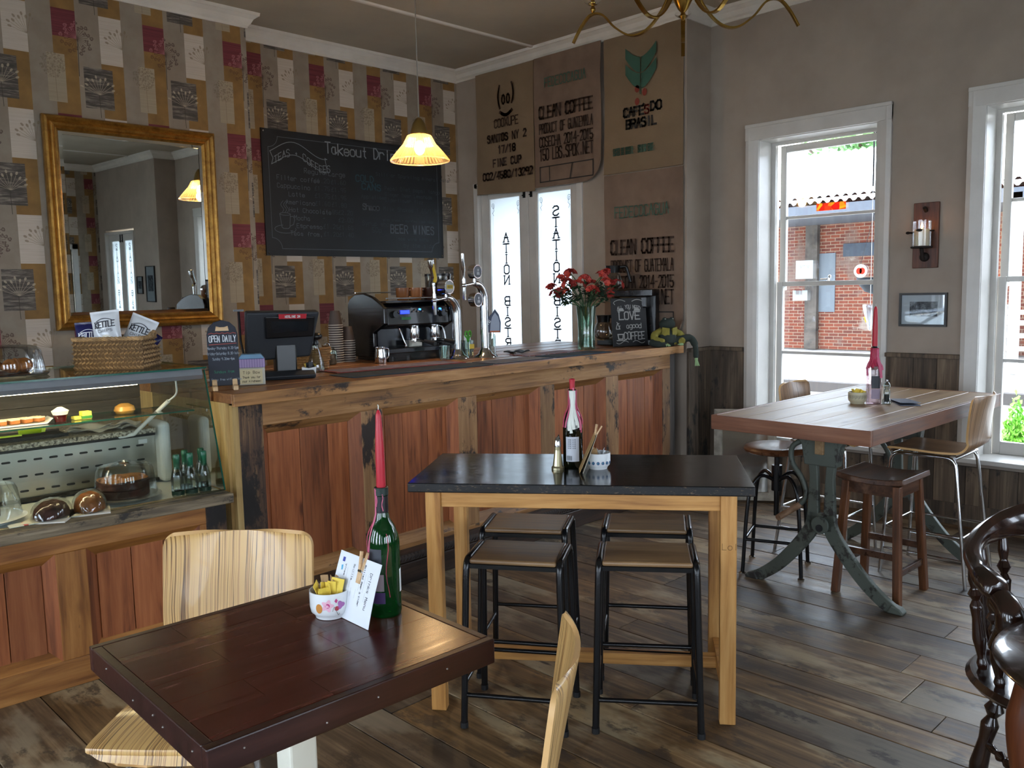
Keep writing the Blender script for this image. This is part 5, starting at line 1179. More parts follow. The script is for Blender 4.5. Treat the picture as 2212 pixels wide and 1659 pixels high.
# ================================================================== on the glass top
TOPZ = 1.2405
dm_ = thing('pastry_dome', 'clear plastic dome over croissants on top of the display case', 'cake dome', (1.005, 4.03, TOPZ))
MB().lathe([(0, 0), (.155, 0), (.165, .01), (.16, .013), (0, .010)], 44, cap=False).build('tray', mat('smoked_tray', '2a2c2e', .2), dm_, smooth=True)
MB().lathe([(.15, .012), (.152, .016), (.138, .105), (.125, .122), (.10, .128), (0, .13)], 44, cap=False).build('clear_cover', CLEAR, dm_, smooth=True)
CRO = paint('croissant_crust', 'b8702e', .45, .35, 10, .15)
def croissant(lb, loc, rz):
    t = thing('croissant', lb, 'croissant', loc, rz, 'croissants under the dome'); P = []; R = []
    for i in range(29): a = radians(-75+150*i/28); s_ = (1-(abs(i-14)/14)**1.6); P.append((.055*sin(a), -.05+.055*cos(a), .03+.004*s_)); R.append(.006+.024*s_*(1+.10*(1 if (i//3) % 2 else -1)))
    MB().tube(P, R, 14).build('pastry', CRO, t, smooth=True)
croissant('croissant under the dome, nearest the front', (1.03, 3.99, TOPZ+.012), .3); croissant('croissant under the dome, lying behind the front one', (.97, 4.07, TOPZ+.012), 1.6); croissant('small croissant under the dome, at its right side', (1.08, 4.06, TOPZ+.008), -1.2)
# crisps basket of twisted seagrass
SEA = paint('seagrass_rope', 'ae8d62', .8, .25, 30, .2)
kb = thing('seagrass_basket', 'chunky seagrass basket of crisp packets on top of the display case', 'basket', (1.475, 4.055, TOPZ), radians(-40))
BX, BY, BHt = .15, .115, .142
def ropewall(name, a, b):
    m = MB(); A, B = Vector(a), Vector(b); L_ = (B-A).length; d = (B-A)/L_; nrm = Vector((d.y, -d.x, 0)); rows = 7; pit = .0165; n = int(L_/pit)
    for r_ in range(rows):
        z = .008+r_*BHt/rows
        for i in range(n):
            c = A+d*((i+.5)*L_/n)+nrm*(.002 if (i+r_) % 2 else -.001); tl = .0075*(1 if r_ % 2 else -1); h = BHt/rows*.62
            top = c+d*tl+Vector((0, 0, z+h)); bo = c-d*tl+Vector((0, 0, z-h*.35)); w_ = .0078
            v = [bo-nrm*.001, c-d*w_+Vector((0, 0, z+h*.3)), c+nrm*.0105+Vector((0, 0, z+h*.35)), c+d*w_+Vector((0, 0, z+h*.3)), top-nrm*.001]
            m.add(v, [(0, 2, 1), (0, 3, 2), (1, 2, 4), (2, 3, 4)])
    o = m.build(name, SEA, kb, smooth=True); o['kind'] = 'stuff'
    return o
cs = [(-BX, -BY, 0), (BX, -BY, 0), (BX, BY, 0), (-BX, BY, 0)]
for i in range(4): ropewall('woven_side', cs[i], cs[(i+1) % 4])
MB().box(-BX+.004, -BY+.004, 0, BX-.004, BY-.004, .006).box(-BX+.002, -BY+.002, 0, BX-.002, -BY+.006, BHt-.012).box(-BX+.002, BY-.006, 0, BX-.002, BY-.002, BHt-.012).box(-BX+.002, -BY, 0, -BX+.006, BY, BHt-.012).box(BX-.006, -BY, 0, BX-.002, BY, BHt-.012).build('lining', mat('basket_inner', '5a4328', .9), kb)
def rope(P, r, name, par=kb):
    Q = smoothpath(P, 10) if len(P) > 4 else [Vector(P[0]).lerp(Vector(P[-1]), i/40) for i in range(41)]
    for ph in (0, pi):
        pass
    m = MB()
    for ph in (0, 2.1, 4.2): m.tube([q+Vector((0, r*.5*cos(i*.9+ph), r*.5*sin(i*.9+ph))) for i, q in enumerate(Q)], r*.6, 6)
    return m.build(name, SEA, par, smooth=True)
for i in range(4):
    a, b = Vector(cs[i]), Vector(cs[(i+1) % 4]); a.z = b.z = BHt-.004; rope([a, b], .009, 'rope_rim')
rope([(BX, -.05, BHt-.008), (BX+.012, -.03, BHt+.012), (BX+.014, 0, BHt+.02), (BX+.012, .03, BHt+.012), (BX, .05, BHt-.008)], .009, 'rope_handle')
FOILW = mat('crisp_packet_white', 'd2d6da', .28, coat=.4); FOILB = mat('crisp_packet_navy', '1a1c4e', .25, coat=.4); PRNT = mat('packet_print_navy', '23242e', .5); PRW = mat('packet_print_white', 'dcdce4', .5)
def packet(lb, loc, rot, m, pm, W_=.125, H_=.17):
    t = thing('crisp_packet', lb, 'crisp packet', loc, 0, None); t.rotation_euler = rot
    def side(s):
        def fn(u, v):
            e = (max(0, sin(pi*u))**.5)*(max(0, sin(pi*v))**.55); return ((u-.5)*W_*(1-.06*sin(pi*v)), s*(.026*e+.0025*sin(u*17+v*9)*e), v*H_)
        return fn
    MB().sheet(side(-1), 18, 20).sheet(side(1), 18, 20).build('packet', m, t, smooth=True)
    MB().box(-W_/2, -.001, H_-.002, W_/2, .001, H_+.008).build('crimped_seal', m, t)
    fr = lambda u, v: (u, side(-1)(u/W_/(1-.05)+.5, v/H_)[1]-.0028, v)
    T = MB(); write(T, 'KETTLE', 0, H_*.60, .026, .0042, fr, .5, 0, .42, .05, 1.3, serif=True); ribbon(T, [(-.035+.07*i/10, H_*.60+.028+.012*sin(i/10*pi)) for i in range(11)], .003, fr); write(T, 'CHIPS', 0, H_*.47, .012, .0016, fr, .5, 0, .7, .05, 1.5, serif=True); T.build('packet_lettering', pm, t)
    return t, fr
t, fr = packet('front white Kettle crisp packet standing in the seagrass basket'.replace('Kettle ', 'upright '), (1.43, 4.03, TOPZ+.085), (radians(-8), radians(-6), radians(-36)), FOILW, PRNT)
MB().add([fr(u, v) for u, v in ((-.045, .015), (.045, .012), (.045, .035), (-.045, .04))], [(0, 1, 2, 3)]).build('blue_band', mat('packet_blue', '9ab8c8', .4), t)
m = MB(); m.add([fr(.022*cos(a*.7), .055+.012*sin(a*.7)) for a in range(9)], [tuple(range(9))]); m.build('crisps_picture', mat('packet_cream', 'efe9d8', .4), t)
packet('smaller tilted white crisp packet behind right in the seagrass basket', (1.525, 4.04, TOPZ+.065), (radians(-10), radians(24), radians(-40)), FOILW, PRNT)
packet('navy blue crisp packet at the left of the seagrass basket', (1.385, 4.13, TOPZ+.035), (radians(-8), radians(-3), radians(-36)), FOILB, PRW)
packet('dark navy crisp packet corner at the back of the basket', (1.545, 4.09, TOPZ+.02), (radians(-5), radians(35), radians(-50)), FOILB, PRW)
# ================================================================== on the bar counter (z 1.121)
CZ = 1.1215
def local_frame(par=None): return lambda u, v: (u, 0, v)
t = thing('opening_times_board', 'small A-shaped chalkboard reading Open Daily at the counter corner', 'board', (1.845, 3.775, CZ), radians(-22))
bd_ = MB(); P = [(-.068, .02), (.068, .02), (.068, .26), (.06, .29), (.035, .315), (0, .325), (-.035, .315), (-.06, .29), (-.068, .26)]
bd_.prism(P, 1, -.006, .006); bd_.build('board', mat('board_blue_black', '141a28', .6), t, bevel=.002)
WOODP = wood('pale_beech', ('9a7650', 'c9a67c', 'dcbf98'), 0, .6, .05, 1, .05, knots=False)
MB().prism([(-.03, .275), (.03, .275), (.026, .297), (.01, .292), (-.01, .292), (-.026, .297)], 1, -.0068, .0068).build('hand_slot', WOODP, t)
for s in (-1, 1): MB().prism([(-.055, 0), (.03, 0), (.03, .02), (.012, .05), (-.012, .05), (-.022, .026), (-.055, .022)], 0, s*.045-.011, s*.045+.011).build('foot', WOODP, t, bevel=.004)
fr = lambda u, v: (u, -.0068, v)
T = MB(); write(T, 'OPEN DAILY', 0, .225, .028, .0036, fr, .5, .04, .33, 0, 1.3); T.build('chalk_heading', mat('chalk_bright', 'd5dae0', .8), t)
T = MB(); ribbon(T, [(-.06+.012*i, .262+(.004 if i % 2 else 0)) for i in range(11)], .003, fr); ribbon(T, [(-.06, .212), (.06, .216)], .003, fr); T.build('red_chalk_line', mat('chalk_red', 'a04a42', .8), t)
T = MB()
for s_, z in (('Monday-Thursday 8.30-5pm', .19), ('Friday+Saturday 8.30-late', .165), ('Sunday 9.30am-4pm', .14)): write(T, s_, 0, z, .011, .0014, fr, .5, .05, .40, 0, 1.3)
write(T, 'Wi Enjoy free wifi online', 0, .045, .009, .0012, fr, .5, .05, .52, 0, 1.3); T.build('chalk_hours', mat('chalk_soft', '9aa2ac', .8), t)
T = MB(); write(T, 'Sundays from', 0, .08, .011, .0014, fr, .5, .05, .52, 0, 1.3); T.build('green_chalk', mat('chalk_green', '2f7a5c', .8), t)
# tip box
t = thing('tip_box', 'pastel tin tip box with handwritten note beside the till', 'box', (2.05, 3.90, CZ), radians(-28))
MB().box(-.062, -.045, 0, .062, .045, .085).build('tin_body', mat('pale_tin', 'b8b4a8', .5), t, bevel=.003)
LIL = M('lilac_striped_tin', '9c86b4', .45); lx, ly, lz = LIL.xyz(); LIL.base(LIL.mix((lx*520).sin() > .2, 'a590bc', '8c76a8')); LIL = LIL.m
MB().box(-.064, -.047, .085, .064, .047, .128).build('lilac_band', LIL, t, bevel=.003); MB().prism([(-.062, .128), (.062, .128), (.045, .150), (-.045, .150)], 1, -.044, .044).build('blue_lid', mat('pale_blue_lid', '6f9cc0', .4), t, bevel=.003)
MB().box(-.018, -.006, .1502, .018, .006, .1512).build('coin_slot', BLK, t)
MB().box(-.056, -.0475, .006, .050, -.0462, .078).build('note', CREAM, t)
T = MB(); f = lambda u, v: (u, -.048, v)
write(T, 'Tip Box', -.002, .056, .013, .0017, f, .5, .06, .6, 0, 1.5); write(T, 'Thank you for', -.002, .034, .010, .0014, f, .5, .06, .5, 0, 1.3); write(T, 'your kindness!', -.002, .015, .010, .0014, f, .5, .06, .5, 0, 1.3); T.build('handwriting', mat('ink_brown', '3a2c20', .8), t)
# till
TG = mat('till_charcoal', '24272c', .55); TB = mat('till_black', '0d0e10', .3)
t = thing('till', 'charcoal touchscreen till seen from behind on the counter', 'till', (2.34, 4.08, CZ), radians(-20))
MB().prism([(-.14, 0), (.13, 0), (.13, .02), (.06, .035), (-.10, .04), (-.15, .02)], 0, -.13, .13).build('base', TG, t, bevel=.006)
MB().box(-.055, -.04, .03, .055, .05, .20).build('neck', TB, t, bevel=.008)
m = MB(); A = [(-.20, .35), (.175, .345), (.13, .105), (-.20, .09)]   # rear shell, leaning towards the customer
fz = [(x, -.02-.28*(z-.1), z) for x, z in A]; bz = [(x*1.0, .05-.28*(z-.1), z+.01) for x, z in A]
m.add(fz+bz, [(0, 3, 2, 1), (4, 5, 6, 7), (0, 1, 5, 4), (1, 2, 6, 5), (2, 3, 7, 6), (3, 0, 4, 7)]).build('screen_housing', TG, t, bevel=.012, seg=3)
def tfz(x, z, d=0): return (x, -.022-.28*(z-.1)-d, z)
MB().add([tfz(-.11, .325), tfz(.145, .32), tfz(.14, .215), tfz(-.105, .21), tfz(-.11, .325, .02), tfz(.145, .32, .02), tfz(.14, .215, .02), tfz(-.105, .21, .02)], [(0, 3, 2, 1), (4, 5, 6, 7), (0, 1, 5, 4), (1, 2, 6, 5), (2, 3, 7, 6), (3, 0, 4, 7)]).build('customer_display', TB, t, bevel=.006)
MB().add([tfz(-.08, .24, .0205), tfz(.11, .245, .0205), tfz(.112, .295, .0205), tfz(-.082, .30, .0205)], [(0, 1, 2, 3)]).build('display_screen', mat('display_dark', '181c20', .1), t)
MB().add([tfz(-.04, .312, .021), tfz(.10, .31, .021), tfz(.102, .335, .021), tfz(-.042, .337, .021)], [(0, 1, 2, 3)]).build('red_sticker', mat('red_label', 'b02430', .4), t)
T = MB(); write(T, 'HOTLINE 24', .03, .317, .011, .0026, lambda u, v: tfz(u, v, .0215), .5, 0, .55, 0, 1.3); T.build('sticker_lettering', WPL, t)
MB().tube([(-.20, .02, .08), (-.22, .02, .20), (-.225, .0, .36)], .006).box(-.25, -.01, .355, -.20, .01, .365).build('card_reader_arm', TB, t)
# sachet caddy
def sachets(t, n, r, z, cols, seed, h=.055):
    R = random.Random(seed)
    for i in range(n):
        a = R.uniform(0, 6.28); q = R.uniform(0, r*.75); m = MB(); ta = R.uniform(-.35, .35)
        w_ = .011 if i % 3 else .016; hh = h*R.uniform(.75, 1.1); mt_ = cols[i % len(cols)]
        X_ = Matrix.Translation((q*cos(a), q*sin(a), z)) @ Euler((R.uniform(-.4, .4), ta, R.uniform(0, 3.1))).to_matrix().to_4x4(); m.X = X_
        m.sheet(lambda u, v: ((u-.5)*2*w_, .0012*sin(u*6+i), v*hh), 3, 4, .0014); s_ = thing('sugar_sachet', 'paper sugar sachet', 'sachet', (0, 0, 0)); yield m, mt_, s_
YEL = mat('yellow_sachet', 'e6c84e', .6); BRN = mat('brown_sachet', 'a6845a', .7); WHS = mat('white_sachet', 'c8ccd0', .6); BLU = mat('black_sachet', '24262a', .5)
def fill(par_loc, n, r, z, cols, seed, grp, where, h=.055):
    for i, (m, mt_, s_) in enumerate(sachets(None, n, r, z, cols, seed, h)):
        s_.location = par_loc; s_['group'] = grp; s_['label'] = '%s sugar sachet in the %s' % (mt_.name.split('_')[0], where); m.build('sachet', mt_, s_)
t = thing('sachet_caddy', 'square white china caddy of sachets in front of the till', 'caddy', (2.425, 3.985, CZ), radians(-35))
MB().prism([(-.032, 0), (.032, 0), (.038, .055), (.034, .055), (.0, .048), (-.034, .055), (-.038, .055)], 1, -.03, .03).build('dish', WCER, t, bevel=.005)
fill((2.425, 3.985, CZ), 7, .024, .02, (BLU, YEL, BLU), 3, 'sachets in the china caddy', 'white caddy by the till', .06)
# glass bottle with pour top, wicker basket, lidded jar
t = thing('syrup_bottle', 'glass syrup bottle with dark feathery stopper behind the caddy', 'bottle', (2.60, 4.20, CZ)); MB().lathe([(0, 0), (.045, 0), (.048, .01), (.045, .05), (.026, .12), (.018, .15), (.02, .155)], 24, cap=False).build('glass_body', CLG, t, smooth=True); MB().lathe([(.018, .15), (.022, .165), (.01, .19), (0, .19)], 14, cap=False).ball((.01, 0, .20), (.035, .03, .022)).ball((-.02, .01, .215), (.02, .02, .02)).build('stopper', TB, t, smooth=True)
WIK = wood('wicker_weave', ('5a3a1e', '8a6236', 'a98050'), 0, .7, .1, 4, .4, knots=False)
t = thing('wicker_basket', 'round wicker basket of packets on the counter behind the till', 'basket', (2.70, 4.42, CZ))
m = MB()
for i in range(9): z = .008+i*.014; r0 = .10+.02*i/9; m.tube([((r0+.003*sin(k*pi/2*3+i*pi))*cos(k*2*pi/36), (r0+.003*sin(k*pi/2*3+i*pi))*sin(k*2*pi/36), z) for k in range(36)], .0065, 6, closed=True)
m.lathe([(0, .002), (.10, .002), (.118, .13), (.114, .13), (.097, .006), (0, .006)], 36, cap=False).build('woven_side', WIK, t, smooth=True)
t = thing('bag_bundle', 'clear crumpled bag of biscuits standing in the wicker basket', 'bag', (2.70, 4.42, CZ+.012)); R = random.Random(2); MB().ball((0, 0, .09), (.075, .07, .085), 18, 12).build('bag', paint('crumpled_pack', '8a8074', .3, .4, 18, .5), t, smooth=True)
t = thing('biscuit_jar', 'low lidded glass jar beside the paper cup stacks', 'jar', (2.93, 4.60, CZ)); MB().lathe([(0, 0), (.055, 0), (.06, .01), (.06, .085), (.045, .10), (.045, .11), (0, .115)], 26, cap=False).build('glass_body', CLG, t, smooth=True); MB().lathe([(0, .003), (.052, .003), (.055, .06), (0, .07)], 20, cap=False).build('contents', paint('biscuits', '7a6450', .8, .4, 30), t, smooth=True); MB().tube(arc((0, 0), .02, 0, pi, 8) and [(.02*cos(a*pi/8), 0, .112+.02*sin(a*pi/8)) for a in range(9)], .004).build('handle', CHROME, t)
# paper cup stacks: every cup is its own thing
CUPM = mat('brown_cup_card', '4a3c34', .6); RIMM = mat('cup_rim_white', 'c9bfb2', .5)
def cupthing(loc, lb, g):
    t = thing('paper_cup', lb, 'cup', loc, 0, g); MB().lathe([(.0, .092), (.029, .092), (.030, .088), (.044, .004)], 24, cap=False).build('cup_wall', CUPM, t, smooth=True); MB().tube([(.0445*cos(a*pi/14), .0445*sin(a*pi/14), .002) for a in range(28)], .0026, 6, closed=True).build('rolled_rim', RIMM, t, smooth=True); return t
c0 = cupthing((3.065, 4.70, CZ), 'upturned brown paper cup in the taller stack beside the espresso machine', 'brown paper cups, taller stack')
for i in range(1, 17): copy_tree(c0, (3.065, 4.70, CZ+i*.0148), 0, 'topmost cup of the taller brown paper cup stack' if i == 16 else None)
c1_ = copy_tree(c0, (3.155, 4.70, CZ), 0, 'upturned brown paper cup in the shorter stack beside the espresso machine', 'brown paper cups, shorter stack')
for i in range(1, 10): copy_tree(c1_, (3.155, 4.70, CZ+i*.0148), 0, 'topmost cup of the shorter brown paper cup stack' if i == 9 else None)
# ------------------------------------------------------------------ espresso machine
em = thing('espresso_machine', 'black two-group espresso machine with chrome fittings on the counter', 'coffee machine', (3.235, 4.41, CZ), radians(-5))
EB = mat('machine_black', '0c0d0f', .25, coat=.3); DC = mat('dark_steel', '4a4c50', .2, .9)
Wm = .54
sidep = [(0, .0), (.46, .0), (.46, .33), (.44, .375), (.36, .41), (.25, .415), (.14, .39), (.04, .345), (.0, .32), (-.0, .22), (.14, .16), (.14, .07), (0, .05)]
for x in (0, Wm-.03): MB().prism([(y, z+.02) for y, z in sidep], 0, x, x+.03).build('side_panel', EB, em, bevel=.006)
MB().box(.03, .14, .04, Wm-.03, .45, .37).build('body', EB, em)
MB().prism([(.005, .225), (.02, .345), (.06, .37), (.14, .37), (.14, .20)], 0, .03, Wm-.03).build('front_head', EB, em, bevel=.01)
MB().box(.03, .02, .375, Wm-.03, .42, .383).build('cup_tray', DC, em)
MB().tube([(.04, .03, .40), (Wm-.04, .03, .40)], .005).tube([(.04, .42, .44), (Wm-.04, .42, .44)], .005).build('tray_rail', CHROME, em, smooth=True)
MB().box(.0, -.015, .05, Wm, .16, .085).build('drip_tray', DC, em, bevel=.006); MB().box(.03, .01, .0, Wm-.03, .40, .05).build('plinth', EB, em)
MB().box(.03, .135, .085, Wm-.03, .142, .225).build('splashback', DC, em)
MB().box(.13, .0055, .300, .195, .0125, .322).build('display', emit('display_blue', '1c2cff', 2.2), em); MB().box(.135, .006, .262, .205, .010, .280).build('green_sticker', mat('sticker_green', '2c6a3c', .5), em)
FXF = lambda u, v: (u, .0035, v)
for gx in (.26, .42):
    for k in range(5): MB().tube([(gx-.035+k*.018, .022, .315+(k % 2)*.012), (gx-.035+k*.018, .004, .313+(k % 2)*.012)], .0055, 10).build('dose_button', emit('button_blue', '3a8cff', 1.6) if k == 3 else CHROME, em)
    MB().lathe([(0, .13), (.03, .13), (.034, .15), (.034, .21), (.03, .225)], 26, (gx, .06, 0), cap=False).build('brew_group', CHROME, em, smooth=True)
    h = MB().lathe([(.036, .118), (.036, .135), (0, .136)], 24, (gx, .06, 0)).tube([(gx, .03, .126), (gx+.02, -.06, .118)], .010).tube([(gx-.012, .06, .118), (gx-.02, .05, .100)], .006).build('portafilter', CHROME, em, smooth=True)
    MB().tube([(gx+.015, -.04, .120), (gx+.035, -.13, .105)], [.011, .015], 12).build('portafilter_grip', BLK, em, smooth=True)
for kx in (.085, Wm-.085): MB().tube([(kx, .02, .30), (kx, -.01, .30)], .022, 18).ball((kx+.02, -.012, .31), .009).build('steam_knob', DC, em, smooth=True)
MB().tube(smoothpath([(.11, .05, .22), (.115, .0, .20), (.125, -.02, .14), (.14, -.025, .10)], 5), .005).ball((.141, -.025, .096), .008).build('steam_wand', CHROME, em, smooth=True)
MB().tube(smoothpath([(Wm-.1, .05, .22), (Wm-.09, .0, .20), (Wm-.085, -.02, .12)], 5), .005).build('steam_wand', CHROME, em, smooth=True)
for fx in (.06, .18): MB().tube([(fx, .02, .0), (fx, .02, .03)], .018, 14).build('foot', EB, em)
MB().box(.20, .03, .087, .30, .08, .125).build('cup_riser', STEEL, em)
def mug(lb, loc, rz, col, tip=0, s=1., grp='brown mugs on the coffee machine'):
    t = thing('mug', lb, 'mug', loc, rz, grp); t.rotation_euler = (tip, 0, rz); g = mat('glaze_'+col, col, .25, coat=.4)
    MB().lathe([(0, .002), (.03*s, .002), (.038*s, .02), (.042*s, .075*s), (.039*s, .075*s), (.034*s, .02), (0, .010)], 26, cap=False).build('mug_body', g, t, smooth=True); MB().tube(smoothpath([(.036*s, 0, .06*s), (.062*s, 0, .06*s), (.068*s, 0, .04*s), (.055*s, 0, .02*s), (.036*s, 0, .02*s)], 4), .006).build('handle', g, t, smooth=True); return t
TZ = CZ+.384
for i, (dx, dy, col, tip, lb) in enumerate(((.22, .12, '7a4a26', 0, 'tan mug at the left on top of the espresso machine'), (.31, .10, '8a5630', 0, 'tan mug in the middle on top of the espresso machine'), (.36, .20, '7a4a26', 0, 'tan mug at the back on top of the espresso machine'), (.43, .12, '3a1f16', 0, 'dark brown mug at the right on top of the espresso machine'))):
    a = radians(-5); mug(lb, (3.235+dx*cos(a)-dy*sin(a), 4.41+dx*sin(a)+dy*cos(a), TZ), i*1.3-.6, col, tip, 1.1)
t = thing('milk_jug', 'small stainless milk jug at the left front foot of the espresso machine', 'jug', (3.17, 4.37, CZ)); MB().lathe([(0, 0), (.036, 0), (.038, .006), (.036, .06), (.031, .085), (.033, .10), (.031, .10), (.029, .085), (0, .02)], 26, cap=False).build('jug_body', CHROME, t, smooth=True); MB().tube(smoothpath([(.034, 0, .09), (.06, 0, .085), (.06, 0, .04), (.036, 0, .02)], 4), .004).build('handle', CHROME, t, smooth=True)
# coffee grinder hopper behind the taps
t = thing('coffee_grinder', 'black coffee grinder with clear bean hopper behind the beer taps', 'grinder', (3.86, 4.62, CZ))
MB().box(-.09, -.10, 0, .09, .12, .34).build('grinder_body', EB, t, bevel=.015); MB().lathe([(.05, .34), (.085, .40), (.09, .545), (0, .546)], 28, cap=False).build('hopper', glass('smoky_hopper', '9a9a98', .05, .15), t, smooth=True); MB().lathe([(.092, .545), (.092, .56), (0, .562)], 28, cap=False).build('hopper_lid', TB, t, smooth=True); MB().lathe([(0, .35), (.05, .35), (.07, .42), (0, .43)], 20, cap=False).build('beans', CHOC, t, smooth=True)
# ------------------------------------------------------------------ beer fonts
def font(label, loc, rz, H, reach, handle, lens):
    t = thing('beer_font', label, 'beer tap', loc, rz)
    MB().lathe([(.075, 0), (.072, .008), (.05, .022), (.034, .05), (.030, .06)], 32, cap=False).build('base_flange', CHROME, t, smooth=True)
    P = bent([(0, 0, .02), (0, 0, H), (-reach*.55, 0, H+.045), (-reach*.62, 0, H+.04)], .11, 10) if 0 else [Vector((0, 0, .03)), Vector((0, 0, H-.09))]+[Vector((-.10+.10*cos(a), 0, H-.09+.10*sin(a))) for a in [i*pi/2/10 for i in range(1, 11)]]
    MB().tube(P, [.030]*2+[.030-.0012*i for i in range(10)], 20).build('column', CHROME, t, smooth=True)
    z = H+.01
    MB().tube([(-.10, 0, z), (-.21, 0, z-.012)], .009, 12).ball((-.21, 0, z-.012), .018).tube([(-.21, 0, z+.03), (-.21, 0, z-.05), (-.205, 0, z-.105)], [.013, .013, .008], 12).build('tap_spout', CHROME, t, smooth=True)
    return t, z
t, z = font('chrome beer font with yellow lever beside the espresso machine', (3.70, 4.25, CZ), radians(8), .385, .2, 0, 0)
MB().tube(smoothpath([(-.21, 0, z+.03), (-.212, 0, z+.09), (-.205, 0, z+.13), (-.225, 0, z+.20), (-.235, 0, z+.25)], 5), [.010]*5+[.012]*5+[.018]*5+[.022]*5+[.016], 14).build('tap_lever', CHROME, t, smooth=True)
YL = mat('yellow_badge', 'c9a81e', .35)
MB().tube(smoothpath([(-.216, -.012, z+.10), (-.208, -.012, z+.13), (-.224, -.012, z+.19), (-.232, -.010, z+.235)], 5), .011, 12).build('yellow_badge', YL, t, smooth=True)
MB().tube([(-.10, 0, z), (-.10, 0, z+.035)], .008).tube([(-.10, .03, z+.07), (-.10, -.035, z+.07)], .046, 28).build('lens_housing', CHROME, t, smooth=True)
MB().prism([(-.10+.040*cos(a*pi/14), z+.07+.040*sin(a*pi/14)) for a in range(28)], 1, -.037, -.0355).build('lens_face', mat('lens_pale', 'a8aaa8', .2), t); MB().box(-.128, -.0385, z+.058, -.072, -.037, z+.083).build('lens_label', YL, t)
T = MB(); write(T, 'BEER', -.10, z+.065, .012, .002, lambda u, v: (u, -.0395, v), .5); T.build('lens_lettering', TB, t)
t, z = font('taller chrome beer font with round dark badges by the glazed doors', (3.875, 4.17, CZ), radians(10), .475, .2, 0, 0)
MB().tube([(-.21, 0, z+.03), (-.21, 0, z+.08), (-.212, 0, z+.09), (-.218, 0, z+.19)], [.008, .010, .014, .012], 14).build('tap_lever', CHROME, t, smooth=True)
BDG = mat('badge_slate', '3a4450', .25)
for (cx, cz, lb) in ((-.10, z+.075, 'a'), (-.10, z-.105, 'b')):
    MB().tube([(cx, .02, cz), (cx, -.03, cz)], .045, 28).tube([(cx, .0, cz), (cx+.06 if lb == 'b' else cx, 0, cz if lb == 'b' else cz-.07)], .010).build('badge_housing', CHROME, t, smooth=True)
    MB().prism([(cx+.038*cos(a*pi/14), cz+.038*sin(a*pi/14)) for a in range(28)], 1, -.0325, -.0305).build('badge_face', BDG, t)
    T = MB(); f = lambda u, v: (u, -.0335, v); T.add([f(cx+.008*cos(a), cz+.010+.010*sin(a)) for a in range(6)], [tuple(range(6))]); T.add([f(cx-.016, cz-.02), f(cx+.016, cz-.02), f(cx+.012, cz-.002), f(cx-.012, cz-.002)], [(0, 1, 2, 3)]); T.build('badge_figure', mat('badge_pale', '9a9ea4', .4), t)
t = thing('pump_clip', 'navy and silver shield pump clip on a handle beside the taller font', 'pump clip', (3.905, 4.13, CZ), radians(-42))
MB().lathe([(.035, 0), (.03, .01), (.022, .02), (.022, .13), (.018, .15)], 20, (0, .03, 0)).build('pump_body', CLG, t, smooth=True)
MB().tube([(0, .03, .12), (0, .03, .22)], .009).build('handle_stem', CHROME, t)
def clipfn(pts, y): return [(u, v) for u, v in pts]
sh_ = [(-.062, .165), (-.058, .21), (-.035, .25), (.0, .285), (.02, .315), (.045, .28), (.058, .23), (.055, .16), (-.03, .162)]
MB().prism(sh_, 1, -.006, .006).build('clip_shield', mat('clip_navy', '1c2c48', .3), t, bevel=.002)
MB().prism([(-.015, .165), (.048, .163), (.05, .225), (.04, .265), (.02, .292), (.0, .262), (-.01, .22)], 1, -.0085, -.006).build('clip_panel', mat('clip_silver', '8f98a8', .4), t); MB().box(-.015, -.0095, .163, .05, -.0085, .172).build('clip_orange', mat('clip_orange', 'b85a28', .5), t)
T = MB(); X_ = Matrix.Translation((-.053, -.0088, .178)) @ Euler((0, -radians(52), 0)).to_matrix().to_4x4(); T.X = X_; write(T, 'ADNAMS', 0, 0, .018, .003, lambda u, v: (u, 0, v), 0, 0, .55, 0, 1.25); T.X = None; T.build('clip_lettering', WPL, t)
t = thing('glass_tumbler', 'small glass tumbler of sachets at the foot of the near font', 'glass', (3.565, 4.22, CZ)); MB().lathe([(0, .003), (.03, .003), (.036, .09), (.034, .09), (.028, .008), (0, .008)], 24, cap=False).build('glass_body', CLG, t, smooth=True)
t = thing('pen_glass', 'glass jar holding green scissors between the two beer fonts', 'jar', (3.77, 4.22, CZ)); MB().lathe([(0, .003), (.033, .003), (.036, .115), (.034, .115), (.031, .008), (0, .008)], 24, cap=False).build('glass_body', CLG, t, smooth=True); MB().box(-.02, -.037, .06, .02, -.0345, .09).build('yellow_label', YL, t)
t = thing('scissors', 'green handled scissors standing in the jar between the fonts', 'scissors', (3.77, 4.22, CZ+.01), .2); g = mat('green_handle', '4a9a2c', .4)
for s in (-1, 1): MB().tube([(s*.018+.014*cos(a*pi/8), 0, .145+.020*sin(a*pi/8)) for a in range(16)], .005, 8, closed=True).tube([(s*.012, 0, .125), (0, 0, .095)], .007).build('handle_loop', g, t, smooth=True)
MB().box(-.006, -.001, .0, .0, .001, .10).box(0, -.001, .0, .006, .001, .10).build('blades', STEEL, t)
t = thing('card_terminal', 'black and white card terminal behind the beer fonts', 'terminal', (3.86, 4.36, CZ)); MB().box(-.05, -.03, 0, .05, .05, .09).build('body', TB, t, bevel=.006); MB().box(-.03, -.032, .05, .03, -.029, .14).build('receipt', WPL, t)
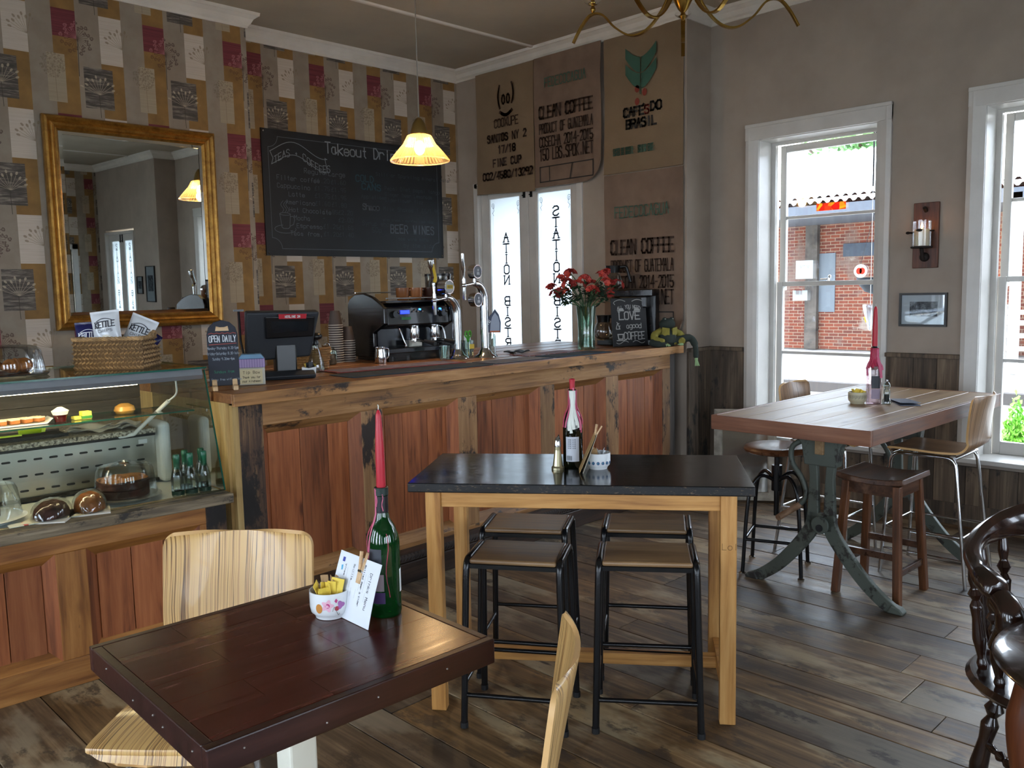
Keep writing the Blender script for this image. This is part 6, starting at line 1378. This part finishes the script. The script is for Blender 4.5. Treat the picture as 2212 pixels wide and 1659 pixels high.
# bar towels / mats lying on the counter
def barmat(lb, pts, col, edge, seed):
    t = thing('bar_runner', lb, 'bar mat', (pts[0][0], pts[0][1], CZ)); x0, y0 = pts[0]; q = [(x-x0, y-y0) for x, y in pts]
    m = M('runner_'+str(seed), col, .85); nn = m.noise(m.coord((5, 14, 1)), 4, 5, .7); m.base(m.mix(nn.smooth(.5, .58), col, edge)); m = m.m
    MB().prism(q, 2, 0, .004).build('mat', m, t)
    c = (sum(a for a, b in q)/4, sum(b for a, b in q)/4); MB().prism([(c[0]+(a-c[0])*.93, c[1]+(b-c[1])*.86) for a, b in q], 2, .004, .0046).build('printed_panel', m_panel[seed % 3], t)
m_panel = [paint('panel_mauve', '8a8090', .9, .3, 12), paint('panel_navy', '26323e', .9, .4, 12), paint('panel_grey', '6c6c74', .9, .3, 12)]
barmat('mauve bar runner with red border in front of the espresso machine', [(2.62, 4.02), (3.48, 3.92), (3.50, 4.14), (2.64, 4.24)], '8a3c38', '6a3030', 0)
barmat('navy bar runner along the counter edge before the espresso machine', [(2.52, 3.72), (3.46, 3.66), (3.47, 3.88), (2.53, 3.96)], '26343e', '1c2830', 1)
barmat('grey bar runner in the middle of the counter, near the fonts', [(3.50, 3.68), (4.02, 3.69), (4.03, 3.90), (3.51, 3.90)], '4c4c54', '2c3a44', 2)
barmat('blue bar runner on the counter in front of the flower vase', [(4.06, 3.69), (4.62, 3.70), (4.62, 3.90), (4.07, 3.90)], '20384a', '2c4a5c', 1+3)
barmat('mauve bar runner on the counter below the right door pane', [(4.04, 3.93), (4.56, 3.93), (4.56, 4.12), (4.05, 4.12)], '7a4844', '8a8090', 6)
t = thing('black_cloth', 'black folded cloth on the counter below the left door pane', 'cloth', (4.22, 4.22, CZ)); MB().sheet(lambda u, v: ((u-.5)*.16, (v-.5)*.10, .012+.008*sin(u*9)*cos(v*7)), 10, 8, .006).build('cloth', BLK, t, smooth=True)
# ------------------------------------------------------------------ flowers
vs_ = thing('flower_vase', 'tall clear glass vase of water holding red flowers on the counter', 'vase', (4.745, 4.03, CZ))
MB().lathe([(0, .0), (.062, .0), (.066, .008), (.058, .12), (.062, .22), (.072, .312), (.069, .312), (.059, .22), (.054, .12), (.058, .02), (0, .018)], 32, cap=False).build('glass_body', glass('vase_glass', 'd8ebe2', 0, .10), vs_, smooth=True)
STM = mat('green_stem', '2f5a34', .6); FLW = M('red_petal', '9c2f28', .55); FLW.base(FLW.mix(FLW.noise(FLW.coord(rand=True), 14, 3), '8a2430', 'b8402c')); FLW = FLW.m; LFD = mat('dark_leaf', '26402c', .6)
R = random.Random(21)
heads = [(-.30, .02, .44), (-.22, -.03, .50), (-.13, .04, .545), (-.20, .05, .42), (-.08, -.04, .46), (.06, .03, .46), (.13, -.03, .52), (.20, .04, .54), (.27, -.02, .46), (.24, .02, .40), (.10, .05, .41), (-.01, 0, .50), (-.16, -.05, .47), (.17, -.05, .47), (-.26, .04, .40), (.04, -.06, .42)]
for i, (u, d, h) in enumerate(heads):
    # u runs to the viewer's right (towards +x -y)
    u *= .80; hx_, hy_ = u*.71+d*1.6, -u*.70+d*1.6
    t = thing('alstroemeria', 'red alstroemeria stem in the glass vase', 'flower', (4.745, 4.03, CZ), 0, 'red flowers in the vase')
    b = (-hx_*.15, -hy_*.15, .03)
    MB().tube(smoothpath([b, (hx_*.12, hy_*.12, .28), (hx_*.6, hy_*.6, h-.06), (hx_, hy_, h)], 4), .0035, 6).build('stem', STM, t, smooth=True)
    for k in range(9):
        ph_, th_ = R.uniform(0, 6.28), R.uniform(0, 1.5); nrm = Vector((sin(th_)*cos(ph_), sin(th_)*sin(ph_), cos(th_)*.9)); c = Vector((hx_, hy_, h-.01))+nrm*.040; m = MB()
        X1 = nrm.orthogonal().normalized(); Y1_ = nrm.cross(X1).normalized()
        for p in range(6):
            an = p*pi/3; e = X1*cos(an)+Y1_*sin(an); s_ = e.cross(nrm); Lp = R.uniform(.024, .032)
            m.add([c, c+e*Lp*.6+s_*.012+nrm*.012, c+e*Lp+nrm*.010, c+e*Lp*.6-s_*.012+nrm*.012, c+e*Lp*.5+nrm*.006], [(0, 1, 4), (1, 2, 4), (2, 3, 4), (3, 0, 4)])
        m.build('blossom', FLW, t)
    m = MB()
    for k in range(20):
        q = R.uniform(.55, .93); c = Vector((hx_*q, hy_*q, .28+(h-.30)*q)); an = R.uniform(0, 6.28); e = Vector((cos(an), sin(an), R.uniform(-.6, .5))).normalized(); s_ = e.cross(Vector((0, 0, 1))).normalized(); Lp = R.uniform(.045, .08)
        m.add([c, c+e*Lp*.5+s_*.014, c+e*Lp, c+e*Lp*.5-s_*.014], [(0, 1, 2, 3)])
    m.build('leaves', LFD, t)['kind'] = 'stuff'
# ------------------------------------------------------------------ filter coffee brewer and jugs
t = thing('coffee_brewer', 'tall black filter coffee brewer behind the Love and Coffee sign', 'coffee machine', (5.27, 4.20, CZ), radians(-90+20))
MB().box(-.10, -.10, 0, .34, .12, .045).build('base', TB, t, bevel=.006); MB().box(.10, .0, .045, .34, .12, .40).build('tower', TB, t, bevel=.006); MB().box(-.10, -.10, .37, .34, .12, .425).build('head', EB, t, bevel=.008); MB().box(.08, -.11, .285, .30, -.0, .372).build('filter_basket', EB, t, bevel=.01)
for (u, v) in ((.32, .16), (.32, .10)): MB().tube([(u-.02, -.0, v+.05), (u-.02, -.006, v+.05)], .006).build('switch', CHROME, t)
JG = glass('jug_glass', 'd8d8d4', 0, .12)
def jug(lb, loc, rz):
    t = thing('coffee_jug', lb, 'jug', loc, rz, 'filter coffee jugs')
    MB().lathe([(0, .002), (.05, .002), (.068, .02), (.075, .06), (.06, .11), (.048, .135)], 28, cap=False).build('glass_body', JG, t, smooth=True); MB().lathe([(.050, .130), (.052, .150), (.058, .185), (0, .186)], 28, cap=False).build('collar', TB, t, smooth=True)
    MB().tube(bent([(-.05, 0, .172), (-.105, 0, .178), (-.135, 0, .06)], .02), [.011]*8, 10).build('handle', TB, t, smooth=True) if 0 else MB().tube(bent([(-.05, 0, .172), (-.105, 0, .178), (-.135, 0, .06)], .02), .011, 10).build('handle', TB, t, smooth=True); return t
jug('glass coffee jug with black handle on top of the brewer', (5.27, 4.20, CZ+.425), radians(125)); jug('glass coffee jug with black handle on the brewer hotplate, behind the vase', (5.20, 4.24, CZ+.046), radians(125))
# LOVE & COFFEE sign
t = thing('slogan_sign', 'black tin sign reading All You Need Is Love and a Good Coffee', 'sign', (5.00, 3.99, CZ+.003), radians(-22)); t.rotation_euler = (radians(-6), 0, radians(-22))
MB().box(0, -.006, 0, .30, .0, .36).build('sign_board', mat('sign_black', '0f0f11', .5), t, bevel=.004)
f = lambda u, v: (u, -.0075, v); SW = mat('sign_white', 'a8a6a2', .7)
T = MB(); write(T, 'LOVE', .15, .200, .056, .0085, f, .5, 0, .62, 0, 1.32, serif=True); write(T, 'COFFEE', .185, .05, .055, .0065, f, .5, .03, .42, 0, 1.3); write(T, 'agood', .185, .135, .036, .005, f, .5, .05, .6, .0, 1.2); write(T, '&', .05, .13, .05, .006, f, .5)
write(T, 'ALL YOU NEED', .15, .282, .026, .004, f, .5, 0, .5, 0, 1.3, curve=lambda x: -.9*(x-.15)**2*1.6); write(T, 'IS', .15, .268-.0, .012, .0022, f, .5)
for s in (-1, 1):
    ribbon(T, [(.15+s*(.03+.09*i/12), .335+.012*sin(i/12*pi)) for i in range(13)]+[(.15+s*.128, .325), (.15+s*.118, .312)], .005, f); ribbon(T, [(.15+s*(.02+.10*i/12), .03+.010*sin(i/2)) for i in range(13)], .004, f)
    T.add([f(.15+s*.04, .262), f(.15+s*.10, .262), f(.15+s*.075, .285), f(.15+s*.05, .285)], [(0, 1, 2, 3)][::1])
ribbon(T, [(.045, .09), (.05, .055), (.085, .055), (.09, .09), (.045, .09)], .008, f); ribbon(T, [(.035, .045), (.1, .045)], .006, f); T.build('sign_lettering', SW, t)
# ------------------------------------------------------------------ toy frog
FG = mat('frog_green_dark', '27302a', .85); FH = mat('frog_hand_green', '8ea878', .8); YJ = paint('mustard_jacket', '8f8436', .85, .15, 20)
t = thing('toy_frog', 'stuffed toy frog in a yellow jacket sitting on the end of the counter', 'toy', (5.30, 3.72, CZ), radians(-25))
body = MB(); body.lathe([(0, 0), (.055, .004), (.075, .03), (.068, .08), (.045, .12), (.03, .135), (0, .14)], 22, cap=False)
body.tube(smoothpath([(.03, -.01, .03), (.10, -.05, .05), (.165, -.06, .055), (.19, -.085, .0), (.19, -.10, -.09)], 6), [.03]*6+[.028]*6+[.026]*6+[.02]*6+[.014], 12).tube(smoothpath([(-.03, -.01, .03), (-.09, -.04, .035), (-.14, -.03, .03), (-.10, -.09, .02), (-.06, -.10, .018)], 6), [.03]*6+[.028]*6+[.024]*6+[.018]*6+[.014], 12)
body.ball((0, -.005, .165), (.062, .055, .042), 20, 14).ball((-.030, -.018, .198), .017, 12, 8).ball((.030, -.018, .198), .017, 12, 8)
body.build('body', FG, t, smooth=True)
MB().ball((-.032, -.033, .203), .006, 8, 6).ball((.032, -.033, .203), .006, 8, 6).build('eye', mat('frog_eye', '8a8c80', .2), t)
jk = MB()
jk.sheet(lambda u, v: ((.080-.030*v)*cos(-pi/2+.35+u*(2*pi-.7)), (.072-.028*v)*sin(-pi/2+.35+u*(2*pi-.7)), .015+.115*v), 24, 8, .006)
for s in (-1, 1): jk.tube(smoothpath([(s*.05, 0, .115), (s*.10, -.005, .09), (s*.115, -.03, .055), (s*.075, -.085, .035)], 6), [.024]*6+[.028]*6+[.025]*6+[.022], 14); jk.sheet(lambda u, v: (s*(.012+.05*u), -.062+.02*u, .06+.075*v*(1-.3*u)+.03*u), 4, 5, .004)
jk.build('yellow_jacket', YJ, t, smooth=True)
def frog_hand(c, dx, par):
    h = MB(); c = Vector(c); h.ball(tuple(c), (.018, .014, .010), 12, 8)
    for k, L_ in enumerate((.034, .040, .042, .034)): an = -pi/2+(-.5+k*.33)*1.1+dx; e = Vector((cos(an), sin(an), 0)); h.tube([c+e*.008, c+e*L_*.6+Vector((0, 0, .004)), c+e*L_-Vector((0, 0, .006))], [.006, .0055, .0045], 8)
    e = Vector((cos(dx), sin(dx), 0)); h.tube([c, c+e*.016, c+e*.024-Vector((0, .006, 0))], [.006, .0055, .004], 8); return h.build('hand', FH, par, smooth=True)
frog_hand((-.065, -.10, .016), .2, t); frog_hand((.06, -.10, .016), 2.6, t)
h = MB(); h.ball((.19, -.10, -.10), (.014, .010, .018), 10, 8)
for k in range(4): h.tube([(.185+k*.004, -.10, -.11), (.178+k*.012, -.105, -.15)], [.006, .004], 8)
h.build('foot', FH, t, smooth=True)
# ================================================================== things on the tables
GRN = M('green_bottle_glass', '0c5a2c', .03, **{'Transmission_Weight': .0}); 
GBT = glass('bottle_green', '3d9a58', 0, .05, .30, '0e6a30'); GDK = glass('bottle_dark_olive', '3c4424', 0, .04, .35, '1c2210'); GCL = glass('bottle_clear', 'e4d6da', 0, .05)
REDC = M('red_candle_wax', 'b01c30', .4, Subsurface_Weight=.15); REDC = REDC.m; PNK = mat('pink_wax_drip', 'c05a78', .5); WHX = mat('white_wax_drip', 'd8dad0', .5); CRX = mat('crimson_wax_drip', 'a82848', .45)
BPROF = [(0, .004), (.030, .004), (.036, .0), (.038, .008), (.038, .175), (.036, .19), (.028, .212), (.018, .228), (.0145, .245), (.0140, .285), (.0155, .287), (.0155, .303), (.0125, .304)]
def drips(par, m, segs, seed, rad=None):
    R = random.Random(seed); mb = MB()
    for a, z0, z1, w in segs:
        P = []; 
        for i in range(9):
            z = z0+(z1-z0)*i/8; r = 0
            for (ra, za), (rb, zb) in zip(BPROF[3:], BPROF[4:]):
                if za <= z <= zb: r = ra+(rb-ra)*(z-za)/(zb-za+1e-9)
            r = (r or .0155)+w*.25; aa = a+.10*sin(i*.9+a*3); P.append((r*cos(aa), r*sin(aa), z))
        mb.tube(P, [w*(.8+.4*R.random()) for _ in P[:-1]]+[w*1.1], 8)
    return mb.build('wax_drip', m, par, smooth=True)
def candle(lb, loc, h, m, r0=.0115, r1=.006, wick=True, cat='candle'):
    t = thing('taper_candle', lb, cat, loc); MB().lathe([(0, 0), (r0*.9, 0), (r0, .01), (r0*.95, h*.5), (r1+.001, h*.93), (r1*.7, h*.98), (.001, h)], 20, cap=False).build('wax', m, t, smooth=True)
    if wick: MB().tube([(0, 0, h-.002), (.001, 0, h+.008), (-.001, 0, h+.012)], .0012, 6).build('wick', WHX, t)
    return t
def scaled(mb_prof, s, sz): return [(r*s, z*sz) for r, z in mb_prof]
# brown table: green bottle
bb = thing('wine_bottle', 'green wine bottle used as candle holder on the dark mahogany table', 'bottle', (1.219, 1.699, .7605)); bb.scale = (1.05, 1.05, 1.05)
MB().lathe(BPROF, 36, cap=False).build('glass_body', GBT, bb, smooth=True)
MB().lathe([(.0152, .245), (.0152, .284)], 28, cap=False).build('neck_label', mat('neck_label_black', '141018', .4), bb, smooth=True); MB().lathe([(.0163, .286), (.0166, .304), (.013, .305)], 28, cap=False).build('screw_ring', mat('dark_green_ring', '1c2c28', .4), bb, smooth=True)
def lab(par, name, a0, a1, z0, z1, m, r=.0385): 
    o = MB().sheet(lambda u, v: (r*cos(a0+(a1-a0)*u), r*sin(a0+(a1-a0)*u), z0+(z1-z0)*v), 14, 1).build(name, m, par, smooth=True); return o
VA = atan2(-1.708, -1.207)   # direction from the bottle to the viewer
lab(bb, 'slate_label', VA-1.7, VA-.15, .12, .165, mat('label_slate', '33363e', .5)); lab(bb, 'cream_label', VA-1.6, VA-.05, .065, .105, mat('label_greypink', '8a7c80', .6)); lab(bb, 'purple_label', VA-1.6, VA+.0, .035, .062, mat('label_purple', '3f2858', .5)); lab(bb, 'barcode_label', VA+1.1, VA+1.55, .055, .11, WPL)
drips(bb, PNK, [(VA-1.1, .303, .14, .0022), (VA-.9, .30, .26, .0018), (VA+.1, .29, .25, .0012)], 3); drips(bb, CRX, [(VA+.2, .20, .05, .0008), (VA-1.3, .225, .13, .0016)], 5)
candle('red taper candle in the green bottle on the dark mahogany table', (1.219, 1.699, .7605+.298*1.05), .198, REDC)
# decorated cup with sachets
def bowl(name, label, loc, rz, R=.042, H=.058):
    t = thing(name, label, 'bowl', loc, rz); s = R/.042
    MB().lathe([(0, .003), (R*.70, .003), (R*.73, 0), (R*.75, .004), (R*.82, .010), (R*.95, .016), (R, .030), (R*1.0, H), (R*.95, H), (R*.93, .022), (0, .012)], 36, cap=False).build('china_bowl', WCER, t, smooth=True); return t
b1 = bowl('sugar_bowl', 'white flower-patterned china bowl of sugar sachets on dark mahogany table', (1.118, 1.790, .7605), 0, .050, .068)
def onbowl(R_, VA_): return lambda u, v: ((R_+.0006)*cos(VA_+u/R_), (R_+.0006)*sin(VA_+u/R_), v)
f0_ = onbowl(.050, atan2(-1.782, -1.125)); f = lambda u, v: f0_(u*1.19, v*1.19)
def blob(m, u, v, ru, rv, n=12, k=0): m.add([f(u+ru*(1+.25*cos(k*a*2*pi/n))*cos(a*2*pi/n), v+rv*(1+.25*cos(k*a*2*pi/n))*sin(a*2*pi/n)) for a in range(n)], [tuple(range(n))])
for nm, col, L_ in (('orange_motif', 'b87a30', ((-.024, .028, .006, .008, 14, 0),)), ('pink_flower', 'dcaabc', ((-.006, .034, .011, .011, 30, 5),)), ('rose_centre', 'b83a78', ((-.006, .034, .004, .004, 12, 0), (.012, .043, .003, .004, 10, 4))), ('purple_flower', 'a060a0', ((.022, .033, .008, .008, 18, 3),)), ('red_heart', 'a83040', ((.013, .027, .004, .004, 10, 0),))):
    m = MB()
    for a in L_: blob(m, *a[:4], a[4], a[5])
    o = m.build(nm, mat('china_print_'+nm, col, .4), b1); 
m = MB(); ribbon(m, [(.004+.002*i, .022+.009*sin(i*.8)) for i in range(8)], .0008, f); m.build('vine_line', mat('vine_grey', '70685e', .5), b1)
fill((1.105, 1.775, .7605), 7, .026, .028, (YEL,), 8, 'yellow sachets in the flowered bowl', 'flower-patterned bowl', .066); fill((1.13, 1.795, .7605), 10, .034, .03, (BRN, BRN, WHS), 12, 'brown and white sachets in the flowered bowl', 'flower-patterned bowl', .066)
# menu card held up by a clothes peg
mc = thing('menu_card', 'white drinks menu card standing in a wooden peg against the green bottle', 'menu', (1.150, 1.690, .7608), 0)
P0 = Vector((1.123, 1.639, .7606))
mc.location = P0; dU = Vector((.03, 1, 0)).normalized(); up = Vector((.275, -.06, 1)).normalized()
cA = Vector((0, 0, 0)); fnm = lambda u, v, o=0: tuple(dU*u+up*v+Vector((0, 0, 0))+dU.cross(up).normalized()*o)
mc_n = -dU.cross(up).normalized()
W0, H0 = .178, .156
m = MB(); m.sheet(lambda u, v: Vector(fnm((u)*W0*1.0, v*H0+ .0*u))+mc_n*(.003*sin(v*3)), 6, 8, .0012); m.build('card', mat('white_card', 'dfe4ea', .5), mc, smooth=True)
fcard = lambda u, v: tuple(Vector(fnm(u, v))+mc_n*(.003*sin(v/H0*3)+.0011))
rotf = lambda fx, ox, oy: (lambda a, b: fx(ox-b, oy-a))
T = MB(); write(T, 'Drinks Menu', 0, 0, .0095, .0011, rotf(fcard, .034, .128), 0, .05, .58, 0, 1.5); write(T, 'Bottled Beer & Cider', 0, 0, .0050, .0009, rotf(fcard, .062, .142), 0, 0, .7, 0, 1.45); write(T, 'Spirits', 0, 0, .0050, .0008, rotf(fcard, .108, .135), 0, 0, .8, 0, 1.45); write(T, 'Wines', 0, 0, .0050, .0008, rotf(fcard, .143, .128), 0, 0, .8, 0, 1.45)
for k in range(11):
    x = .030+k*.0100
    if k % 3: ribbon(T, [(0, 0), (.045+.02*(k % 2), 0)], .0003, rotf(fcard, x, .122))
T.build('menu_lettering', mat('menu_ink', '2a2c34', .8), mc)
MB().add([fcard(*p) for p in ((.150, .132), (.150, .143), (.160, .143), (.160, .132))], [(0, 1, 2, 3)]).build('blue_logo', mat('logo_blue', '2a3c9a', .5), mc); MB().add([fcard(*p) for p in ((.151, .112), (.153, .124), (.160, .122), (.157, .110))], [(0, 1, 2, 3)]).build('cyan_logo', mat('logo_cyan', '4aa8d0', .5), mc)
pg = thing('clothes_peg', 'wooden clothes peg clipped to the drinks menu on the dark table', 'peg', P0)
for s in (-1, 1):
    q = [Vector(fnm(.074+s*.004, .095)), Vector(fnm(.074+s*.004, .125)), Vector(fnm(.074+s*.008, .172))]; MB().beam(q[0]+mc_n*.004*(1), q[1]+mc_n*.004, .008, .005).beam(q[1]+mc_n*.004, q[2]+mc_n*(.004+s*.004), .008, .005).build('peg_half', WOODP, pg)
MB().tube([Vector(fnm(.066, .125))+mc_n*.004, Vector(fnm(.082, .125))+mc_n*.004], .004, 10).build('spring', CHROME, pg)
# black table set
VZ = .8708
bk = thing('wine_bottle', 'dark wine bottle thick with white and pink wax on the black table', 'bottle', (2.447, 2.152, VZ)); KB = 1.0
MB().lathe(BPROF, 36, cap=False).build('glass_body', GDK, bk, smooth=True); VB = atan2(-2.15, -2.45)
lab(bk, 'back_label', VB-.75, VB+.65, .03, .125, mat('label_white', 'b8bcc4', .6)); T = MB(); g_ = lambda u, v: (.0392*cos(VB+u/.0392), .0392*sin(VB+u/.0392), v)
for k in range(5): write(T, 'WINE '*2, -.002, .112-k*.008, .004, .0006, g_, .5)
for k in range(10): ribbon(T, [(-.024+k*.0022, .035), (-.024+k*.0022, .052)], .0011 if k % 3 else .0005, g_)
T.build('label_print', BLK, bk)
drips(bk, WHX, [(VB+a, .30, z, w) for a, z, w in ((-.25, .15, .0062), (.1, .155, .006), (.35, .17, .005), (-.1, .14, .0055), (.5, .16, .0035))], 2); drips(bk, PNK, [(VB-.7, .30, .16, .003), (VB+.75, .30, .15, .0035), (VB+.25, .31, .2, .003), (VB-.45, .30, .2, .003)], 4); drips(bk, CRX, [(VB+.9, .30, .14, .0026), (VB+1.3, .30, .17, .003), (VB-1.2, .3, .16, .003)], 6)
candle('short red candle stub in the wax-covered bottle on the black table', (2.447, 2.152, VZ+.298), .047, REDC, .0105, .0108, False)
SILV = mat('scratched_silver', 'b0a888', .3, .9)
t = thing('sauce_dispenser', 'conical silver salt shaker on the black table, left of the waxed bottle', 'shaker', (2.385, 2.175, VZ)); MB().lathe([(0, 0), (.025, 0), (.025, .008), (.020, .014), (.012, .075), (.012, .09)], 12, cap=False).build('ribbed_body', SILV, t); MB().lathe([(.0135, .088), (.0135, .097), (.011, .115), (.006, .124), (0, .126)], 20, cap=False).tube([(.0, 0, .12), (.006, 0, .132), (.010, 0, .118)], .0025).build('domed_cap', CHROME, t, smooth=True)
b2 = bowl('sugar_bowl', 'white china bowl with blue star band on the black table', (2.498, 2.070, VZ), 0, .047, .062); f = onbowl(.047, atan2(-2.07, -2.498))
m1, m2 = MB(), MB()
for k in range(16):
    u = -.047*pi+k*.047*2*pi/16; blob(m1, u, .027, .0058, .0062, 24, 8); blob(m2, u, .027, .0026, .0028, 10, 0)
m1.build('blue_star_band', mat('cobalt_print', '1e3070', .4), b2)['kind'] = 'stuff'; m2.build('star_centres', mat('teal_print', '3a8a8c', .4), b2)['kind'] = 'stuff'
fill((2.498, 2.070, VZ), 9, .028, .025, (WHS, WHS, BRN), 31, 'sachets in the blue star bowl', 'blue star bowl', .052)
mm_ = thing('menu_card', 'cream menu card leaning edge-on against the bottle on the black table', 'menu', (2.425, 2.085, VZ)); dV = Vector((.74, .67, 0)).normalized(); upv = Vector((.24, -.28, 1.0)).normalized()
m = MB(); nn_ = dV.cross(upv).normalized(); m.sheet(lambda u, v: dV*(u-.5)*.10+upv*v*.15, 2, 2, .0014); m.build('card', mat('cream_menu', 'b0a894', .6), mm_); m = MB(); m.sheet(lambda u, v: dV*(u-.5)*.10+upv*v*.145+Vector((-.010*(1-v), .004*(1-v), 0))-nn_*.004, 2, 2, .0014); m.build('card_back', mat('gold_menu', '9a7a4a', .6), mm_)
pg2 = thing('clothes_peg', 'wooden clothes peg clipped on top of the cream menu on the black table', 'peg', (2.425, 2.085, VZ))
for s in (-1, 1): MB().beam(upv*.115+nn_*s*.002, upv*.150+nn_*s*.003, .008, .005).beam(upv*.150+nn_*s*.003, upv*.185+nn_*s*.010, .008, .005).build('peg_half', WOODP, pg2)
# iron table set
IZ = .9205
bw = thing('wine_bottle', 'clear wine bottle crusted with red wax on the plank table', 'bottle', (4.512, 1.855, IZ)); MB().lathe(BPROF, 36, cap=False).build('glass_body', GCL, bw, smooth=True); VC = atan2(-1.855, -4.512)
lab(bw, 'dark_label', VC-.3, VC+.9, .085, .150, mat('label_ink', '22262e', .5)); lab(bw, 'pale_label', VC-.3, VC+.9, .03, .082, mat('label_mauve', '8c7c8c', .6)); MB().lathe([(.0163, .262), (.0170, .30), (.013, .305)], 24, cap=False).build('neck_ring', TB, bw, smooth=True)
drips(bw, CRX, [(VC+a, .295, z, w) for a, z, w in ((-.9, .19, .0055), (-.5, .20, .006), (-.1, .192, .0055), (.3, .20, .006), (.7, .188, .0055), (1.1, .195, .006), (-1.4, .185, .0055), (1.6, .18, .005), (2.2, .19, .006), (2.9, .2, .006), (3.5, .19, .006), (4.1, .195, .006))], 8); drips(bw, PNK, [(VC+.9, .29, .14, .008), (VC+1.2, .27, .18, .008), (VC-1.1, .25, .15, .005)], 10)
candle('red taper candle in the wax-crusted bottle on the plank table', (4.512, 1.855, IZ+.298), .215, REDC, .0135, .008)
b3 = bowl('sugar_bowl', 'cream patterned bowl of yellow sachets on the plank table', (4.475, 1.925, IZ), 0, .047, .062); b3.children[0].data = b3.children[0].data.copy(); b3.children[0].data.materials[0] = mat('cream_china', 'b8b094', .3)
f = onbowl(.047, atan2(-1.925, -4.475)); m = MB()
for k in range(22): u = -.06+k*.0055; ribbon(m, [(u, .028+(k % 3)*.003), (u+.0025, .047)], .0018, f)
m.build('grey_motif_band', mat('motif_grey', '5c5a50', .5), b3)['kind'] = 'stuff'; fill((4.475, 1.925, IZ), 8, .028, .025, (YEL,), 41, 'yellow sachets in the cream patterned bowl', 'cream patterned bowl', .05)
t = thing('pepper_mill', 'clear acrylic pepper mill beside the wax-crusted bottle', 'pepper mill', (4.545, 1.80, IZ)); MB().lathe([(0, 0), (.022, 0), (.022, .02), (.015, .03), (.018, .05), (.017, .07), (.012, .078), (.018, .09), (.017, .105), (.008, .115), (0, .118)], 24, cap=False).build('mill_body', CLG, t, smooth=True); MB().lathe([(0, .004), (.013, .004), (.013, .05), (0, .052)], 16, cap=False).build('peppercorns', BLK, t, smooth=True); MB().ball((0, 0, .122), .006).build('knob', CHROME, t, smooth=True)
t = thing('slate_menu', 'dark folded menu lying on the plank table behind the pepper mill', 'menu', (4.66, 1.76, IZ), radians(35)); MB().box(-.15, -.05, 0, .11, .05, .003).build('lower_leaf', mat('slate_blue_card', '5c6474', .5), t); MB().sheet(lambda u, v: (-.15+.26*u, -.05+.10*v, .004+.012*(1-u)), 4, 2, .002).build('upper_leaf', mat('slate_blue_leaf', '646c7c', .4), t)

t = thing('cupcake_stand', 'glass dish of pink iced cakes behind the small open-hours board', 'cake stand', (1.86, 4.28, CZ)); MB().lathe([(0, 0), (.05, 0), (.012, .01), (.012, .03), (.08, .04), (.082, .044), (0, .042)], 28, cap=False).build('glass_stand', CLG, t, smooth=True); PKI = mat('pink_icing', 'c890a8', .5)
m = MB()
for k in range(12): m.ball((.05*cos(k*.55)*(.5+.5*(k % 2)), .05*sin(k*.55)*(.5+.5*(k % 2)), .055), .014, 8, 6)
m.build('pink_rosettes', PKI, t, smooth=True)['kind'] = 'stuff'
